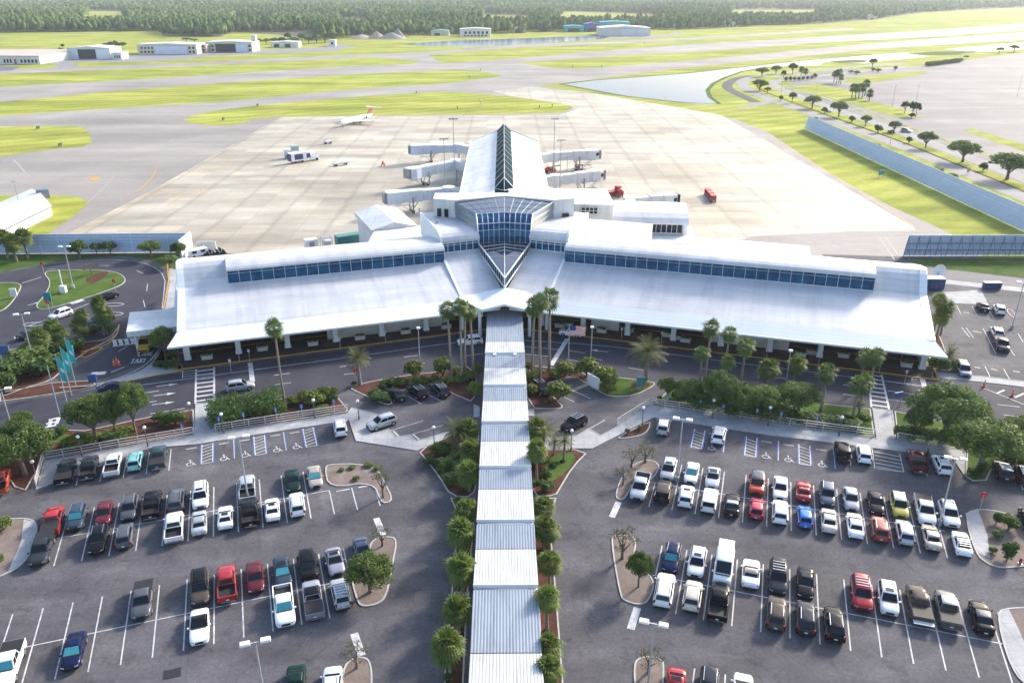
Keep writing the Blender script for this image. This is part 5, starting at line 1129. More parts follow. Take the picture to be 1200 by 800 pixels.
def park_all():
    rows = {}
    for c in LOTS: rows.setdefault((c[0], c[2]), []).append(c)
    for key, cs in rows.items():
        cs.sort(key=lambda c: c[1]); seen = {}
        for c in cs: seen[desc(c[3], c[4], c[6])] = seen.get(desc(c[3], c[4], c[6]), 0)+1
        for i, (rn, k, side, kind, col, fac, opt) in enumerate(cs):
            (o, u, n) = row_frame(rn)
            L = SPEC[kind][0]
            dd = (5.15-L)*.25*R.uniform(-1, 1)
            d = side*2.68+dd if side else .35+dd
            if (rn, k, side) == ('LB', 11.2, 1): d = 3.6
            if (rn, k, side) == ('LB', 5, -1): d = -2.95
            kk = k+.5+(R.uniform(-.05, .05)); x, y = rp(rn, kk, d)
            v = n if fac == 'a' else (-n[0], -n[1])
            car = car_at(kind, col, x, y, heading(*v)+R.uniform(-.025, .025), opt)
            de = desc(kind, col, opt)
            lab = f'{de} in {ROWN[key]}'
            if seen[de] > 1 or len(lab.split()) < 13:
                if i and cs[i-1][1] > k-1.6 : rel = f', right of {cs[i-1][4]} {KN[cs[i-1][3]]}'
                elif i < len(cs)-1 and cs[i+1][1] < k+1.6: rel = f', left of {cs[i+1][4]} {KN[cs[i+1][3]]}'
                else: rel = ', between empty bays'
                if len((lab+rel).split()) <= 16: lab += rel
            tag(car, uniq(lab), CATN.get(kind, 'car'), 'cars parked in the two lots')
    # cars outside the marked rows: u, v of the ground centre, toward-pixel for the nose
    free = [
     ('suv', 'white', (399, 505), (396, 485), (), 'white SUV parked last in the walkway row of left lot, beside the kerb'),
     ('pickup', 'orange red', (2, 570), (8, 545), (), 'orange red pickup by the mulch corner at the left picture edge'),
     ('suv', 'silver', (448, 499), (437, 502.5), (), 'silver SUV nosed into a forecourt bay left of the walkway'),
     ('sedan', 'black', (464, 465.5), (455, 457), (), 'leftmost of the three black cars under the forecourt hedge'),
     ('suv', 'black', (489, 463), (479, 455), (), 'middle of the three black cars under the forecourt hedge'),
     ('suv', 'dark grey', (515, 460.5), (505, 452), (), 'dark car, rightmost of three under the forecourt hedge'),
     ('suv', 'black', (672, 501), (661, 507), ('rack',), 'black SUV with roof rack in the forecourt right of the walkway'),
     ('suv', 'black', (634, 459), (644, 467), (), 'black SUV half hidden by a round shrub right of the walkway'),
     ('suv', 'white', (551, 403.5), (536, 405), (), 'white SUV driving the terminal road left of the walkway head'),
     ('suv', 'white', (669, 393), (655, 391.5), (), 'white SUV at the terminal kerb behind the national flag'),
     ('suv', 'silver', (282, 456.5), (295, 454.5), (), 'silver SUV on the terminal road beside the big dark hedge'),
     ('sedan', 'navy', (133, 457), (150, 453), (), 'navy sedan under the roadside tree at the yellow kerb'),
     ('suv', 'white', (72, 372), (60, 376), (), 'white SUV in the taxi lanes by the loop island'),
     ('sedan', 'black', (126, 351), (115, 354.5), (), 'black sedan in the taxi lanes below the loop island'),
     ('large suv', 'navy', (118, 380), (106, 384), (), 'navy SUV behind the palms in the taxi lanes'),
     ('sedan', 'dark grey', (36, 395), (48, 391), (), 'dark grey car under the palms of the loop bed'),
     ('sedan', 'black', (1151, 363), (1147, 356), (), 'black car backed onto the loading pad east of the terminal'),
     ('suv', 'white', (1170, 366), (1166, 358), (), 'white SUV backed onto the loading pad east of the terminal'),
     ('suv', 'silver', (1167, 393), (1162, 383), (), 'silver SUV parked nose to tail in the staff lot, farther one'),
     ('pickup', 'dark grey', (1173, 408), (1177, 418), ('cover',), 'dark grey pickup parked nose to tail in the staff lot, nearer one'),
     ('minivan', 'steel blue', (1128, 437), (1131, 444), ('roof:silver',), 'steel blue minivan at the kerb below the staff lot palms'),
     ('jeep', 'black', (986, 534), (983, 518), ('hitchrack',), 'black off-roader with a loaded tail in the walkway row of right lot'),
     ('suv', 'white', (1011, 536), (1008, 520), (), 'white SUV left of the wide hatched aisle in right lot'),
     ('pickup', 'maroon', (1073, 545), (1067, 529), (), 'dark maroon pickup right of the wide hatched aisle in right lot'),
     ('suv', 'white', (1102, 549), (1094, 533), ('sunroof',), 'white SUV beside the tall lamp post and big tree in right lot'),
     ('suv', 'dark grey', (1174, 556), (1167, 540), ('roof:silver',), 'dark grey SUV with pale roof beside the tree bed in right lot'),
     ('suv', 'dark grey', (1199, 561), (1192, 544), ('roof:white',), 'white-roofed SUV cut by the right picture edge near the tree bed'),
     ('sedan', 'black', (1205, 614), (1199, 600), (), 'black car cut by the right picture edge beside the gravel island'),
     ('suv', 'silver', (777, 504), (780, 488), ('roof:cream',), 'cream-roofed silver SUV first in the walkway row of right lot'),
     ('suv', 'white', (842, 514), (846, 498), ('rack',), 'white SUV with roof rack in the accessible bays of right lot'),
     ('pickup', 'silver', (750, 575), (744, 595), (), 'silver white pickup with a dark bed beside the small gravel island'),
     ('sedan', 'dark green', (347, 809), (346, 822), (), 'dark green car cut by the bottom edge, left of the gravel island'),
     ('suv', 'white', (390, 810), (391, 795), (), 'white car cut by the bottom edge beside the gravel island'),
     ('coupe', 'red', (791, 812), (790, 826), ('bigroof',), 'red car cut by the bottom edge right of the gravel island'),
     ('suv', 'dark green', (830, 813), (829, 826), ('roof:dark grey',), 'dark green SUV cut by the bottom edge in the right lot'),
     ('sedan', 'white', (869, 818), (870, 800), (), 'white car cut by the bottom edge, rightmost in that row'),
     ('sedan', 'white', (971, 131.5), (962, 127), (), 'white car on the far boulevard behind a round shrub'),
     ('sedan', 'black', (1044, 156), (1036, 152), (), 'black car on the boulevard under a street tree'),
     ('minivan', 'silver', (1062, 155), (1075, 157), (), 'silver minivan leaving the overflow lot by the boulevard'),
    ]
    for kind, col, a, b, opt, lab in free:
        pa, pb = G(*a), G(*b)
        z = .05
        tag(car_at(kind, col, pa[0], pa[1], heading(pb[0]-pa[0], pb[1]-pa[1]), opt), uniq(lab), CATN.get(kind, 'car'))
    for st in CARS.values():
        if not st.used: drop(st.root)
bpy.context.view_layer.update()
park_all()

# ---------------------------------------------------------------- taxi van, ramp vehicles, aircraft
def shuttle():
    p, q = G(173, 408), G(166, 418); o = empty('taxi_van', (p[0], p[1], .05), heading(q[0]-p[0], q[1]-p[1]), 'yellow taxi van facing camera at the canopy mouth', 'taxi')
    mb = MB()
    ring = lambda y, w, z0, z1: [(-w*.92, y, z0), (-w, y, z0+.2), (-w, y, z1-.4), (-w*.86, y, z1), (w*.86, y, z1), (w, y, z1-.4), (w, y, z0+.2), (w*.92, y, z0)]
    mb.loft([ring(2.6, .86, .4, .95), ring(2.45, .95, .3, 1.1), ring(1.7, 1.0, .3, 1.25), ring(1.69, 1.0, .3, 1.3), ring(.95, 1.0, .3, 2.2), ring(-2.4, 1.0, .3, 2.25), ring(-2.6, .95, .4, 2.1)]); mb.build('body', flat('taxi_yellow', (.55, .33, .02), .35, coat=.5), o, smooth=35)
    mb = MB(); mb.poly([(-.8, 1.62, 1.36), (-.7, 1.03, 2.12), (.7, 1.03, 2.12), (.8, 1.62, 1.36)][::-1]); mb.v = [(x, y+.03, z+.03) for x, y, z in mb.v]; mb.build('windscreen', 'glass', o)
    for s in (-1, 1):
        mb = MB(); mb.box((s*1.0, -.8, 1.55), (.04, 2.8, .55)); mb.build('side_window', 'glass', o)
        mb = MB(); mb.box((s*.65, 2.56, .8), (.3, .1, .18)); mb.build('headlight', 'lampw', o)
        for y in (1.6, -1.6): mb = MB(); mb.tube([(s*.85, y, .36), (s*1.03, y, .36)], .36, 14); mb.build('wheel', 'black', o)
    mb = MB(); mb.box((0, .3, 2.36), (.7, .3, .2)); mb.build('roof_sign', 'white', o); mb = MB(); mb.box((0, 2.6, .62), (1.5, .1, .25)); mb.build('grille', 'black', o)
shuttle()
def airliner():
    a = Vector(G(397.5, 146.5, 1.2)); b = Vector(G(437, 137.5, 1.2)); d = b-a; rz = atan2(-d.y, -d.x)-pi/2; L = 38.
    k = d.length/L
    o = empty('airliner', (a.x, a.y, 0), rz, 'white twin rear-engined airliner with a red T-tail parked on the apron', 'airplane')
    mb = MB(); R0 = 1.75; zc = 3.0; rings = []
    for y, r, dz in ((0, .12, -.35), (-.7, .75, -.22), (-2, 1.25, -.08), (-4, 1.65, 0), (-6, R0, 0), (-26, R0, 0), (-30, 1.5, .25), (-34, .95, .65), (-37.2, .35, 1.0), (-38, .08, 1.05)):
        rings.append([(r*cos(t), y, zc+dz+r*1.05*sin(t)) for t in [2*pi*i/16 for i in range(16)]])
    mb.loft(rings[::-1]); mb.build('fuselage', flat('aircraft_white', (.8, .8, .81), .35), o, smooth=50)
    mb = MB()
    for s in (-1, 1): mb.box((s*.42, -1.5, 3.75), (.7, .7, .35), -s*.4)
    mb.build('cockpit_window', 'glass', o)
    for s in (-1, 1):
        mb = MB()
        for i in range(24): mb.box((s*1.73, -6.5-i*.85, 3.5), (.06, .3, .38))
        mb.build('cabin_windows', 'dark', o)
        mb = MB(); mb.loft([[(s*1.2, -13.5, 2.0), (s*1.2, -20.5, 2.0), (s*1.2, -20, 2.35), (s*1.2, -15, 2.45)], [(s*16.4, -21.6, 3.0), (s*16.4, -23.4, 3.0), (s*16.4, -23.2, 3.1), (s*16.4, -22, 3.12)]]); mb.build('wing', 'wallwhite', o)
        mb = MB(); mb.tube([(s*2.75, -26.5, 3.6), (s*2.75, -27.2, 3.6), (s*2.75, -30, 3.65), (s*2.75, -32, 3.7)], [.72, .82, .8, .5], 14); mb.box((s*2.0, -29.3, 3.6), (1.0, 3, .3)); e = mb.build('engine', flat('aircraft_white', (.8, .8, .81)), o, smooth=50)
        mb = MB(); mb.tube([(s*2.75, -26.42, 3.6), (s*2.75, -26.5, 3.6)], .62, 14); mb.build('engine_intake', 'dark', e)
        for yy in (-19.5,):
            mb = MB(); mb.tube([(s*2.4, yy, 2), (s*2.4, yy, .5)], .15, 6); mb.tube([(s*2.1, yy, .5), (s*2.8, yy, .5)], .5, 12); mb.build('main_gear', 'black', o)
        mb = MB(); mb.loft([[(0, -36.3, 8.35), (0, -39.2, 8.35), (0, -39.2, 8.55), (0, -36.6, 8.6)], [(s*6.1, -38.6, 8.55), (s*6.1, -40.2, 8.55), (s*6.1, -40.2, 8.65), (s*6.1, -38.8, 8.67)]]); mb.build('tailplane', flat('aircraft_white', (.8, .8, .81)), o)
    mb = MB(); mb.loft([[(-.18, -30.5, 4.2), (.18, -30.5, 4.2), (.18, -37, 4.2), (-.18, -37, 4.2)], [(-.1, -35.4, 8.4), (.1, -35.4, 8.4), (.1, -38.8, 8.4), (-.1, -38.8, 8.4)]]); mb.build('tail_fin', flat('tail_red', (.48, .10, .06)), o)
    mb = MB(); mb.tube([(0, -3.5, 1.7), (0, -3.5, .4)], .1, 6); mb.tube([(-.3, -3.5, .35), (.3, -3.5, .35)], .35, 12); mb.build('nose_gear', 'black', o)
    o.scale = (k, k, k)
airliner()
def wheels(o, pts, r, w=.3):
    for x, y in pts: mb = MB(); mb.tube([(x-w/2, y, r), (x+w/2, y, r)], r, 12); mb.build('wheel', 'black', o)
def at_px(name, u, v, u2, v2, label, cat, group=None):
    p, q = G(u, v), G(u2, v2); return empty(name, (p[0], p[1], .03), heading(q[0]-p[0], q[1]-p[1]), label, cat, group)
def ramp_vehicles():
    wh = flat('truck_white', (.74, .75, .76), .4); rd = flat('ramp_red', (.42, .025, .03), .45); pu = flat('hauler_purple', (.045, .035, .15), .5); gy = 'grey'
    # courier truck beside it a container loader
    o = at_px('cargo_truck', 357, 189.5, 380, 186, 'white and purple cargo truck standing on the apron', 'truck')
    mb = MB(); mb.box((0, -2.0, 2.2), (2.6, 7.6, 2.8)); mb.build('cargo_box', wh, o); mb = MB(); mb.box((0, -5.86, 2.1), (2.62, .16, 2.5)); mb.build('rear_door', pu, o)
    for s in (-1, 1): mb = MB(); mb.box((s*1.32, -2.8, 2.2), (.05, 3.4, 1.9)); mb.box((s*1.32, 1.0, 2.2), (.05, 1.5, 1.5)); mb.build('side_panel', pu, o)
    mb = MB(); mb.box((0, 3.4, 1.7), (2.3, 2.2, 2.2), 0, 0, .88); mb.box((0, 5.0, 1.1), (2.2, 1.4, 1.1), 0, 0, .9); c = mb.build('cab', wh, o); mb = MB(); mb.box((0, 4.5, 2.2), (1.9, .1, .8)); mb.build('windscreen', 'glass', c)
    wheels(o, [(s*1.1, y) for s in (-1, 1) for y in (4.4, -1.5, -4.2)], .5)
    o = at_px('container_loader', 344, 185, 365, 183, 'pale container loader behind the purple cargo truck', 'cargo loader')
    mb = MB(); mb.box((0, 0, 2.6), (2.6, 6, .3)); mb.box((-1.0, -2.4, 1.6), (.9, 1.2, 3)); mb.build('platform', wh, o); mb = MB()
    for y in (-2, 2): mb.tube([(-1, y, .5), (1, -y, 2.5)], .12, 6)
    mb.box((0, 0, .8), (2.4, 6, .35)); mb.build('scissor_lift', gy, o); wheels(o, [(s*1.1, y) for s in (-1, 1) for y in (2.2, -2.2)], .45)
    mb = MB(); mb.box((0, .8, 3.6), (2.3, 2.4, 1.6)); mb.build('container', flat('container_green', (.35, .45, .40)), o)
    # tug, empty dollies
    o = at_px('baggage_tug', 384, 168.5, 400, 167, 'small white tug between the airliner and the cargo truck', 'tug')
    mb = MB(); mb.box((0, 0, .8), (1.6, 3, .7), 0, 0, .92); mb.build('body', wh, o); mb = MB(); mb.box((0, -.5, 1.7), (1.4, 1.3, .1)); [mb.tube([(x, y, 1.1), (x, y, 1.7)], .05, 5) for x in (-.6, .6) for y in (-1, .1)]; mb.build('canopy', gy, o); wheels(o, [(s*.75, y) for s in (-1, 1) for y in (1, -1)], .38)
    o = at_px('baggage_dolly', 399, 194, 412, 192, 'empty low baggage dolly on the apron right of the cargo truck', 'dolly')
    mb = MB(); mb.box((0, 0, .75), (1.7, 6, .2)); mb.box((0, 4, .6), (.12, 2.2, .12)); mb.build('deck', gy, o); wheels(o, [(s*.7, y) for s in (-1, 1) for y in (2, -2)], .35)
    o = at_px('safety_marker', 449, 195, 452, 195, 'orange marker stand on the apron left of the middle jet bridge', 'marker')
    mb = MB(); [mb.tube([(x, y, .02), (0, 0, 1.7)], [.12, .3], 6) for x in (-1, 1) for y in (-.6, .6)]; mb.build('stand', flat('marker_orange', (.6, .13, .03)), o)
    # red carts
    def cart(u, v, u2, v2, label, n=1):
        o = at_px('baggage_cart', u, v, u2, v2, label, 'baggage cart', 'red baggage carts on the east apron')
        mb = MB(); mb.box((0, 0, .6), (1.5, 2.8, .2)); mb.build('deck', 'grey', o); mb = MB(); mb.box((0, 0, 1.9), (1.6, 2.9, .12)); [mb.box((0, y, 1.25), (1.5, .08, 1.2)) for y in (-1.35, 0, 1.35)]; mb.build('canopy', rd, o)
        mb = MB(); mb.box((0, 1.9, .5), (.1, 1.2, .1)); mb.build('drawbar', 'grey', o); wheels(o, [(s*.65, y) for s in (-1, 1) for y in (.95, -.95)], .28)
    cart(829, 229, 832, 233, 'red baggage cart, farthest of the three in a line on the east apron'); cart(832, 232.5, 835, 236.5, 'red baggage cart, middle of the three in a line on the east apron'); cart(835, 236, 838, 240, 'red baggage cart, nearest of the three in a line on the east apron')
    cart(678, 200, 685, 200, 'red baggage cart between the two east jet bridges'); 
    o = at_px('belt_loader', 644, 202, 660, 201, 'red belt loader beside the departure pier wall', 'belt loader')
    mb = MB(); mb.box((0, 0, .9), (1.9, 4, .8), 0, 0, .95); mb.box((.5, -.8, 1.6), (.8, 1, .7)); mb.build('body', rd, o); mb = MB(); mb.box((-.3, .6, 1.6), (.9, 6.5, .2), 0, 0, 1, .15); mb.build('belt', 'grey', o); wheels(o, [(s*.9, y) for s in (-1, 1) for y in (1.3, -1.3)], .4)
    o = at_px('pushback_tractor', 717, 229, 730, 227, 'red pushback tractor behind the barrel-roofed lounge', 'tractor')
    mb = MB(); mb.box((0, 0, .95), (2.6, 6.5, .9), 0, 0, .95); mb.box((0, 2.3, 1.9), (2, 1.4, 1.2), 0, 0, .9); mb.build('body', rd, o); mb = MB(); mb.box((0, 2.3, 2.05), (2.02, 1.1, .6)); mb.build('cab_glass', 'glass', o); wheels(o, [(s*1.1, y) for s in (-1, 1) for y in (2, -2)], .5)
    o = at_px('fuel_bowser', 727, 230, 727, 226, 'red tank trailer beside the pushback tractor', 'trailer')
    mb = MB(); mb.tube([(0, -1.6, 1.4), (0, -1.5, 1.4), (0, 1.5, 1.4), (0, 1.6, 1.4)], [.5, .95, .95, .5], 14); mb.build('tank', rd, o); mb = MB(); mb.box((0, 0, .6), (1.2, 3.4, .2)); mb.build('chassis', 'grey', o); wheels(o, [(s*.7, y) for s in (-1, 1) for y in (1, -1)], .4)
    # gear behind the west wing
    o = at_px('storage_container', 410, 287, 423, 285, 'teal steel container beside the plant block behind the west wing', 'container')
    mb = MB(); mb.box((0, 0, 1.35), (2.5, 6.6, 2.6))
    for i in range(14): [mb.box((s*1.26, -3+i*.46, 1.35), (.05, .22, 2.4)) for s in (-1, 1)]
    mb.build('shell', flat('container_teal', (.05, .20, .20), .6), o); mb = MB(); [mb.box((s*.62, 3.33, 1.35), (1.1, .06, 2.3)) for s in (-1, 1)]; mb.build('door', flat('container_teal', (.05, .20, .20)), o)
    o = at_px('equipment_box', 365, 291, 372, 290, 'white equipment box on the apron behind the west wing', 'equipment box')
    mb = MB(); mb.box((0, 0, 1.2), (2, 3, 2.2), 0, 0, .96); mb.build('cabinet', wh, o); mb = MB(); mb.box((1.0, 0, 1.1), (.05, 1.2, 1.4)); mb.build('door', 'grey', o)
    o = at_px('ground_power_unit', 383, 288, 390, 287, 'small framed power unit left of the teal container', 'power unit')
    mb = MB(); [mb.tube([(x, y, 0), (x, y, 2.2)], .06, 5) for x in (-.9, .9) for y in (-1.2, 1.2)]; mb.box((0, 0, 2.2), (1.9, 2.5, .1)); mb.build('frame', 'grey', o); mb = MB(); mb.box((0, 0, .8), (1.4, 1.9, 1.1)); mb.build('generator', wh, o)
    o = at_px('parked_tug', 233, 301, 240, 299.5, 'white ramp vehicle parked beside the west end of the terminal', 'ramp vehicle')
    mb = MB(); mb.box((0, 0, 1.2), (2, 4.4, 1.5), 0, 0, .93); mb.build('body', wh, o); mb = MB(); [mb.box((s*.97, y, 1.5), (.1, 1, .5)) for s in (-1, 1) for y in (-1.2, .8)]; mb.build('side_window', 'glass', o); wheels(o, [(s*.9, y) for s in (-1, 1) for y in (1.4, -1.4)], .4)
    o = at_px('pallet_rack', 252, 299, 262, 297, 'rack of dark frames beside the ramp vehicle behind the west wing', 'rack')
    mb = MB(); [mb.box((0, y, .5+.3*(i % 3)), (1.6, .12, .9)) for i, y in enumerate([-2.4, -1.7, -1, -.2, .6, 1.3, 2.1])]; mb.box((0, 0, .25), (1.8, 5, .15)); mb.build('frame', 'dark', o)
    # distance aids: small guidance signs on the airfield grass
    for i, (u, v, lab) in enumerate(((262, 141.5, 'dark taxiway sign near the left tip of the grass island'), (302, 125, 'dark taxiway sign on the edge of the left taxiway'), (488, 110, 'dark taxiway sign above the parked airliner'), (632, 127, 'dark taxiway sign in the middle of the grass island'), (647, 125.5, 'dark taxiway sign at the right tip of the grass island'), (536, 128, 'dark taxiway sign in front of the windsock'), (671, 79, 'dark taxiway sign left of the pond taxiway'), (705, 79, 'second dark taxiway sign left of the pond taxiway'), (755, 51, 'dark sign by the white hangar strip'), (550, 91, 'dark taxiway sign on the bright middle grass'), (71, 172, 'dark taxiway sign in the left grass patch'), (45, 152, 'dark taxiway sign at the top of the left grass patch'), (563, 83, 'dark taxiway sign at the runway junction'))):
        o = at_px('taxiway_sign', u, v, u+1, v, lab, 'sign'); mb = MB(); mb.box((0, 0, .9), (2.4, .35, 1.0), pi/2*0); [mb.tube([(x, 0, 0), (x, 0, .5)], .06, 5) for x in (-.8, .8)]; mb.build('panel', 'dark', o)
    o = at_px('windsock', 563, 128, 564, 128, 'orange windsock mast in the grass island beyond the pier', 'windsock')
    mb = MB(); mb.tube([(0, 0, 0), (0, 0, 4.6)], .12, 6); mb.build('mast', 'pole', o); mb = MB(); mb.tube([(0, 0, 4.4), (.6, .1, 4.2), (2.6, .4, 3.9)], [.5, .45, .25], 10); mb.build('sock', flat('marker_orange', (.6, .13, .03)), o)
ramp_vehicles()
# ================================================================ PLANTS
Q = random.Random(5)
def height_at(u, v, vt):
    """height of something standing on the ground at (u, v) whose top is seen at row vt"""
    x, y, _ = G(u, v); lo, hi = 0., 45.
    c, s = cos(YAW), sin(YAW); Y = x*s+y*c
    for _ in range(40):
        m = (lo+hi)/2; Z = m-H; d = Y*cos(P)-Z*sin(P); up = Y*sin(P)+Z*cos(P)
        if 400-F*up/d > vt: lo = m
        else: hi = m
    return lo
def ppm_at(v): return (v-VH)*cos(P)/H
def quad(mb, c, n, up, w, h, mi=0):
    n = n.normalized(); r = n.cross(up)
    r = r.normalized() if r.length > 1e-5 else Vector((1, 0, 0)); t = r.cross(n)
    mb.poly([c-r*w, c+t*h*.35-r*w*.2+n*.15*w, c+r*w, c+t*h], mi) if Q.random() < .5 else mb.poly([c-r*w-t*h*.4, c+r*w-t*h*.5, c+r*w*.7+t*h*.6, c-r*w*.8+t*h*.5], mi)
def rdir(zmin=-1.):
    while True:
        v = Vector((Q.gauss(0, 1), Q.gauss(0, 1), Q.gauss(0, 1)))
        if v.length > .1:
            v.normalize()
            if v.z >= zmin: return v
def palm_crown(kind):
    mb = MB()
    if kind in ('fan', 'sabal'):
        n = 30 if kind == 'fan' else 46
        for i in range(n):
            t = i/n; el = radians(82-150*t**.85+Q.uniform(-10, 10)); az = i*2.39996+Q.uniform(-.3, .3)
            if kind == 'sabal': el = radians(85-140*t+Q.uniform(-12, 12))
            d = Vector((cos(el)*cos(az), cos(el)*sin(az), sin(el))); side = Vector((-sin(az), cos(az), 0)); nr = side.cross(d)
            pl = Q.uniform(.45, .8); a = d*pl; mb.tube([(0, 0, 0), tuple(a)], .02, 3, 1, False)
            Rr = Q.uniform(.9, 1.3)
            k = 9
            for j in range(k):
                ph = (j-(k-1)/2)/((k-1)/2)*1.35; q = d*cos(ph)+side*sin(ph); tip = a+q*Rr*(1-.15*abs(ph))+Vector((0, 0, -.28*Rr))*(1 if el < 1 else .4)+nr*.06*(j % 2)
                m = a+q*Rr*.55; w = side*cos(ph)-d*sin(ph)
                mb.poly([tuple(a), tuple(m-w*.085), tuple(tip), tuple(m+w*.085)], 0)
        if kind == 'fan':
            for i in range(16):
                az = Q.uniform(0, 6.28); a = Vector((.25*cos(az), .25*sin(az), -.35)); tip = Vector((.42*cos(az), .42*sin(az), -1.35+Q.uniform(-.3, .3))); s = Vector((-sin(az), cos(az), 0))*.16
                mb.poly([tuple(a), tuple(a.lerp(tip, .5)+s), tuple(tip), tuple(a.lerp(tip, .5)-s)], 2)
        return mb, ['fan' if kind == 'fan' else 'sabal', 'fan', 'bark']
    n = 58
    for i in range(n):
        t = i/n; el = radians(80-112*t**.9+Q.uniform(-8, 8)); az = i*2.39996+Q.uniform(-.2, .2); L = Q.uniform(2.5, 3.2)
        d = Vector((cos(el)*cos(az), cos(el)*sin(az), sin(el))); side = Vector((-sin(az), cos(az), 0)); pts = [Vector((0, 0, 0))]
        p = Vector((0, 0, 0)); dd = d.copy()
        for k in range(7): p = p+dd*L/7; pts.append(p.copy()); dd = (dd+Vector((0, 0, -.17))).normalized()
        mi = 1 if t > .62 and Q.random() < .5 else 0
        for k in range(1, 7):
            up = side.cross((pts[k+1]-pts[k]).normalized()) if k < 7 else Vector((0, 0, 1))
            for s in (-1, 1):
                for f in (0., .5):
                    b = pts[k].lerp(pts[k+1], f); ln = .62*(1-abs(k-3.3)/6.5); tip = b+side*s*ln+(pts[k+1]-pts[k]).normalized()*ln*.65+Vector((0, 0, -.10*ln)); w = (pts[k+1]-pts[k])*.19
                    mb.poly([tuple(b), tuple(b+w), tuple(tip)], mi)
        mb.tube([tuple(x) for x in pts], [.035]*7+[.01], 3, mi, False)
    return mb, ['date', 'datey', 'bark']
def make_palm(kind, name, tr):
    root = empty(name)
    mb = MB(); pts = []; rr = []
    for i in range(7): t = i/6; pts.append((.03*sin(3*t), .02*sin(5*t), t)); rr.append(tr*(1.25 if i == 0 else 1-.22*t+(.14 if kind == 'date' and i == 6 else 0)))
    mb.tube(pts, rr, 8); mb.build('trunk', 'trunk', root, smooth=60)
    mb, ms = palm_crown(kind); c = mb.build('crown', ms, root); c.location = (0, 0, 1)
    return Stock(root)
PALMS = {'fan': [make_palm('fan', 'fan_palm', .20) for _ in range(4)], 'sabal': [make_palm('sabal', 'cabbage_palm', .17) for _ in range(4)], 'date': [make_palm('date', 'date_palm', .32) for _ in range(2)]}
PK = [0]
def palm(kind, u, v, vc, label, group, s=1., lean=0.):
    """vc: picture row of the crown centre"""
    h = height_at(u, v, vc); x, y, _ = G(u, v); PK[0] += 1
    st = PALMS[kind][PK[0] % len(PALMS[kind])]; o = st.take((x, y, .08), Q.uniform(0, 6.28), 1.)
    for c in o.children:
        if c.name.startswith('trunk'): c.scale = (s, s, h)
        else: c.location = (0, 0, h); k = s*Q.uniform(.88, 1.12); c.scale = (k, k*Q.uniform(.93, 1.07), k*Q.uniform(.85, 1.1))
    o.rotation_euler = (Q.uniform(-.035, .035), Q.uniform(-.035, .035), o.rotation_euler.z)
    return tag(o, uniq(label), 'palm tree', group)
def crown_mesh(clusters, leaves, size, cr, flat_=1., zc=0.):
    mb = MB()
    for c, r in clusters:
        for _ in range(int(leaves*(r/cr)**2)):
            d = rdir(-.75); p = Vector(c)+Vector((d.x*r, d.y*r, d.z*r*flat_))*Q.uniform(.62, 1.08)
            quad(mb, p, (d+rdir()*.9), Vector((0, 0, 1))+rdir()*.5, size*Q.uniform(.6, 1.2), size*Q.uniform(.7, 1.4))
    return mb
def make_tree(name, seed, leafmat, spread=1., nclus=34, leaves=95, size=.17, gap=.0, trunkh=.36, dry=False):
    """unit tree: total height 1, crown radius about .5*spread (leaf sizes follow)"""
    global Q
    Q = random.Random(seed); root = empty(name); cl = []
    lim = MB(); lim.tube([(0, 0, 0), (.01, .0, trunkh*.5), (.0, .01, trunkh), (.02, 0, trunkh+.22)], [.05, .038, .034, .018], 8)
    for i in range(nclus):
        az = i*2.39996+Q.uniform(-.3, .3); t = (i+.5)/nclus; rad = (t**.5)*.46*spread; zz = trunkh+.12+(1-.88-trunkh)*0+(.86-trunkh-.12)*((1-(rad/(.5*spread))**2)**.5)*Q.uniform(.45, 1.05)
        r = Q.uniform(.09, .15)*(.8+.4*spread)*(.75 if dry else 1); cl.append(((rad*cos(az), rad*sin(az), min(.9, zz)), r))
        if i % 4 == 0: lim.tube([(0, 0, trunkh*Q.uniform(.7, 1)), (rad*.5*cos(az), rad*.5*sin(az), trunkh+(zz-trunkh)*.45), (rad*cos(az), rad*sin(az), zz)], [.028, .016, .005], 5)
    lim.build('trunk', 'bark', root, smooth=60)
    crown_mesh(cl, leaves, size*.14, .12, .8).build('crown', leafmat, root)
    return Stock(root)
TREES = {'oak': [make_tree('oak_tree', 21+i, 'oak', 1.15, 44, 230, .145) for i in range(3)], 'light': [make_tree('broadleaf_tree', 31+i, 'oaklight', .95, 36, 190, .16) for i in range(2)],
         'umbrella': [make_tree('street_tree', 41+i, 'oaklight', 1.0, 34, 120, .2, trunkh=.30) for i in range(3)], 'dry': [make_tree('young_tree', 51+i, 'dryleaf', .8, 16, 60, .16, trunkh=.3, dry=True) for i in range(2)],
         'far': [make_tree('distant_tree', 61+i, 'oak', .95, 16, 55, .5, trunkh=.3) for i in range(3)]}
TN = {'oak': 'oak tree', 'light': 'broadleaf tree', 'umbrella': 'street tree', 'dry': 'young tree', 'far': 'distant tree'}
def tree(kind, u, v, vt, wpx, label, group=None):
    h = height_at(u, v, vt); x, y, _ = G(u, v); PK[0] += 1
    w = wpx/ppm_at(v)
    st = TREES[kind][PK[0] % len(TREES[kind])]; base = {'oak': 1.2, 'light': 1.0, 'umbrella': 1.03, 'dry': .8, 'far': 1.0}[kind]
    k = w/base; o = st.take((x, y, .05), Q.uniform(0, 6.28), (k, k, max(h, .6)))
    return tag(o, uniq(label), 'tree', group)
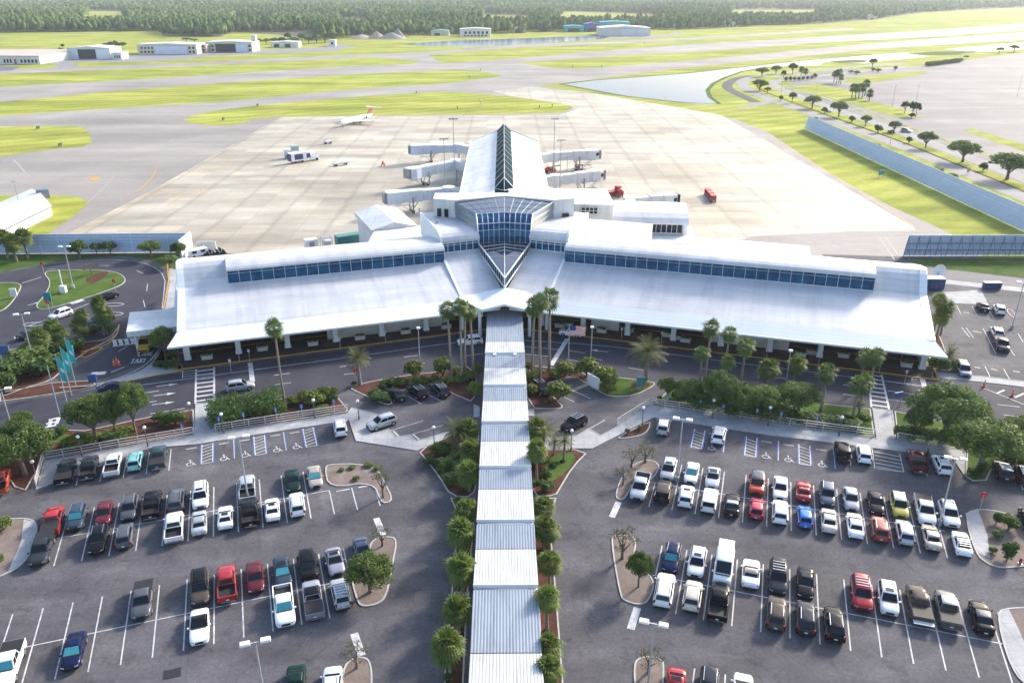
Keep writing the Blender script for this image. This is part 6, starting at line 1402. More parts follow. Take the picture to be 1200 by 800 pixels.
def make_shrub(name, seed, mat, box=False, n=26, leaves=60, size=.9):
    global Q
    Q = random.Random(seed); root = empty(name); cl = []
    if box:
        for i in range(n): cl.append(((Q.uniform(-.42, .42), Q.uniform(-.42, .42), Q.uniform(.15, .8)), .17))
    else:
        for i in range(n): d = rdir(-.2); r = Q.uniform(.1, .34); cl.append(((d.x*r, d.y*r, .42+d.z*r*1.05), Q.uniform(.14, .22)))
    lim = MB()
    for i in range(6): az = i*1.05; lim.tube([(0, 0, 0), (.2*cos(az), .2*sin(az), .5)], [.03, .01], 5)
    lim.build('stem', 'bark', root); crown_mesh(cl, leaves, size*.07, .18, 1.).build('foliage', mat, root)
    return Stock(root)
SHRUBS = {'round': [make_shrub('round_shrub', 71+i, 'oaklight') for i in range(2)], 'dark': [make_shrub('dark_shrub', 81+i, 'hedge') for i in range(2)], 'lime': [make_shrub('lime_shrub', 91+i, 'limehedge') for i in range(2)], 'grass': [make_shrub('tufted_shrub', 95, 'sabal')]}
HEDGES = {'dark': [make_shrub('hedge', 101, 'hedge', True, 40, 70, .5)], 'lime': [make_shrub('hedge', 102, 'limehedge', True, 40, 70, .5)]}
def shrub(kind, u, v, wpx, hpx, label, group=None):
    x, y, _ = G(u, v); PK[0] += 1; w = wpx/ppm_at(v)*1.25; h = max(.4, height_at(u, v, v-hpx)*1.1)
    o = SHRUBS[kind][PK[0] % len(SHRUBS[kind])].take((x, y, .06), Q.uniform(0, 6.28), (w, w, h)); return tag(o, uniq(label), 'shrub', group)
def hedge(kind, a, b, depth, h, label, group=None):
    p, q = G(*a), G(*b); L = hypot(q[0]-p[0], q[1]-p[1]); an = atan2(q[1]-p[1], q[0]-p[0])
    n = max(1, int(L/6+.5)); root = None
    o = empty('hedge', ((p[0]+q[0])/2, (p[1]+q[1])/2, .06), an, uniq(label), 'hedge', group)
    mb = MB(); cl = []; rr = .42*h
    for i in range(int(L*depth*2.6)+5): cl.append(((Q.uniform(-L/2, L/2), Q.uniform(-depth/2, depth/2), Q.uniform(.25, .78)*h), Q.uniform(.7, 1.1)*rr))
    crown_mesh(cl, 110, .10+.015*h, rr).build('foliage', 'hedge' if kind == 'dark' else 'limehedge', o)
    s = MB(); [s.tube([(L*(i/6-.5)*.9, 0, 0), (L*(i/6-.5)*.9, 0, h*.6)], [.05, .02], 5) for i in range(7)]; s.build('stem', 'bark', o)
    return o
def series(fn, items, text, group=None):
    """label a run of alike plants by its order from the left of the picture"""
    items = sorted(items, key=lambda i: i[1] if isinstance(i[0], str) else i[0])
    for i, it in enumerate(items): fn(it, text.format(ORD[i]), group)
def plants():
    P_ = lambda kind, s=1.: (lambda it, lab, g: palm(kind, it[0], it[1], it[2], lab, g, it[3] if len(it) > 3 else s))
    # tall fan palms at the walkway head
    series(P_('fan', 1.25), [(529, 443, 364, 1.0), (541, 445, 359, 1.0), (545, 437, 361, .95), (555, 439, 366, 1.05)], 'tall slim fan palm, {} from left in the cluster left of the walkway head', 'tall fan palms at the walkway head')
    series(P_('fan', 1.35), [(623, 438, 360, 1.15), (633, 446, 354, 1.2), (643.5, 434, 350, 1.2)], 'tall slim fan palm, {} from left in the cluster right of the walkway head', 'tall fan palms at the walkway head')
    palm('fan', 333, 469, 384, 'lone tall leaning fan palm by the big dark hedge, crown over the west roof', 'tall fan palms at the walkway head', .95)
    palm('date', 422, 451, 420, 'feathery date palm at the left forecourt entrance', 'date palms', .92)
    palm('date', 757, 446, 412, 'large yellowing date palm at the right forecourt entrance', 'date palms', 1.08)
    series(P_('fan', 1.2), [(820, 452, 414, 1.05), (825, 447, 383, .95), (845, 456, 391, .95), (849, 463, 423, 1.05), (867, 456, 406, 1.1)], 'fan palm, {} from left in the group beside the right road shrubs', 'fan palms along the right garden')
    palm('sabal', 898, 453, 433, 'grey green cabbage palm left of its twin on the right road verge', 'fan palms along the right garden', 1.15)
    palm('sabal', 930, 447, 427, 'grey green cabbage palm beside the kerb lamp on the right road verge', 'fan palms along the right garden', 1.15)
    palm('fan', 962, 482, 437, 'fan palm with reddish fruit stalks standing alone on the right lawn', 'fan palms along the right garden', 1.1)
    series(P_('fan', 1.4), [(999, 490, 450, 1.0), (1006, 487, 449, 1.0), (1007, 455, 418, 1.05), (1018, 456, 417, 1.05)], 'fan palm, {} from left beside the east crosswalk', 'fan palms along the right garden')
    series(P_('sabal', 1.5), [(1093, 392, 352, 1.2), (1097, 395, 371, 1.2), (1102, 392, 362, 1.15)], 'cabbage palm, {} from left at the terminal east end', 'palms at the east end')
    palm('date', 1110, 428, 416, 'low feathery palm in the bed at the terminal east corner', 'palms at the east end', .8)
    # cabbage palms along the covered walkway
    series(lambda it, l, g: palm('sabal', it[0], it[1], it[2], l, g, 1.25), [], '{}')
    for i, it in enumerate(sorted([(527.5, 795, 756), (537, 741, 714), (542, 697, 667), (541, 652, 625), (547, 622, 597), (550, 576, 554), (551, 546, 530), (549, 524, 503)], key=lambda t: -t[1])): palm('sabal', *it, f'cabbage palm left of the covered walkway, {ORD[i]} from the bottom edge', 'cabbage palms along the covered walkway', 1.08)
    palm('date', 537, 527, 506, 'drooping feathery palm on the left walkway bed by the concrete apron', 'cabbage palms along the covered walkway', .9)
    for i, it in enumerate(sorted([(641, 785, 757), (641, 738, 701), (644, 687, 660), (638, 645, 619), (641, 640, 622), (635, 617, 595), (629, 568, 528), (627, 528, 502), (642, 815, 783)], key=lambda t: -t[1])): palm('sabal', *it, f'cabbage palm right of the covered walkway, {ORD[i]} from the bottom edge', 'cabbage palms along the covered walkway', 1.02)
    palm('date', 636, 526, 507, 'yellowing feathery palm on the right walkway bed by the concrete apron', 'cabbage palms along the covered walkway', .75)
    palm('date', 661, 541, 517, 'slender young palm ringed with mulch on the small right lawn', None, .5)
    palm('date', 649, 533, 519, 'small palm beside the slender young palm, right walkway lawn', None, .4)
    # loop road, west
    series(P_('sabal', 1.8), [(10, 303, 279, 1.5), (20, 307, 286, 1.5), (33, 303, 279, 1.6)], 'cabbage palm, {} from left before the west blast wall', 'palms at the west blast wall')
    series(lambda it, l, g: tree('far', it[0], it[1], it[2], it[3], l, g), [(94, 303, 281, 22), (114, 300, 283, 13), (130, 299, 282, 16)], 'small round tree, {} from left against the west blast wall', 'trees at the west blast wall')
    tree('light', 178, 303, 281, 26, 'pale feathery tree against the west blast wall near its end', 'trees at the west blast wall')
    tree('oak', 211, 306, 283, 18, 'dark bushy tree at the corner of wall and terminal', None); tree('light', 200, 314, 299, 22, 'low leaning shrub tree under the wall corner', None)
    palm('sabal', 122, 393, 357, 'taller cabbage palm at the tip of the taxi bed', 'palms in the loop bed', 1.15); palm('sabal', 126, 392, 370, 'lower cabbage palm at the tip of the taxi bed', 'palms in the loop bed', 1.15)
    series(P_('sabal', 1.45), [(51, 417, 396, 1.2), (72, 409, 391, 1.15), (64, 402, 384, 1.1), (97, 400, 382, 1.1), (99, 388, 370, 1.0)], 'cabbage palm, {} from left along the taxi lanes bed', 'palms in the loop bed')
    tree('dry', 108, 322, 308, 17, 'small bare-looking tree on the loop island', None)
    tree('light', 195, 421, 381, 27, 'pale broadleaf tree beside the canopy corner and terminal', None); tree('light', 186, 414, 384, 17, 'slim light tree in front of the white canopy', None)
    for i, (u, v, w, h) in enumerate([(45, 420, 40, 20), (75, 416, 30, 16), (92, 410, 22, 14), (35, 432, 46, 22), (14, 446, 40, 24), (50, 437, 40, 18), (70, 430, 30, 16), (5, 460, 34, 26), (110, 392, 24, 10), (128, 390, 16, 10)]): shrub('dark' if i % 3 else 'round', u, v, w, h, f'dense green shrub, number {ORD[i]} listed, in the loop bed') if 0 else tag_shrub('dark' if i % 3 else 'round', u, v, w, h, 'in the loop bed west of the flags')
    for u, v, w, h in [(186, 430, 14, 8), (196, 431, 16, 8), (205, 430, 14, 9), (203, 420, 16, 14)]: tag_shrub('dark', u, v, w, h, 'under the tree at the terminal west corner')
    # front gardens, left
    tree('oak', 30, 557, 498, 78, 'big spreading oak at the left edge above the lot corner', None); tree('light', 28, 503, 482, 26, 'small lime green tree by the road above the left oak', None)
    tree('light', 113, 518, 462, 52, 'light green oak leaning left of the dark roadside oak', 'roadside oaks on the left'); tree('oak', 137, 512, 459, 44, 'middle oak of the three above the left lot railing', 'roadside oaks on the left'); tree('oak', 160, 511, 447, 40, 'tallest dark oak above the left lot railing', 'roadside oaks on the left')
    tree('oak', -12, 560, 505, 70, 'oak crown reaching in from the left picture edge', None)
    for u, v, w, h in [(92, 524, 24, 12), (110, 520, 22, 9), (128, 517, 22, 8), (146, 514, 26, 10), (85, 530, 24, 14), (140, 519, 30, 10), (195, 503, 20, 16), (206, 500, 20, 16), (188, 497, 16, 10), (72, 512, 18, 9), (214, 500, 12, 14), (20, 530, 40, 24), (8, 545, 40, 24)]: tag_shrub('dark' if (u*7+v) % 3 else 'lime', u, v, w, h, 'in the garden strip above left lot railing')
    hedge('dark', (250, 494), (330, 480), 5.2, 2.8, 'massive dark clipped hedge above the accessible bays of left lot')
    for u, v, w, h in [(368, 476, 22, 18), (378, 471, 20, 18), (388, 468, 16, 14), (358, 470, 16, 12), (344, 474, 14, 10), (330, 483, 13, 9), (371, 483, 13, 7), (380, 481, 13, 6), (391, 472, 12, 9)]: tag_shrub('dark' if u % 2 else 'lime', u, v, w, h, 'in the mulch bed left of the forecourt entry')
    hedge('dark', (447, 457), (462, 450), 1.4, 1.3, 'small dark clipped hedge left of the three black cars', 'forecourt hedges'); hedge('dark', (460, 452), (547, 449), 1.6, 1.2, 'long dark hedge behind the three black cars', 'forecourt hedges')
    for u, v, w, h in [(486, 443, 20, 21), (519, 441, 20, 24), (448, 470, 26, 10), (440, 464, 14, 8), (415, 452, 8, 6), (557, 464, 18, 16), (548, 443, 22, 8), (537, 438, 14, 8), (560, 436, 12, 10)]: tag_shrub('lime' if v < 444 or u > 550 else 'dark', u, v, w, h, 'in the mulch bed around the black cars')
    for u, v, w, h in [(519, 532, 26, 14), (505, 545, 16, 9), (529, 566, 18, 11), (540, 552, 20, 14), (521, 548, 22, 10), (546, 574, 14, 12), (536, 540, 18, 12), (536, 590, 10, 7), (542, 610, 10, 7), (540, 642, 9, 5), (533, 718, 8, 6), (531, 770, 8, 6), (525, 798, 12, 10)]: tag_shrub('dark' if u % 2 else 'round', u, v, w, h, 'in the bed left of the covered walkway')
    # right gardens
    for u, v, w, h in [(622, 447, 16, 12), (632, 440, 14, 8), (662, 441, 24, 18), (688, 441, 22, 22), (650, 444, 16, 12), (708, 452, 28, 24), (654, 468, 26, 20), (712, 460, 18, 12), (624, 462, 14, 12), (640, 474, 5, 4), (620, 434, 12, 10)]: tag_shrub('lime' if u % 2 == 0 else 'dark', u, v, w, h, 'in the bed right of the walkway head')
    for u, v, w, h in [(631, 546, 22, 12), (640, 560, 16, 9), (626, 571, 14, 10), (640, 575, 18, 11), (650, 546, 11, 4), (660, 541, 8, 3), (634, 600, 8, 6), (641, 644, 7, 5), (640, 706, 8, 6), (648, 778, 9, 7), (638, 795, 10, 8), (629, 660, 8, 6)]: tag_shrub('dark', u, v, w, h, 'in the bed right of the covered walkway')
    tag_shrub('round', 735, 508, 6, 6, 'on the mulch wedge by the right railing'); tag_shrub('round', 750, 504, 6, 5, 'on the mulch wedge by the right railing')
    tree('light', 782, 470, 441, 24, 'fan-leaved tree first in the right garden thicket', 'thicket trees of the right garden')
    tree('light', 806, 476, 443, 32, 'bright green tree second in the right garden thicket', 'thicket trees of the right garden'); tree('oak', 842, 482, 436, 44, 'dark tree behind the palms in the right garden thicket', 'thicket trees of the right garden'); tree('oak', 868, 486, 455, 44, 'broad low dark tree right of the palms in the thicket', 'thicket trees of the right garden'); tree('light', 893, 490, 452, 40, 'green tree left of the grey twin palms in the thicket', 'thicket trees of the right garden'); tree('light', 934, 489, 447, 50, 'light green tree before the right lawn', 'thicket trees of the right garden')
    for u, v, w, h in [(795, 474, 20, 10), (826, 486, 34, 22), (815, 480, 30, 16), (856, 490, 36, 20), (880, 493, 34, 18), (905, 496, 36, 18), (925, 498, 30, 14), (905, 474, 30, 16), (870, 470, 36, 18), (950, 500, 26, 10), (966, 502, 26, 9), (982, 505, 26, 10), (1000, 508, 24, 9), (773, 474, 7, 6), (1012, 500, 16, 10), (1008, 480, 10, 5), (995, 493, 14, 4)]: tag_shrub('dark' if (u+v) % 3 else 'round', u, v, w, h, 'in the thicket above right lot railing')
    tree('oak', 1104, 519, 454, 88, 'largest spreading dark oak beside the east crosswalk', 'big oaks on the right'); tree('light', 1146, 553, 489, 84, 'big grey green oak overhanging the walk at the right', 'big oaks on the right'); tree('light', 1192, 536, 488, 50, 'oak at the right edge beside the east road', 'big oaks on the right'); tree('oak', 1071, 513, 478, 30, 'small dark oak beside the path from the east crosswalk', 'big oaks on the right')
    for u, v, w, h in [(1055, 512, 22, 14), (1070, 514, 24, 14), (1086, 518, 24, 16), (1104, 522, 26, 18), (1190, 516, 30, 12), (1170, 512, 30, 14), (1198, 540, 20, 8), (1138, 556, 14, 8), (1150, 556, 10, 14), (1180, 540, 26, 12)]: tag_shrub('dark' if u % 3 else 'round', u, v, w, h, 'under the big oaks on the right')
    for u, v, w, h in [(1100, 435, 24, 20), (1110, 434, 18, 14), (1092, 430, 14, 10), (1090, 402, 12, 8)]: tag_shrub('dark', u, v, w, h, 'in the bed at the terminal east corner')
    # islands of the lots
    tree('dry', 449, 583, 545, 24, 'spindly young tree at the tip of the upper left gravel island', 'young trees on gravel islands'); tree('dry', 448, 640, 616, 26, 'bare young tree at the head of the middle left gravel island', 'young trees on gravel islands')
    tree('light', 434, 694, 652, 54, 'leafy green young tree on the middle left gravel island', 'young trees on gravel islands'); tree('dry', 418, 783, 752, 34, 'sparse brown young tree on the lower left gravel island', 'young trees on gravel islands')
    tree('dry', 756, 542, 517, 30, 'grey young tree at the head of the small right gravel island', 'young trees on gravel islands'); tree('dry', 740, 548, 527, 26, 'second grey young tree left of the first, small right gravel island', 'young trees on gravel islands'); tree('dry', 730, 568, 546, 22, 'sparse young tree on the tail of the small right gravel island', 'young trees on gravel islands')
    tree('dry', 729, 655, 616, 36, 'feathery bare young tree on the long right gravel island', 'young trees on gravel islands'); tree('oak', 748, 688, 648, 32, 'dark green young tree on the long right gravel island', 'young trees on gravel islands'); tree('dry', 760, 788, 758, 34, 'young tree at the lamp post on the bottom right gravel island', 'young trees on gravel islands')
    for u, v, w, h in [(1167, 614, 12, 14), (1180, 656, 18, 20)]: tag_shrub('dark', u, v, w, h, 'on the right-hand gravel island')
    for u, v, w, h in [(1182, 620, 20, 16), (1168, 630, 14, 8), (1163, 648, 10, 7)]: tag_shrub('round', u, v, w, h, 'on the right-hand gravel island')
    for u, v, w, h in [(412, 549, 10, 3), (432, 547, 12, 4), (400, 552, 8, 3), (441, 551, 9, 4), (418, 562, 9, 4), (6, 620, 22, 14), (0, 660, 12, 10)]: tag_shrub('grass', u, v, w, h, 'on the left lot gravel islands')
    # ------------- far boulevard and overflow lot
    B = [(892.7, 90, 78.5, 15), (909, 87, 76, 11), (928.5, 87, 73, 11), (890, 106.5, 92, 18), (899, 109.5, 101.5, 8), (928, 121, 107, 9), (951.5, 127.5, 111, 19), (982.7, 137, 117.5, 20), (1014, 148, 134, 12), (1047.5, 155, 141, 14), (1084.5, 173.7, 153, 20), (1127.7, 190, 163.5, 35), (1179.7, 210.5, 177, 44)]
    series(lambda it, l, g: tree('umbrella', it[0], it[1], it[2], it[3], l, g), B, 'dark-crowned street tree, {} from left along the far boulevard median', 'street trees on the boulevard')
    series(lambda it, l, g: shrub('dark', it[0], it[1], it[2], it[3], l, g), [(915, 118, 5.5, 6.5), (966, 133, 6.5, 7.5), (998, 143.5, 8, 8.5), (1028.5, 156, 9, 10), (1065, 168, 8, 8.5), (1152, 200.5, 9.5, 10)], 'round clipped bush, {} from left along the boulevard median', 'round bushes on the boulevard')
    series(lambda it, l, g: shrub('lime', it[0], it[1], it[2], it[3], l, g), [(954, 144, 8, 7), (964, 149, 7, 4), (975, 154, 7, 4), (985, 158, 7, 4), (995, 163, 8, 4), (1011, 169, 9, 5), (1024, 174, 12, 7), (1062, 191, 10, 5), (1084, 200, 10, 7), (1096, 204, 16, 9), (1114, 211, 14, 8), (1136, 222, 13, 7)], 'lime green bush, {} from left behind the long east blast wall', 'bushes behind the east blast wall')
    series(lambda it, l, g: tree('far', it[0], it[1], it[2], it[3], l, g), [(1060, 132.5, 118, 10), (1069, 136, 118, 9), (1073, 137, 119, 10)], 'dark tree, {} from left in the clump on the overflow lot verge', 'trees in the overflow lot clump'); tag_shrub('dark', 1068, 138, 7, 6, 'under the clump on the overflow lot verge')
    series(P_('sabal', 1.6), [(998, 115, 103), (1002, 116.5, 104), (1006, 115.5, 103), (1010, 116, 104), (1013, 113, 98), (1018.5, 118, 110)], 'cabbage palm, {} from left in the near palm clump of the overflow lot', 'palms of the overflow lot')
    series(P_('sabal', 1.5), [(977, 97, 87), (980, 98, 86), (983, 97, 85), (985, 99, 91), (938.5, 90, 81.5), (943, 92, 84)], 'cabbage palm, {} from left among the far palms of the overflow lot', 'palms of the overflow lot')
    series(lambda it, l, g: shrub('round', it[0], it[1], it[2], it[3], l, g), [(921, 96, 5, 6), (926, 95.5, 4, 6), (931, 95, 4, 5), (936, 95, 4, 5), (941, 94.5, 4, 5), (946, 94, 4, 5), (951, 93.5, 4, 5), (955, 92, 5, 6), (997, 85.5, 7, 3), (1004, 87, 7, 4), (1023, 83.5, 6, 4), (1029, 84.5, 6, 4), (1049, 82.5, 5, 5)], 'small shrub, {} from left in the row between the far lots', 'row of shrubs between the far lots')
    hedge('dark', (1086, 78), (1126, 73), 3, 3.2, 'low hedge row between the marsh and the overflow lot')
    for u, v, t, w, lab in ((1022, 79, 68, 9, 'lone dark tree beside the far pond'), (1170.7, 63, 55, 9, 'dark tree at the right end of the pond, left of its pair'), (1188, 61.5, 52, 11, 'dark tree at the right end of the pond, right of its pair'), (1131.7, 69.5, 65, 6, 'small far tree between the two ponds'), (918, 92, 82, 6, 'thin pale tree left of the far shrub row')): tree('far', u, v, t, w, lab, 'far trees by the ponds')
    series(lambda it, l, g: tree('far', it[0], it[1], it[2], it[3], l, g), [(124, 57, 50, 8), (131, 58, 48.5, 9), (136, 57, 47, 6), (143, 58, 49, 12), (219, 49, 44, 10), (228, 50, 45, 9), (72, 64, 55, 5), (74, 58, 51, 4)], 'bushy tree, {} from left among the hangars', 'trees among the hangars')
    series(lambda it, l, g: tree('far', it[0], it[1], it[2], it[3], l, g), [(303, 52, 45, 10), (312, 52, 45, 9), (322, 52, 44, 11), (331, 52, 43, 11), (338, 51, 37, 8), (345, 52, 43, 11), (354, 51, 38, 10), (362, 51, 43, 11), (371, 51, 40, 14), (381, 50, 38, 16), (391, 50, 37, 16)], 'bushy tree, {} from left in the row right of the hangars', 'trees right of the hangars')
SC = {}
def tag_shrub(kind, u, v, w, h, where):
    if 'above right lot railing' in where: v -= 5
    if 'above left lot railing' in where: v -= 3
    SC.setdefault((kind, where), []).append((u, v, w, h))
def flush_shrubs():
    nm = {'dark': 'dense dark green shrub', 'round': 'soft mid green shrub', 'lime': 'yellow green shrub', 'grass': 'tufted green shrub'}
    for (kind, where), its in SC.items():
        for i, it in enumerate(sorted(its)): shrub(kind, *it, f'{nm[kind]}, {ORD[i]} from left {where}' if len(its) > 1 else f'{nm[kind]} {where}', f'{nm[kind]}s {where}' if len(its) > 1 else None)
plants(); flush_shrubs()
for d in (PALMS, TREES, SHRUBS, HEDGES):
    for l in d.values():
        for st in l:
            if not st.used: drop(st.root)

# ---------------------------------------------------------------- the far forest: one uncountable mass
def forest():
    import numpy as np
    rng = np.random.default_rng(3)
    edge = [(-400, 40), (0, 39), (187, 37), (190, 43), (258, 44), (275, 38), (366, 38), (372, 48.5), (400, 47), (415, 44), (470, 42.8), (543, 41.8), (607, 39.5), (655, 37.3), (700, 36), (800, 35.3), (967, 28), (1033, 22), (1083, 15), (1200, 9), (1700, 0)]
    ex = np.array([G(u, v)[0]/G(u, v)[1] for u, v in edge]); ey = np.array([G(u, v)[1] for u, v in edge])
    def front(t): return np.interp(t, ex, ey)
    clr = [((645, 31.5), (662, 13.5), (765, 17), (778, 30.5)), ((562, 35), (566, 17.5), (618, 19), (622, 33.5)), ((395, 38), (397, 22), (430, 23), (432, 37)), ((100, 30), (104, 13), (146, 13.5), (150, 29)), ((270, 33), (276, 21), (320, 22), (318, 32)), ((850, 24), (860, 12), (960, 12), (955, 23))]
    def inside(x, y, poly):
        q = [G(*p) for p in poly]; r = np.zeros(x.shape, bool); n = len(q)
        for i in range(n):
            x1, y1 = q[i][:2]; x2, y2 = q[(i+1) % n][:2]; c = ((y1 > y) != (y2 > y)) & (x < (x2-x1)*(y-y1)/(y2-y1+1e-9)+x1); r ^= c
        return r
    V, FC, base = [], [], 0
    def batch(y0, y1, n, hr, rr, sides, rings):
        nonlocal base
        y = np.sqrt(rng.uniform(y0*y0, y1*y1, n)); t = rng.uniform(-.74, .74, n); x = t*y
        k = y > front(t)+rng.uniform(0, 12, n)
        for c in clr: k &= ~inside(x, y, c)
        x, y = x[k], y[k]; m = len(x)
        patch = np.sin(x*.006+1.3)*np.sin(y*.005)+.5*np.sin(x*.017+y*.011)
        h = rng.uniform(*hr, m)*(1+.18*patch); r = rng.uniform(*rr, m)
        prof = np.array([(0, .45), (.34, 1.), (.70, .88), (.93, .48)]) if rings == 4 else np.array([(0, .5), (.5, 1.), (.90, .6)])
        nr = len(prof); az = np.arange(sides)*2*np.pi/sides
        P_ = np.zeros((m, nr*sides+1, 3))
        for i, (pz, pr) in enumerate(prof):
            jit = rng.uniform(.55, 1.35, (m, sides)); a = az[None]+rng.uniform(0, 6, (m, 1))*0+i*.4
            P_[:, i*sides:(i+1)*sides, 0] = x[:, None]+np.cos(a)*r[:, None]*pr*jit; P_[:, i*sides:(i+1)*sides, 1] = y[:, None]+np.sin(a)*r[:, None]*pr*jit
            P_[:, i*sides:(i+1)*sides, 2] = h[:, None]*(.22+.78*pz)+rng.uniform(-.09, .09, (m, sides))*h[:, None]
        P_[:, -1, 0] = x; P_[:, -1, 1] = y; P_[:, -1, 2] = h*rng.uniform(.98, 1.1, m)
        tri = []
        for i in range(nr-1):
            for s in range(sides):
                s2 = (s+1) % sides; a, b, c, d = i*sides+s, i*sides+s2, (i+1)*sides+s2, (i+1)*sides+s; tri += [(a, b, c), (a, c, d)]
        for s in range(sides): tri.append(((nr-1)*sides+s, (nr-1)*sides+(s+1) % sides, nr*sides))
        tri = np.array(tri); nv = nr*sides+1
        FC.append((tri[None]+(base+np.arange(m)*nv)[:, None, None]).reshape(-1, 3)); V.append(P_.reshape(-1, 3)); base += m*nv
    batch(950, 1500, 12000, (9, 19), (2.8, 5.4), 7, 4)
    batch(1450, 2400, 15000, (12, 19), (4., 7.5), 6, 3)
    batch(2300, 4200, 15000, (12, 20), (8, 14), 6, 3)
    batch(4100, 9500, 14000, (13, 22), (18, 34), 6, 3)
    v = np.concatenate(V).astype(np.float32); f = np.concatenate(FC).astype(np.int32)
    me = bpy.data.meshes.new('forest'); me.vertices.add(len(v)); me.loops.add(f.size); me.polygons.add(len(f))
    me.vertices.foreach_set('co', v.ravel()); me.loops.foreach_set('vertex_index', f.ravel()); me.polygons.foreach_set('loop_start', np.arange(len(f), dtype=np.int32)*3)
    me.update(calc_edges=True); me.validate()
    m, nt, b = new_mat('pine_forest_foliage'); w1 = noise(nt, wpos(nt, (.12, .12, .12)), 1., 3); w2 = noise(nt, wpos(nt, (.004, .004, 0)), 1., 3)
    c1 = ramp(nt, w1, [(.3, (.026, .062, .028)), (.52, (.09, .138, .046)), (.75, (.22, .24, .075))]); c2 = ramp(nt, w2, [(.35, (.75, .85, .85)), (.65, (1.2, 1.1, .95))])
    nt.links.new(mix(nt, 1., c1, c2, 'MULTIPLY'), b.inputs['Base Color']); b.inputs['Roughness'].default_value = 1; b.inputs['Specular IOR Level'].default_value = 0
    me.materials.append(m); o = bpy.data.objects.new('forest', me); COL.objects.link(o)
    tag(o, 'endless pine and broadleaf forest closing the view beyond the airfield', 'forest', kind='stuff')
    S('forest_floor', [(-900, 39.5), (0, 38.5), (187, 36.5), (191, 42.5), (258, 43.5), (272, 37.5), (370, 44), (400, 43), (543, 38.5), (607, 36), (700, 33), (800, 33), (967, 27.5), (1033, 21.5), (1083, 14.5), (1200, 8.5), (1900, 0), (1900, -9), (-900, -9)], flat('leaf_litter', (.07, .075, .035), 1.), .06)
    for i, c in enumerate(clr): S('forest_clearing', c, 'grass_air', .3)
forest()
# ================================================================ STREET FURNITURE
def lamp_post():
    root = empty('lamp_post'); mb = MB(); mb.tube([(0, 0, 0), (0, 0, .7)], [.30, .28], 10); mb.build('base', 'walk', root)
    mb = MB(); mb.tube([(0, 0, .6), (0, 0, 8.9)], [.11, .075], 8); mb.box((0, 0, 8.85), (1.5, .09, .09)); mb.build('pole', 'pole', root)
    for s in (-1, 1): mb = MB(); mb.box((s*.8, 0, 8.95), (.82, .5, .2), 0, 0, .9); mb.build('lamp_head', flat('lamp_head_white', (.72, .74, .76), .35), root)
    return Stock(root)
def kerb_lamp():
    root = empty('kerb_lamp'); mb = MB(); mb.tube([(0, 0, 0), (0, 0, 5.6)], [.10, .07], 8); mb.build('pole', 'pole', root); mb = MB(); mb.box((0, 0, 5.7), (.6, .5, .26), 0, 0, .9); mb.build('lamp_head', flat('lamp_head_white', (.72, .74, .76)), root); return Stock(root)
def globe_lamp():
    root = empty('globe_lamp'); mb = MB(); mb.tube([(0, 0, 0), (0, 0, .5), (0, 0, .55), (0, 0, 2.8)], [.12, .12, .07, .055], 8); mb.build('pole', flat('dark_pole', (.10, .10, .11), .5), root)
    mb = MB(); r = .24; mb.loft([[(r*sin(a)*cos(t), r*sin(a)*sin(t), 3.0-r*cos(a)) for t in [2*pi*i/12 for i in range(12)]] for a in [.25, .7, 1.15, 1.57, 2., 2.45, 2.9]]); mb.build('globe', 'globe', root, smooth=80); return Stock(root)
def bay_sign():
    root = empty('accessible_sign'); mb = MB(); mb.tube([(0, 0, 0), (0, 0, 2.2)], .035, 6); mb.build('post', 'pole', root); mb = MB(); mb.box((0, 0, 2.0), (.42, .04, .6)); p = mb.build('sign_plate', 'bluep', root)
    mb = MB(); mb.box((0, -.025, 2.08), (.16, .01, .2)); mb.box((0, -.025, 1.82), (.3, .01, .1)); mb.build('symbol', 'white', p); return Stock(root)
def mast():
    root = empty('apron_mast'); mb = MB(); mb.tube([(0, 0, 0), (0, 0, 20)], [.16, .07], 8); mb.build('pole', flat('mast_grey', (.26, .26, .27)), root); mb = MB(); mb.tube([(-1.1, 0, 20), (1.1, 0, 20)], .07, 5); [mb.box((x, -.2, 19.9), (.5, .5, .35)) for x in (-.95, -.3, .35, 1.0)]; mb.build('floodlight', 'grey', root); return Stock(root)
def planter():
    root = empty('planter'); mb = MB(); mb.prism([(-.85, -.35), (.85, -.35), (.85, .35), (-.85, .35)], .0, .62); mb.box((0, 0, .66), (1.9, .85, .12)); mb.build('trough', flat('planter_cream', (.50, .46, .42), .8), root)
    mb = MB()
    for i in range(70): d = rdir(.0); quad(mb, Vector((Q.uniform(-.7, .7), Q.uniform(-.2, .2), .75))+d*.2, d, Vector((0, 0, 1)), .1, .22)
    mb.build('flowers', 'hedge', root); return Stock(root)
def cone():
    root = empty('traffic_cone'); mb = MB(); mb.box((0, 0, .03), (.45, .45, .06)); mb.tube([(0, 0, .06), (0, 0, .95)], [.2, .04], 10); mb.build('cone_body', flat('cone_orange', (.65, .10, .04), .5), root); mb = MB(); mb.tube([(0, 0, .45), (0, 0, .62)], [.137, .105], 10); mb.build('reflective_band', 'white', root); return Stock(root)
def road_sign():
    root = empty('road_sign'); mb = MB(); mb.tube([(0, 0, 0), (0, 0, 2.6)], .05, 6); mb.build('post', 'pole', root); mb = MB(); mb.prism([(.42*cos(a), .42*sin(a)) for a in [pi/8+pi/4*i for i in range(8)]], -.02, .02, 0, None, True); s = mb.build('sign_plate', flat('sign_red', (.5, .03, .03), .5), root); s.location = (0, 0, 2.5); s.rotation_euler = (pi/2, 0, 0); return Stock(root)
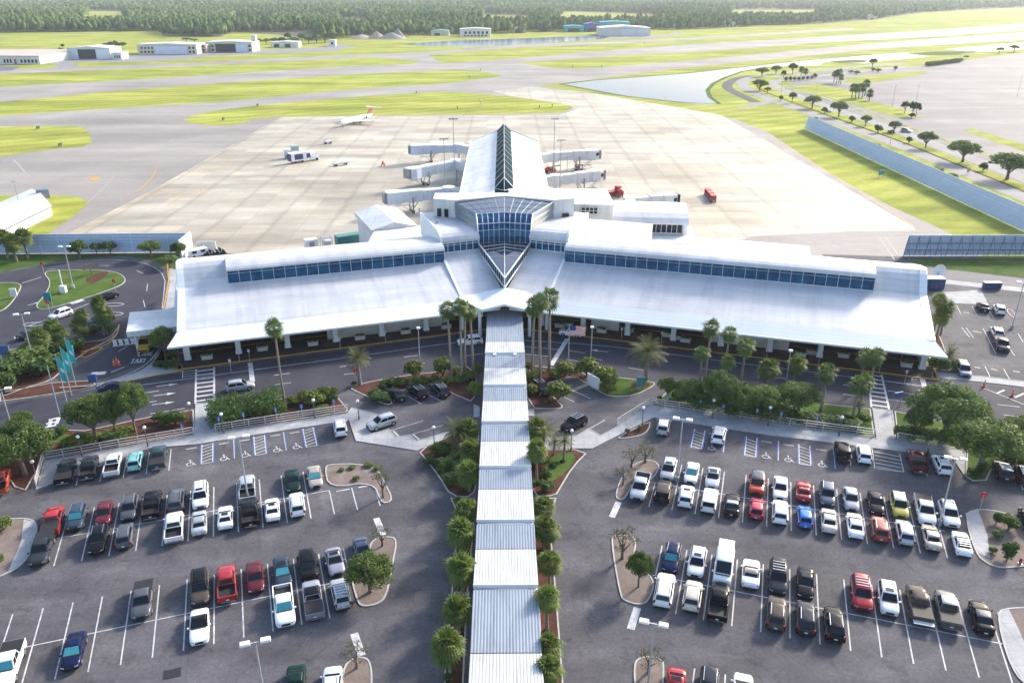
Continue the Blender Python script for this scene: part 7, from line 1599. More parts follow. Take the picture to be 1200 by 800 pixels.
def bollard_sign():
    root = empty('kerb_sign_post'); mb = MB(); mb.tube([(0, 0, 0), (0, 0, 2.2)], .045, 6); mb.build('post', 'pole', root); mb = MB(); mb.box((0, 0, 2.0), (.36, .04, .5)); mb.build('sign_plate', flat('sign_white', (.6, .6, .62)), root); return Stock(root)
def top(u, v, h): p = G(u, v, h); return (p[0], p[1], .05)
def street():
    L = lamp_post()
    for u, v, rz, lab in ((279.5, 512, .3, 'tall twin-head lamp post standing among the cars of the upper left lot'), (800, 491, -.3, 'tall twin-head lamp post standing among the cars of the upper right lot'), (1120, 537, -.3, 'tall twin-head lamp post at the gravel island of the right lot'), (299, 752, .3, 'tall twin-head lamp post at the bottom of the left lot'), (766, 730, -.3, 'tall twin-head lamp post on the bottom right gravel island'),
                         (75, 289, .1, 'tall twin-head lamp post on the grass loop island'), (25, 368, .3, 'tall twin-head lamp post in the loop bed at the left'), (1, 456, .3, 'tall lamp post at the left picture edge above the road'), (1200, 331, -.3, 'tall lamp post in the staff lot at the right picture edge')):
        tag(L.take(top(u, v, 8.95), rz), uniq(lab), 'lamp post', 'twin-head lamp posts of the car parks')
    K = kerb_lamp()
    for u, v, lab in ((490, 384.5, 'single square-head lamp on the road left of the walkway'), (694, 383.5, 'single square-head lamp on the road behind the national flag'), (926.7, 411, 'single square-head lamp among the grey palms right of the road')): tag(K.take(top(u, v, 5.7), 0), uniq(lab), 'street lamp', 'square-head lamps on the terminal road')
    Gl = globe_lamp(); its = sorted([(169, 501), (91, 512), (221, 473), (37.5, 541), (259, 485.5), (367, 469), (419, 470), (508, 501), (670, 505), (754, 478), (837, 469), (903, 477.5), (987, 489)])
    for i, (u, v) in enumerate(its): tag(Gl.take(top(u, v, 3.0)), uniq(f'white globe lamp on a dark post along the front walk, {ORD[i]} from left'), 'globe lamp', 'globe lamps along the front walk')
    Bs = bay_sign(); its = sorted([(213, 499), (256, 491), (285, 486), (323, 480), (353, 476), (391, 470), (782.5, 466), (821, 471), (848, 476), (887.5, 481), (915.5, 485), (957.5, 490)])
    for i, (u, v) in enumerate(its): tag(Bs.take(top(u, v, 2.0), 0), uniq(f'blue accessible parking sign on a post, {ORD[i]} from left'), 'parking sign', 'accessible parking signs along the railing')
    Ms = mast()
    for u, v, h, lab in ((531, 139, 24, 'taller apron floodlight mast west of the pier'), (520, 162.5, 19, 'shorter apron floodlight mast west of the pier'), (650, 139, 20, 'taller apron floodlight mast east of the pier'), (657.5, 164, 17, 'shorter apron floodlight mast east of the pier'), (665, 183, 9, 'small floodlight mast between the east jet bridges')): tag(Ms.take(top(u, v, h), .1, (1, 1, h/20)), uniq(lab), 'floodlight mast', 'apron floodlight masts')
    for u, v, h, lab in ((1050, 100, 11, 'lamp mast nearest the pond side of the overflow lot'), (1077, 100, 10, 'slim lamp mast in the upper overflow lot'), (1198, 88, 12, 'leaning dark mast at the right edge of the overflow lot'), (918, 90, 9, 'lamp mast by the first boulevard trees'), (958, 98, 9, 'lamp mast beyond the round boulevard tree'), (1048, 142, 9, 'lamp mast behind a street tree by the blast wall'), (16, 213, 8, 'pair-lamp mast behind the white hangar roof')): tag(Ms.take(top(u, v, h), .4, (.6, .6, h/20)), uniq(lab), 'floodlight mast', 'lamp masts beyond the apron')
    Pl = planter(); its = sorted([(243, 421), (308, 411), (367, 405), (422, 398), (475.5, 391), (523, 385), (705, 390), (737, 389), (782, 395), (794, 398), (803, 401), (938, 418), (951, 415.5), (988, 419), (1061.5, 430), (656, 384), (666, 383)])
    for i, (u, v) in enumerate(its):
        p = G(u, v); tag(Pl.take((p[0], p[1], .12), WA if u < 590 else -WA), uniq(f'cream trough planter under the terminal eave, {ORD[i]} from left'), 'planter', 'trough planters under the terminal eave')
    Cn = cone()
    for u, v, lab in ((1153, 453, 'orange traffic cone, left one on the east road chevron'), (1186, 464, 'orange traffic cone, right one on the east road chevron'), (134, 428, 'left orange cone of three on the taxi lane'), (137, 425.5, 'rear orange cone of three on the taxi lane'), (140, 428, 'right orange cone of three on the taxi lane')): p = G(u, v); tag(Cn.take((p[0], p[1], .05), 0, 1.2), uniq(lab), 'traffic cone', 'orange traffic cones')
    Rs = road_sign()
    for u, v, lab in ((418, 452, 'red octagonal sign under the left date palm'), (52, 322, 'red octagonal sign by the loop island left tip'), (59, 369, 'red sign at the lower tip of the loop island'), (136, 343, 'red sign at the right side of the loop island'), (1147, 601, 'red sign at the head of the right-hand gravel island')): p = G(u, v); tag(Rs.take((p[0], p[1], .05)), uniq(lab), 'road sign', 'red road signs')
    Kp = bollard_sign(); its = [(271, 436), (281, 425), (293, 424), (399, 410), (452, 402), (612, 391), (728, 398), (775, 403), (898, 420), (959, 428), (1030, 437), (1060, 449), (1066, 458), (887, 455), (162, 412)]
    for i, (u, v) in enumerate(sorted(its)): p = G(u, v); tag(Kp.take((p[0], p[1], .05)), uniq(f'thin white sign post along the terminal kerb, {ORD[i]} from left'), 'sign post', 'sign posts along the terminal kerb')
    # railings
    def railing(pts, label):
        q = GL(pts); o = empty('railing', (q[0][0], q[0][1], .12), 0, uniq(label), 'railing', 'pale railings along the front walk')
        mb, rl = MB(), MB(); rel = [(x-q[0][0], y-q[0][1]) for x, y in q]
        for a, b in zip(rel, rel[1:]):
            l = hypot(b[0]-a[0], b[1]-a[1]); n = max(1, int(l/1.9)); an = atan2(b[1]-a[1], b[0]-a[0])
            for i in range(n+1): t = i/n; mb.box((a[0]+(b[0]-a[0])*t, a[1]+(b[1]-a[1])*t, .55), (.12, .12, 1.1), an)
            for z, h in ((1.1, .12), (.72, .07), (.38, .07)): rl.box(((a[0]+b[0])/2, (a[1]+b[1])/2, z), (l, .1, h), an)
        m = flat('railing_beige', (.47, .43, .40), .7); mb.build('post', m, o); rl.build('rail', m, o)
    railing([(43, 571), (52, 539.5), (140, 524), (227, 509.5)], 'beige two-rail railing above the left lot, west stretch'); railing([(253, 506), (330, 494), (408, 482.5)], 'beige two-rail railing above the left lot, east stretch under the hedge')
    railing([(723, 499.5), (762, 475), (830, 485), (925, 499), (1024, 512)], 'beige railing bending round the right forecourt and above the right lot'); railing([(1051, 516), (1107, 525)], 'short beige railing under the big right oak')
    # flags
    def flag(name, u, v, h, label, kind):
        p = G(u, v); o = empty('flagpole', (p[0], p[1], .08), 0, uniq(label), 'flag')
        mb = MB(); mb.tube([(0, 0, 0), (0, 0, h)], [.09, .05], 8); mb.build('pole', 'pole', o)
        mb = MB(); W_, Hh = (2.6, 1.7) if kind == 'us' else (.95, 3.7)
        NX, NZ = 10, 13
        f = lambda i, k: (W_*i/NX, .14*sin(i*1.1+k*.15)*(i/NX), h-.15-Hh*(1-k/NZ)-(.22 if kind == 'us' else 1.3)*(i/NX)**1.5)
        for k in range(NZ):
            for i in range(NX):
                if kind == 'us': mi = 2 if (k >= 6 and i < 4) else (k % 2)
                else: mi = 1 if 5 <= k < 7 and 2 < i < 8 else 0
                mb.poly([f(i, k), f(i+1, k), f(i+1, k+1), f(i, k+1)], mi)
        mb.build('flag_cloth', [flat('flag_red', (.55, .04, .06)), flat('flag_white', (.75, .75, .75)), flat('flag_blue', (.02, .04, .2))] if kind == 'us' else [flat('flag_teal', (.03, .42, .42)), flat('flag_white', (.75, .75, .75))], o, smooth=60)
    flag('f', 666, 428, 7.2, 'red and white striped national flag on a pole right of the walkway', 'us')
    for u, v, lab in ((79, 474, 'teal flag, nearest of the three by the taxi lane'), (84, 464, 'teal flag, middle of the three by the taxi lane'), (89, 452, 'teal flag, farthest of the three by the taxi lane')): flag('f', u, v, 8.2, lab, 'teal')
    o = empty('flagpole', (*G(70, 487)[:2], .05), 0, uniq('bare pale blue pole left of the teal flags'), 'flagpole'); mb = MB(); mb.tube([(0, 0, 0), (0, 0, 8)], [.09, .06], 8); mb.build('pole', flat('pole_blue', (.25, .32, .42)), o)
    o = empty('banner_sign', (*G(11, 433)[:2], .05), 0, uniq('dark blue banner sign on posts at the left edge'), 'sign'); mb = MB(); [mb.tube([(x, 0, 0), (x, 0, 4.2)], .08, 6) for x in (-.8, .8)]; mb.build('post', 'pole', o); mb = MB(); mb.box((0, 0, 3.4), (1.7, .1, 1.6)); mb.build('banner', flat('banner_blue', (.03, .09, .24)), o)
    def panel_sign(u, v, w, h, z, rz, mat, label, nm='panel_sign'):
        p = G(u, v); o = empty(nm, (p[0], p[1], .1), rz, uniq(label), 'sign'); mb = MB(); mb.box((0, 0, z+h/2), (w, .22, h)); mb.build('sign_panel', mat, o); mb = MB(); [mb.box((x, 0, (z+.05)/2), (.12, .12, z+.1)) for x in (-w*.4, w*.4)]; mb.build('sign_post', 'grey', o)
    panel_sign(695, 455, 2.6, 1.9, .2, 2.2, 'wallwhite', 'white slab sign at the right forecourt bed'); panel_sign(750, 456, 1.3, 1.6, .4, 0, flat('sign_teal', (.03, .20, .20)), 'dark teal twin-post sign beside the right date palm'); panel_sign(58, 359, 1.3, 1.9, .9, .2, flat('sign_teal', (.03, .20, .20)), 'teal sign at the lower tip of the loop island'); panel_sign(17, 349, 1.2, 1.6, .3, .2, 'wallwhite', 'white sign on the small left grass island')
    panel_sign(110, 452, 1.2, 1.4, .5, .2, flat('banner_blue', (.03, .09, .24)), 'dark blue box sign on the brick strip by the flags'); panel_sign(1017, 476.5, 1.2, 1.0, 1.8, 0, flat('banner_blue', (.03, .09, .24)), 'blue sign left of the path at the east crosswalk') if 0 else None
    panel_sign(1050, 477, 1.5, .8, 1.6, .3, flat('banner_blue', (.03, .09, .24)), 'blue and white sign at the east crosswalk kerb'); panel_sign(1102, 482, 2.2, 1.3, .6, 0, 'wallwhite', 'white sign half hidden in the largest oak') if 0 else None
    panel_sign(1032, 208, 2.4, 1.4, .8, .5, flat('sign_teal2', (.03, .28, .33)), 'bright teal sign between the boulevard and the blast wall'); panel_sign(1134, 204, 1.2, 1.6, .6, .5, 'grey', 'small grey sign on the boulevard verge')
    # antenna box, dish, dumpsters
    p = G(75, 343); o = empty('utility_cabinet', (p[0], p[1], .1), 0, uniq('white utility box with a slim mast on the loop island'), 'utility box'); mb = MB(); mb.box((0, 0, .7), (1.1, .8, 1.4)); mb.build('cabinet', 'steelw', o); mb = MB(); mb.tube([(0, 0, 1.4), (0, 0, 4.8)], .12, 8); mb.build('mast', 'steelw', o)
    p = G(1098, 328); o = empty('satellite_dish', (p[0], p[1], 0), 0, uniq('white satellite dish behind the blue container'), 'satellite dish'); mb = MB(); mb.tube([(0, 0, 0), (0, 0, 1.6)], .1, 8); mb.build('mount', 'grey', o); mb = MB(); mb.loft([[(r*cos(t), -.5*r*r*.5+.3, 2.2+r*sin(t)) for t in [2*pi*i/16 for i in range(16)]] for r in (.05, .5, 1.0, 1.35)], caps=False); mb.build('dish', 'steelw', o)
    def skip(u, v, w, d, h, rz, label, mat):
        p = G(u, v); o = empty('dumpster', (p[0], p[1], .06), rz, uniq(label), 'dumpster', 'blue waste containers of the staff lot'); mb = MB(); mb.prism([(-w/2, -d/2), (w/2, -d/2), (w/2, d/2), (-w/2, d/2)], .1, h)
        for i in range(int(w/.6)): [mb.box((-w/2+.3+i*.6, s*(d/2+.04), h/2), (.1, .08, h-.3)) for s in (-1, 1)]
        mb.build('bin_body', mat, o); mb = MB(); mb.box((0, 0, h+.04), (w+.06, d+.06, .1)); mb.build('lid', flat('bin_lid_blue', (.16, .25, .42)), o)
    bb = flat('bin_blue', (.01, .035, .13), .5); skip(1090, 338, 4.6, 2.2, 2.3, -.06, 'large dark blue waste container beside the loading pad', bb); 
    for u, lab in ((1155, 'leftmost of three blue wheeled bins beyond the loading pad'), (1161.5, 'middle of three blue wheeled bins beyond the loading pad'), (1168, 'rightmost of three blue wheeled bins beyond the loading pad')): skip(u, 338.5, 1.15, 1.1, 1.35, -.06, lab, bb)
    # hydrant and small utility lids on gravel island
    for u, v, lab in ((1195, 661, 'red hydrant at the foot of the right-hand gravel island'),): p = G(u, v); o = empty('fire_hydrant', (p[0], p[1], .1), 0, uniq(lab), 'hydrant'); mb = MB(); mb.tube([(0, 0, 0), (0, 0, .5), (0, 0, .62), (0, 0, .75)], [.14, .13, .16, .04], 10); mb.tube([(-.22, 0, .45), (.22, 0, .45)], .07, 8); mb.build('barrel', flat('hydrant_red', (.4, .03, .03)), o); mb = MB(); mb.box((0, 0, .02), (.4, .4, .06)); mb.build('base', 'grey', o)
    # barrier gates / island lights at staff lot
street()

# ---------------------------------------------------------------- blast walls
def blast_wall(a, b, h, label, face, lean=.9, back=True):
    """a, b: ground ends (x, y); the sheet faces the left of a->b when face=1"""
    d = Vector((b[0]-a[0], b[1]-a[1], 0)); L = d.length; an = atan2(d.y, d.x); o = empty('blast_wall', (a[0], a[1], 0), an, uniq(label), 'blast wall', 'steel blast walls around the apron')
    s = face
    mb = MB(); mb.poly([(0, 0, .15), (L, 0, .15), (L, -s*lean*.35, h*.5), (0, -s*lean*.35, h*.5)]); mb.poly([(0, -s*lean*.35, h*.5), (L, -s*lean*.35, h*.5), (L, -s*lean, h), (0, -s*lean, h)]); mb.build('deflector_sheet', 'barrier', o)
    mb = MB()
    for z, y in ((h, -lean), (h*.86, -lean*.8), (h*.72, -lean*.6)): mb.box((L/2, s*(y+.05), z), (L, .1, .10))
    mb.build('rail', 'greyblue', o)
    jt = MB(); [jt.tube([(x, -s*.02, .15), (x, -s*(lean*.35+.0)+s*.03, h*.5), (x, -s*lean+s*.03, h)], .05, 4) for x in [i*4.2 for i in range(int(L/4.2)+1)]]; jt.build('panel_joint', 'greyblue', o)
    if back:
        fr = MB(); n = int(L/2.4)
        for i in range(n+1):
            x = L*i/n; fr.tube([(x, -s*.15, 0), (x, -s*(lean+.1), h)], .07, 4); fr.tube([(x, -s*(lean+2.2), 0), (x, -s*(lean+.05), h*.9)], .07, 4); fr.tube([(x, -s*.4, h*.3), (x, -s*(lean+1.4), h*.35)], .05, 4)
        for z in (.3, .62): fr.box((L/2, -s*(lean*z+.22), h*z), (L, .12, .14))
        fr.build('back_frame', flat('frame_blue', (.10, .14, .23)), o)
blast_wall((132.5, 150), (132.5, 364), 5.6, 'long pale blue blast wall edging the east side of the apron', 1, 1.4)
blast_wall((-74.6, 184), (-230, 180), 4.6, 'pale blue blast wall behind the arrivals loop at the left', 1, .3)
blast_wall((92.5, 179.5), (210, 179.5), 5.2, 'dark latticed back of the blast wall beside the staff lot', 1, 1.0)
def gate_end():
    o = empty('blast_wall_gate', (-73.5, 184, 0), 0, uniq('white end post and short ribbed fence where the west blast wall stops'), 'gate'); mb = MB(); mb.box((0, -3, 2.4), (.4, 7, 4.8)); mb.build('end_panel', 'steelw', o)
    mb = MB(); mb.box((3, 1.5, 1.1), (4.5, .2, 2.2)); [mb.box((1+i*.7, 1.36, 1.1), (.2, .12, 2.2)) for i in range(6)]; mb.build('ribbed_fence', 'wallwhite', o)
gate_end()

# ---------------------------------------------------------------- hangars and far buildings
def bld(name, u0, u1, vb, h, depth, label, cat, wall, roof, gable=0., doors=(), wins=(), rz=0., z=0.):
    a, b = G(u0, vb), G(u1, vb); W_ = hypot(b[0]-a[0], b[1]-a[1]); o = empty(name, (a[0], a[1], 0), rz, uniq(label), cat)
    mb = MB(); mb.prism([(0, 0), (W_, 0), (W_, depth), (0, depth)], 0, h); w = mb.build('wall', wall, o)
    mb = MB(); e = .5
    mb.poly([(-e, -e, h), (W_+e, -e, h), (W_+e, -e, h+.4), (W_/2, -e, h+.4+gable), (-e, -e, h+.4)])
    mb.poly([(-e, -e, h+.4), (W_/2, -e, h+.4+gable), (W_/2, depth+e, h+.4+gable), (-e, depth+e, h+.4)]); mb.poly([(W_/2, -e, h+.4+gable), (W_+e, -e, h+.4), (W_+e, depth+e, h+.4), (W_/2, depth+e, h+.4+gable)])
    mb.poly([(W_+e, depth+e, h), (-e, depth+e, h), (-e, depth+e, h+.4), (W_/2, depth+e, h+.4+gable), (W_+e, depth+e, h+.4)]); mb.poly([(-e, depth+e, h), (-e, -e, h), (-e, -e, h+.4), (-e, depth+e, h+.4)]); mb.poly([(W_+e, -e, h), (W_+e, depth+e, h), (W_+e, depth+e, h+.4), (W_+e, -e, h+.4)])
    mb.build('roof', roof, o)
    for f0, f1, z0, z1, m in doors: mb = MB(); mb.box((W_*(f0+f1)/2, -.06, (z0+z1)/2), (W_*(f1-f0), .25, z1-z0)); mb.build('door', m, o)
    for f0, f1, z0, z1, n in wins:
        for i in range(n):
            c = f0+(f1-f0)*(i+.5)/n; mb = MB(); mb.box((W_*c, -.04, (z0+z1)/2), (W_*(f1-f0)/n*.55, .2, z1-z0)); mb.build('window', 'glass', o)
    return o
cream = flat('hangar_cream', (.58, .53, .45), .8); blu = flat('hangar_blue_white', (.60, .66, .74), .7); tl = flat('teal_roof', (.03, .33, .38), .6); br = flat('tan_wall', (.36, .29, .24), .8)
bld('aircraft_hangar', 81, 130, 69.5, 8.6, 24, 'white hangar with one dark open door, leftmost of the hangar row', 'hangar', blu, 'roofw', 1.6, [(.24, .66, .2, 8.0, 'dark'), (.67, .98, .2, 8.0, 'steelw')])
bld('office_annex', 131.5, 143, 70, 5.2, 14, 'low white annex on the right of the leftmost hangar', 'annex', 'wallwhite', 'roofw', .2, (), [(.2, .9, 1.2, 3.4, 3)])
bld('aircraft_hangar', 162, 231, 64, 8.4, 26, 'cream hangar with a wide closed pale door, middle of the row', 'hangar', cream, 'roofw', 1.0, [(.30, .83, .2, 7.2, blu)], [(.03, .28, 1.2, 3.2, 4), (.05, .28, 4.6, 6.6, 4), (.85, .98, 1.2, 3.2, 2), (.85, .98, 4.6, 6.6, 2)])
bld('brick_annex', 231.5, 242, 62.5, 7.2, 18, 'tan brick annex between the two cream hangars', 'annex', br, 'roofw', .2, (), [(.1, .9, 1.5, 3.8, 2), (.1, .9, 5, 7, 2)])
bld('aircraft_hangar', 242.5, 296, 61.5, 8.8, 26, 'cream hangar with a dark open door half drawn, right of the row', 'hangar', cream, 'roofw', 1.0, [(.20, .64, .2, 7.6, 'dark'), (.645, .88, .2, 7.6, blu)], [(.02, .18, 1.2, 3.2, 2), (.02, .18, 4.6, 6.6, 2), (.90, .99, 1.2, 3.2, 1), (.90, .99, 4.6, 6.6, 1)])
bld('stair_tower', 296.5, 301, 60, 14, 6, 'narrow white tower at the end of the right cream hangar', 'tower', cream, 'wallwhite', .1, (), [(.2, .8, 8, 10, 1), (.2, .8, 3, 5, 1)])
bld('flat_roofed_office', -60, 47, 75.5, 6.0, 75, 'wide pale flat-roofed office at the left edge below the forest', 'office', 'wallwhite', flat('tan_roof', (.42, .37, .33), .9), .3, [(.72, .745, .2, 4, flat('door_red', (.35, .05, .05)))], [(.6, .7, 1, 4, 3), (.78, .98, 1.2, 3.6, 5)])
bld('aircraft_hangar', 703, 762, 42.5, 9.5, 45, 'big white hangar standing alone beside the far pond', 'hangar', flat('hangar_warm', (.62, .58, .52), .8), 'roofw', 2.2, [(.42, .97, .2, 8.2, 'wallwhite')], (), .0)
bld('teal_shed', 703, 738, 37, 12, 30, 'bright teal roofed shed behind the lone white hangar', 'shed', tl, tl, 1.0); bld('teal_shed', 661, 684, 38, 7.5, 25, 'low teal shed left of the lone white hangar', 'shed', tl, tl, 1.0, [(.2, .8, .2, 5, 'dark')]); bld('blue_shed', 685, 702, 37.5, 10, 20, 'dark blue gabled shed beside the lone white hangar', 'shed', flat('shed_blue', (.06, .11, .32)), flat('shed_blue', (.06, .11, .32)), 2., [(.2, .8, .2, 5, 'dark')])
bld('long_white_building', 539, 575, 43.5, 9, 22, 'white building with dark windows in front of the forest', 'building', 'wallwhite', 'roofw', 1.2, (), [(.12, .95, 3.5, 6.5, 6), (.1, .9, .8, 2.4, 7)]); bld('green_roofed_house', 505, 526, 42, 5.5, 22, 'low house with pale green roof at the forest edge', 'house', 'wallbeige', flat('roof_mint', (.45, .55, .52)), 2.0, [(.2, .5, .2, 3, 'dark')])
bld('white_bungalow', 843, 866, 31.8, 6, 22, 'small white building at the forest edge right of centre', 'building', 'wallwhite', 'roofw', 2.0, (), [(.1, .9, 1.2, 3.4, 4)]); bld('grey_shed', 788, 800, 33.5, 6, 15, 'small grey roofed shed at the forest edge', 'shed', 'wallbeige', 'roofw', 1.5, [(.3, .7, .2, 3.5, 'dark')]); bld('pale_house', 1016, 1027, 23.4, 6, 15, 'pale house at the far right forest edge', 'house', 'wallbeige', flat('roof_tan', (.3, .25, .22)), 2.5, [(.4, .6, .2, 3, 'dark')])
bld('low_shed', 600, 616, 38.8, 6, 18, 'pale shed among trees beyond the far pond', 'shed', 'wallbeige', 'roofw', 1.4, [(.2, .8, .2, 4, 'dark')]); bld('low_shed', 630, 650, 37, 5.5, 18, 'wide low shed with pale roof beyond the far pond', 'shed', br, flat('roof_slate', (.25, .27, .30)), 1.2, [(.1, .5, .2, 4, 'dark')])
bld('gatehouse', 386, 393, 54.5, 6, 8, 'small pale gatehouse at the end of the hangar apron', 'gatehouse', 'wallwhite', 'roofw', .2, (), [(.2, .8, 2, 4, 1)]); bld('low_shed', 318, 350, 56, 5, 14, 'low white sheds right of the hangar tower', 'shed', 'wallwhite', 'roofw', .8, [(.1, .3, .2, 3.5, 'dark'), (.5, .7, .2, 3.5, 'dark')])
# sand heaps
for i, (u, v, w, h, lab, c) in enumerate(((424, 45.5, 30, 5, 'low pale sand heap, leftmost at the forest edge', (.42, .35, .28)), (441, 45.5, 24, 8.5, 'tan sand heap with a sharp top at the forest edge', (.40, .29, .22)), (458, 45.8, 34, 7.5, 'broad grey sand heap at the forest edge', (.33, .30, .28)), (466, 44.5, 20, 11, 'tallest dark gravel heap at the forest edge', (.24, .21, .2)))):
    p = G(u, v); w = w/ppm_at(v); mb = MB(); rings = []
    for t in (0, .25, .5, .75, .95): rings.append([(w/2*(1-t)*cos(a)*(1+.15*sin(3*a+i)), 10*(1-t)*sin(a)*(1+.1*cos(2*a)), h*t*(1+.1*sin(2*a+i))) for a in [2*pi*k/14 for k in range(14)]])
    mb.loft(rings); o = mb.build('sand_heap', flat('heap%d' % i, c, 1.), None, (p[0], p[1], 0), 60); tag(o, uniq(lab), 'sand heap', 'sand heaps at the forest edge')
# white hangar roof cut by the left edge
def west_hangar():
    zt = 3.6; c = [G(47.5, 226, zt), G(61, 241.5, zt-1.2), G(-40, 291, zt-1.2), G(-80, 285, zt)]; o = empty('maintenance_hangar', (c[1][0], c[1][1], 0), 0, uniq('white roofed hangar cut by the left edge beside the apron'), 'hangar'); I = Matrix.Translation((-c[1][0], -c[1][1], 0))
    a = Vector(c[0]); b = Vector(c[1]); d = Vector(c[2])-b; bk = a+d; far = a+(a-b)*1.0; far.z = zt-1.2
    mb = MB(); mb.poly([b, a, a+d, b+d][::-1]); mb.poly([a, far, far+d, a+d][::-1]); mb.build('roof', 'roofw', o).matrix_parent_inverse = I
    mb = MB(); g = lambda v, z: (v.x, v.y, z); i_ = d.normalized()*.8
    mb.poly([g(b+i_, 0), g(far+i_, 0), g(far+i_, zt-1.4), g(a+i_, zt-.2), g(b+i_, zt-1.4)]); mb.poly([g(b+i_*.99, 0), g(b+d, 0), g(b+d, zt-1.4), g(b+i_*.99, zt-1.4)]); mb.poly([g(far+i_*.99, 0), g(far+d, 0), g(far+d, zt-1.4), g(far+i_*.99, zt-1.4)]); w = mb.build('wall', 'wallwhite', o); w.matrix_parent_inverse = I
    mb = MB(); q = far.lerp(a, .3); mb.box((a.x-.3, a.y+1.6, zt-.6), (3.2, 2., 2.6), .5); mb.build('roof_monitor', flat('monitor_blue', (.16, .20, .26)), o).matrix_parent_inverse = I
west_hangar()

# ---------------------------------------------------------------- person on the walk
def person(u, v, rz, shirt, pants, hair, label, step=.12):
    p = G(u, v); o = empty('person', (p[0], p[1], .13), rz, uniq(label), 'person')
    J = {'pel': ((0, 0, .96), .135), 'wst': ((0, 0, 1.10), .125), 'chs': ((0, .01, 1.34), .155), 'nek': ((0, .0, 1.50), .06), 'hd': ((0, .03, 1.60), .085), 'tp': ((0, .02, 1.72), .075)}
    E = [('pel', 'wst'), ('wst', 'chs'), ('chs', 'nek'), ('nek', 'hd'), ('hd', 'tp')]
    for s, n in ((-1, 'l'), (1, 'r')):
        f = step*s
        J.update({n+'hip': ((s*.10, 0, .92), .10), n+'kne': ((s*.11, f*.6+.03, .50), .062), n+'ank': ((s*.115, f, .09), .04), n+'toe': ((s*.13, f+.17, .04), .035), n+'sho': ((s*.19, 0, 1.42), .062), n+'elb': ((s*.25, -f*.5-.02, 1.14), .045), n+'wri': ((s*.26, -f+.08, .90), .032), n+'hnd': ((s*.255, -f+.11, .80), .034)})
        E += [('pel', n+'hip'), (n+'hip', n+'kne'), (n+'kne', n+'ank'), (n+'ank', n+'toe'), ('chs', n+'sho'), (n+'sho', n+'elb'), (n+'elb', n+'wri'), (n+'wri', n+'hnd')]
    ks = list(J); me = bpy.data.meshes.new('body'); me.from_pydata([J[k][0] for k in ks], [(ks.index(a), ks.index(b)) for a, b in E], [])
    b = bpy.data.objects.new('body', me); COL.objects.link(b); m = b.modifiers.new('skin', 'SKIN'); b.modifiers.new('sub', 'SUBSURF').levels = 1
    for i, k in enumerate(ks): me.skin_vertices[0].data[i].radius = (J[k][1], J[k][1])
    me.skin_vertices[0].data[0].use_root = True
    dg = bpy.context.evaluated_depsgraph_get(); dg.update(); m2 = bpy.data.meshes.new_from_object(b.evaluated_get(dg)); b.modifiers.clear(); b.data = m2
    skin = flat('skin', (.35, .2, .14), .6); m2.materials.clear()
    for mt in (flat('cloth_'+shirt[0], shirt[1], .9), flat('cloth_'+pants[0], pants[1], .9), skin, flat('shoe_dark', (.02, .02, .02))): m2.materials.append(mt)
    for f in m2.polygons:
        c = f.center; f.use_smooth = True
        f.material_index = 3 if c.z < .09 else 1 if c.z < 1.0 and abs(c.x) < .215 else 2 if c.z > 1.50 or (c.z < 1.1 and abs(c.x) > .2) else 0
    b.parent = o
    h = MB(); h.loft([[(r*cos(t), .0+r*1.1*sin(t), z) for t in [2*pi*i/12 for i in range(12)]] for r, z in ((.095, 1.64), (.105, 1.70), (.085, 1.76), (.03, 1.79))]); h.build('hair', flat('hair_'+hair[0], hair[1], .8), o, smooth=80)
    fc = MB(); fc.box((0, .125, 1.61), (.02, .03, .035)); [fc.box((s*.03, .11, 1.64), (.02, .02, .012)) for s in (-1, 1)]; fc.box((0, .11, 1.565), (.045, .015, .01)); fc.build('face', flat('face_features', (.22, .11, .08)), o)
bpy.context.view_layer.update()
person(1084.5, 540, .6, ('navy', (.015, .02, .05)), ('black', (.012, .012, .014)), ('dark', (.02, .014, .01)), 'person in dark clothes walking beside the maroon pickup under the big oak')
person(162.5, 413, 2.6, ('red', (.4, .03, .04)), ('grey', (.05, .05, .06)), ('dark', (.02, .014, .01)), 'person in a red shirt standing beside the yellow taxi')

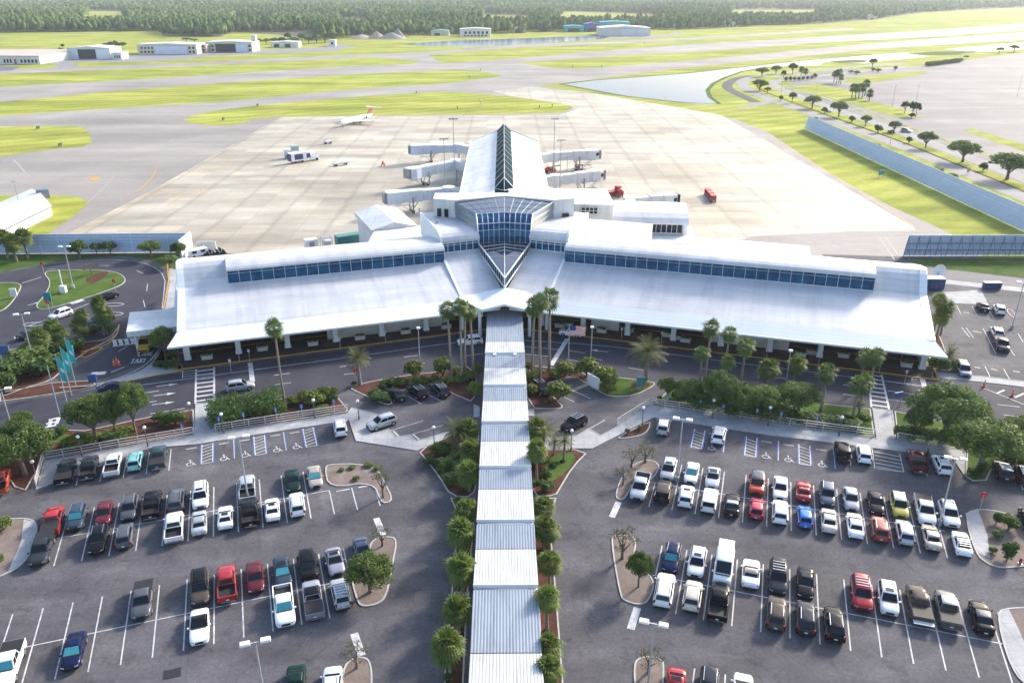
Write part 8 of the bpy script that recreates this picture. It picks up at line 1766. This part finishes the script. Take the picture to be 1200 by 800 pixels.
# ================================================================ LIGHT, SKY, CAMERA
def light():
    sd = Vector((.72, .69, 0)).normalized(); el = radians(27)
    s = bpy.data.lights.new('sun', 'SUN'); s.energy = 2.8; s.angle = radians(8); s.color = (1, .93, .82)
    o = bpy.data.objects.new('sun', s); COL.objects.link(o)
    d = Vector((-sd.x*cos(el), -sd.y*cos(el), -sin(el))); o.rotation_euler = d.to_track_quat('-Z', 'Y').to_euler(); o.location = (0, 0, 300)
    w = bpy.data.worlds.new('World'); scene.world = w; w.use_nodes = True; nt = w.node_tree
    sky = nt.nodes.new('ShaderNodeTexSky'); sky.sky_type = 'NISHITA'; sky.sun_disc = False; sky.sun_elevation = el; sky.sun_rotation = atan2(sd.x, sd.y)
    sky.air_density = 1.0; sky.dust_density = 2.2; sky.ozone_density = 1.2
    bg = nt.nodes['Background']; nt.links.new(sky.outputs[0], bg.inputs[0]); bg.inputs[1].default_value = .15
    vs = scene.view_settings; vs.view_transform = 'Standard'; vs.look = 'None'; vs.gamma = 1; vs.exposure = 1.33; vs.use_curve_mapping = False
    scene.cycles.max_bounces = 6; scene.cycles.diffuse_bounces = 3; scene.cycles.glossy_bounces = 3; scene.cycles.transmission_bounces = 3; scene.cycles.transparent_max_bounces = 4; scene.cycles.caustics_reflective = False
light()
def haze():
    mb = MB(); mb.box((0, 8000, 34.5), (19600, 17000, 71)); o = mb.build('haze', None or 'dark'); o.data.materials.clear()
    m = bpy.data.materials.new('thin_air'); m.use_nodes = True; nt = m.node_tree; nt.nodes.clear()
    out = nt.nodes.new('ShaderNodeOutputMaterial'); v = nt.nodes.new('ShaderNodeVolumePrincipled'); v.inputs['Color'].default_value = (.86, .92, 1, 1); v.inputs['Density'].default_value = HZ; v.inputs['Anisotropy'].default_value = .3
    nt.links.new(v.outputs[0], out.inputs['Volume']); o.data.materials.append(m); tag(o, 'thin pale haze over the airfield and forest', 'haze', kind='stuff'); o.display_type = 'WIRE'
HZ = .85e-4
haze()
def camera():
    c = bpy.data.cameras.new('camera'); o = bpy.data.objects.new('camera', c); COL.objects.link(o)
    c.sensor_width = 36; c.sensor_fit = 'HORIZONTAL'; c.lens = F*36/1200; c.clip_start = .5; c.clip_end = 30000
    o.location = (0, 0, H); o.rotation_euler = (pi/2-P, 0, -YAW); scene.camera = o
camera()
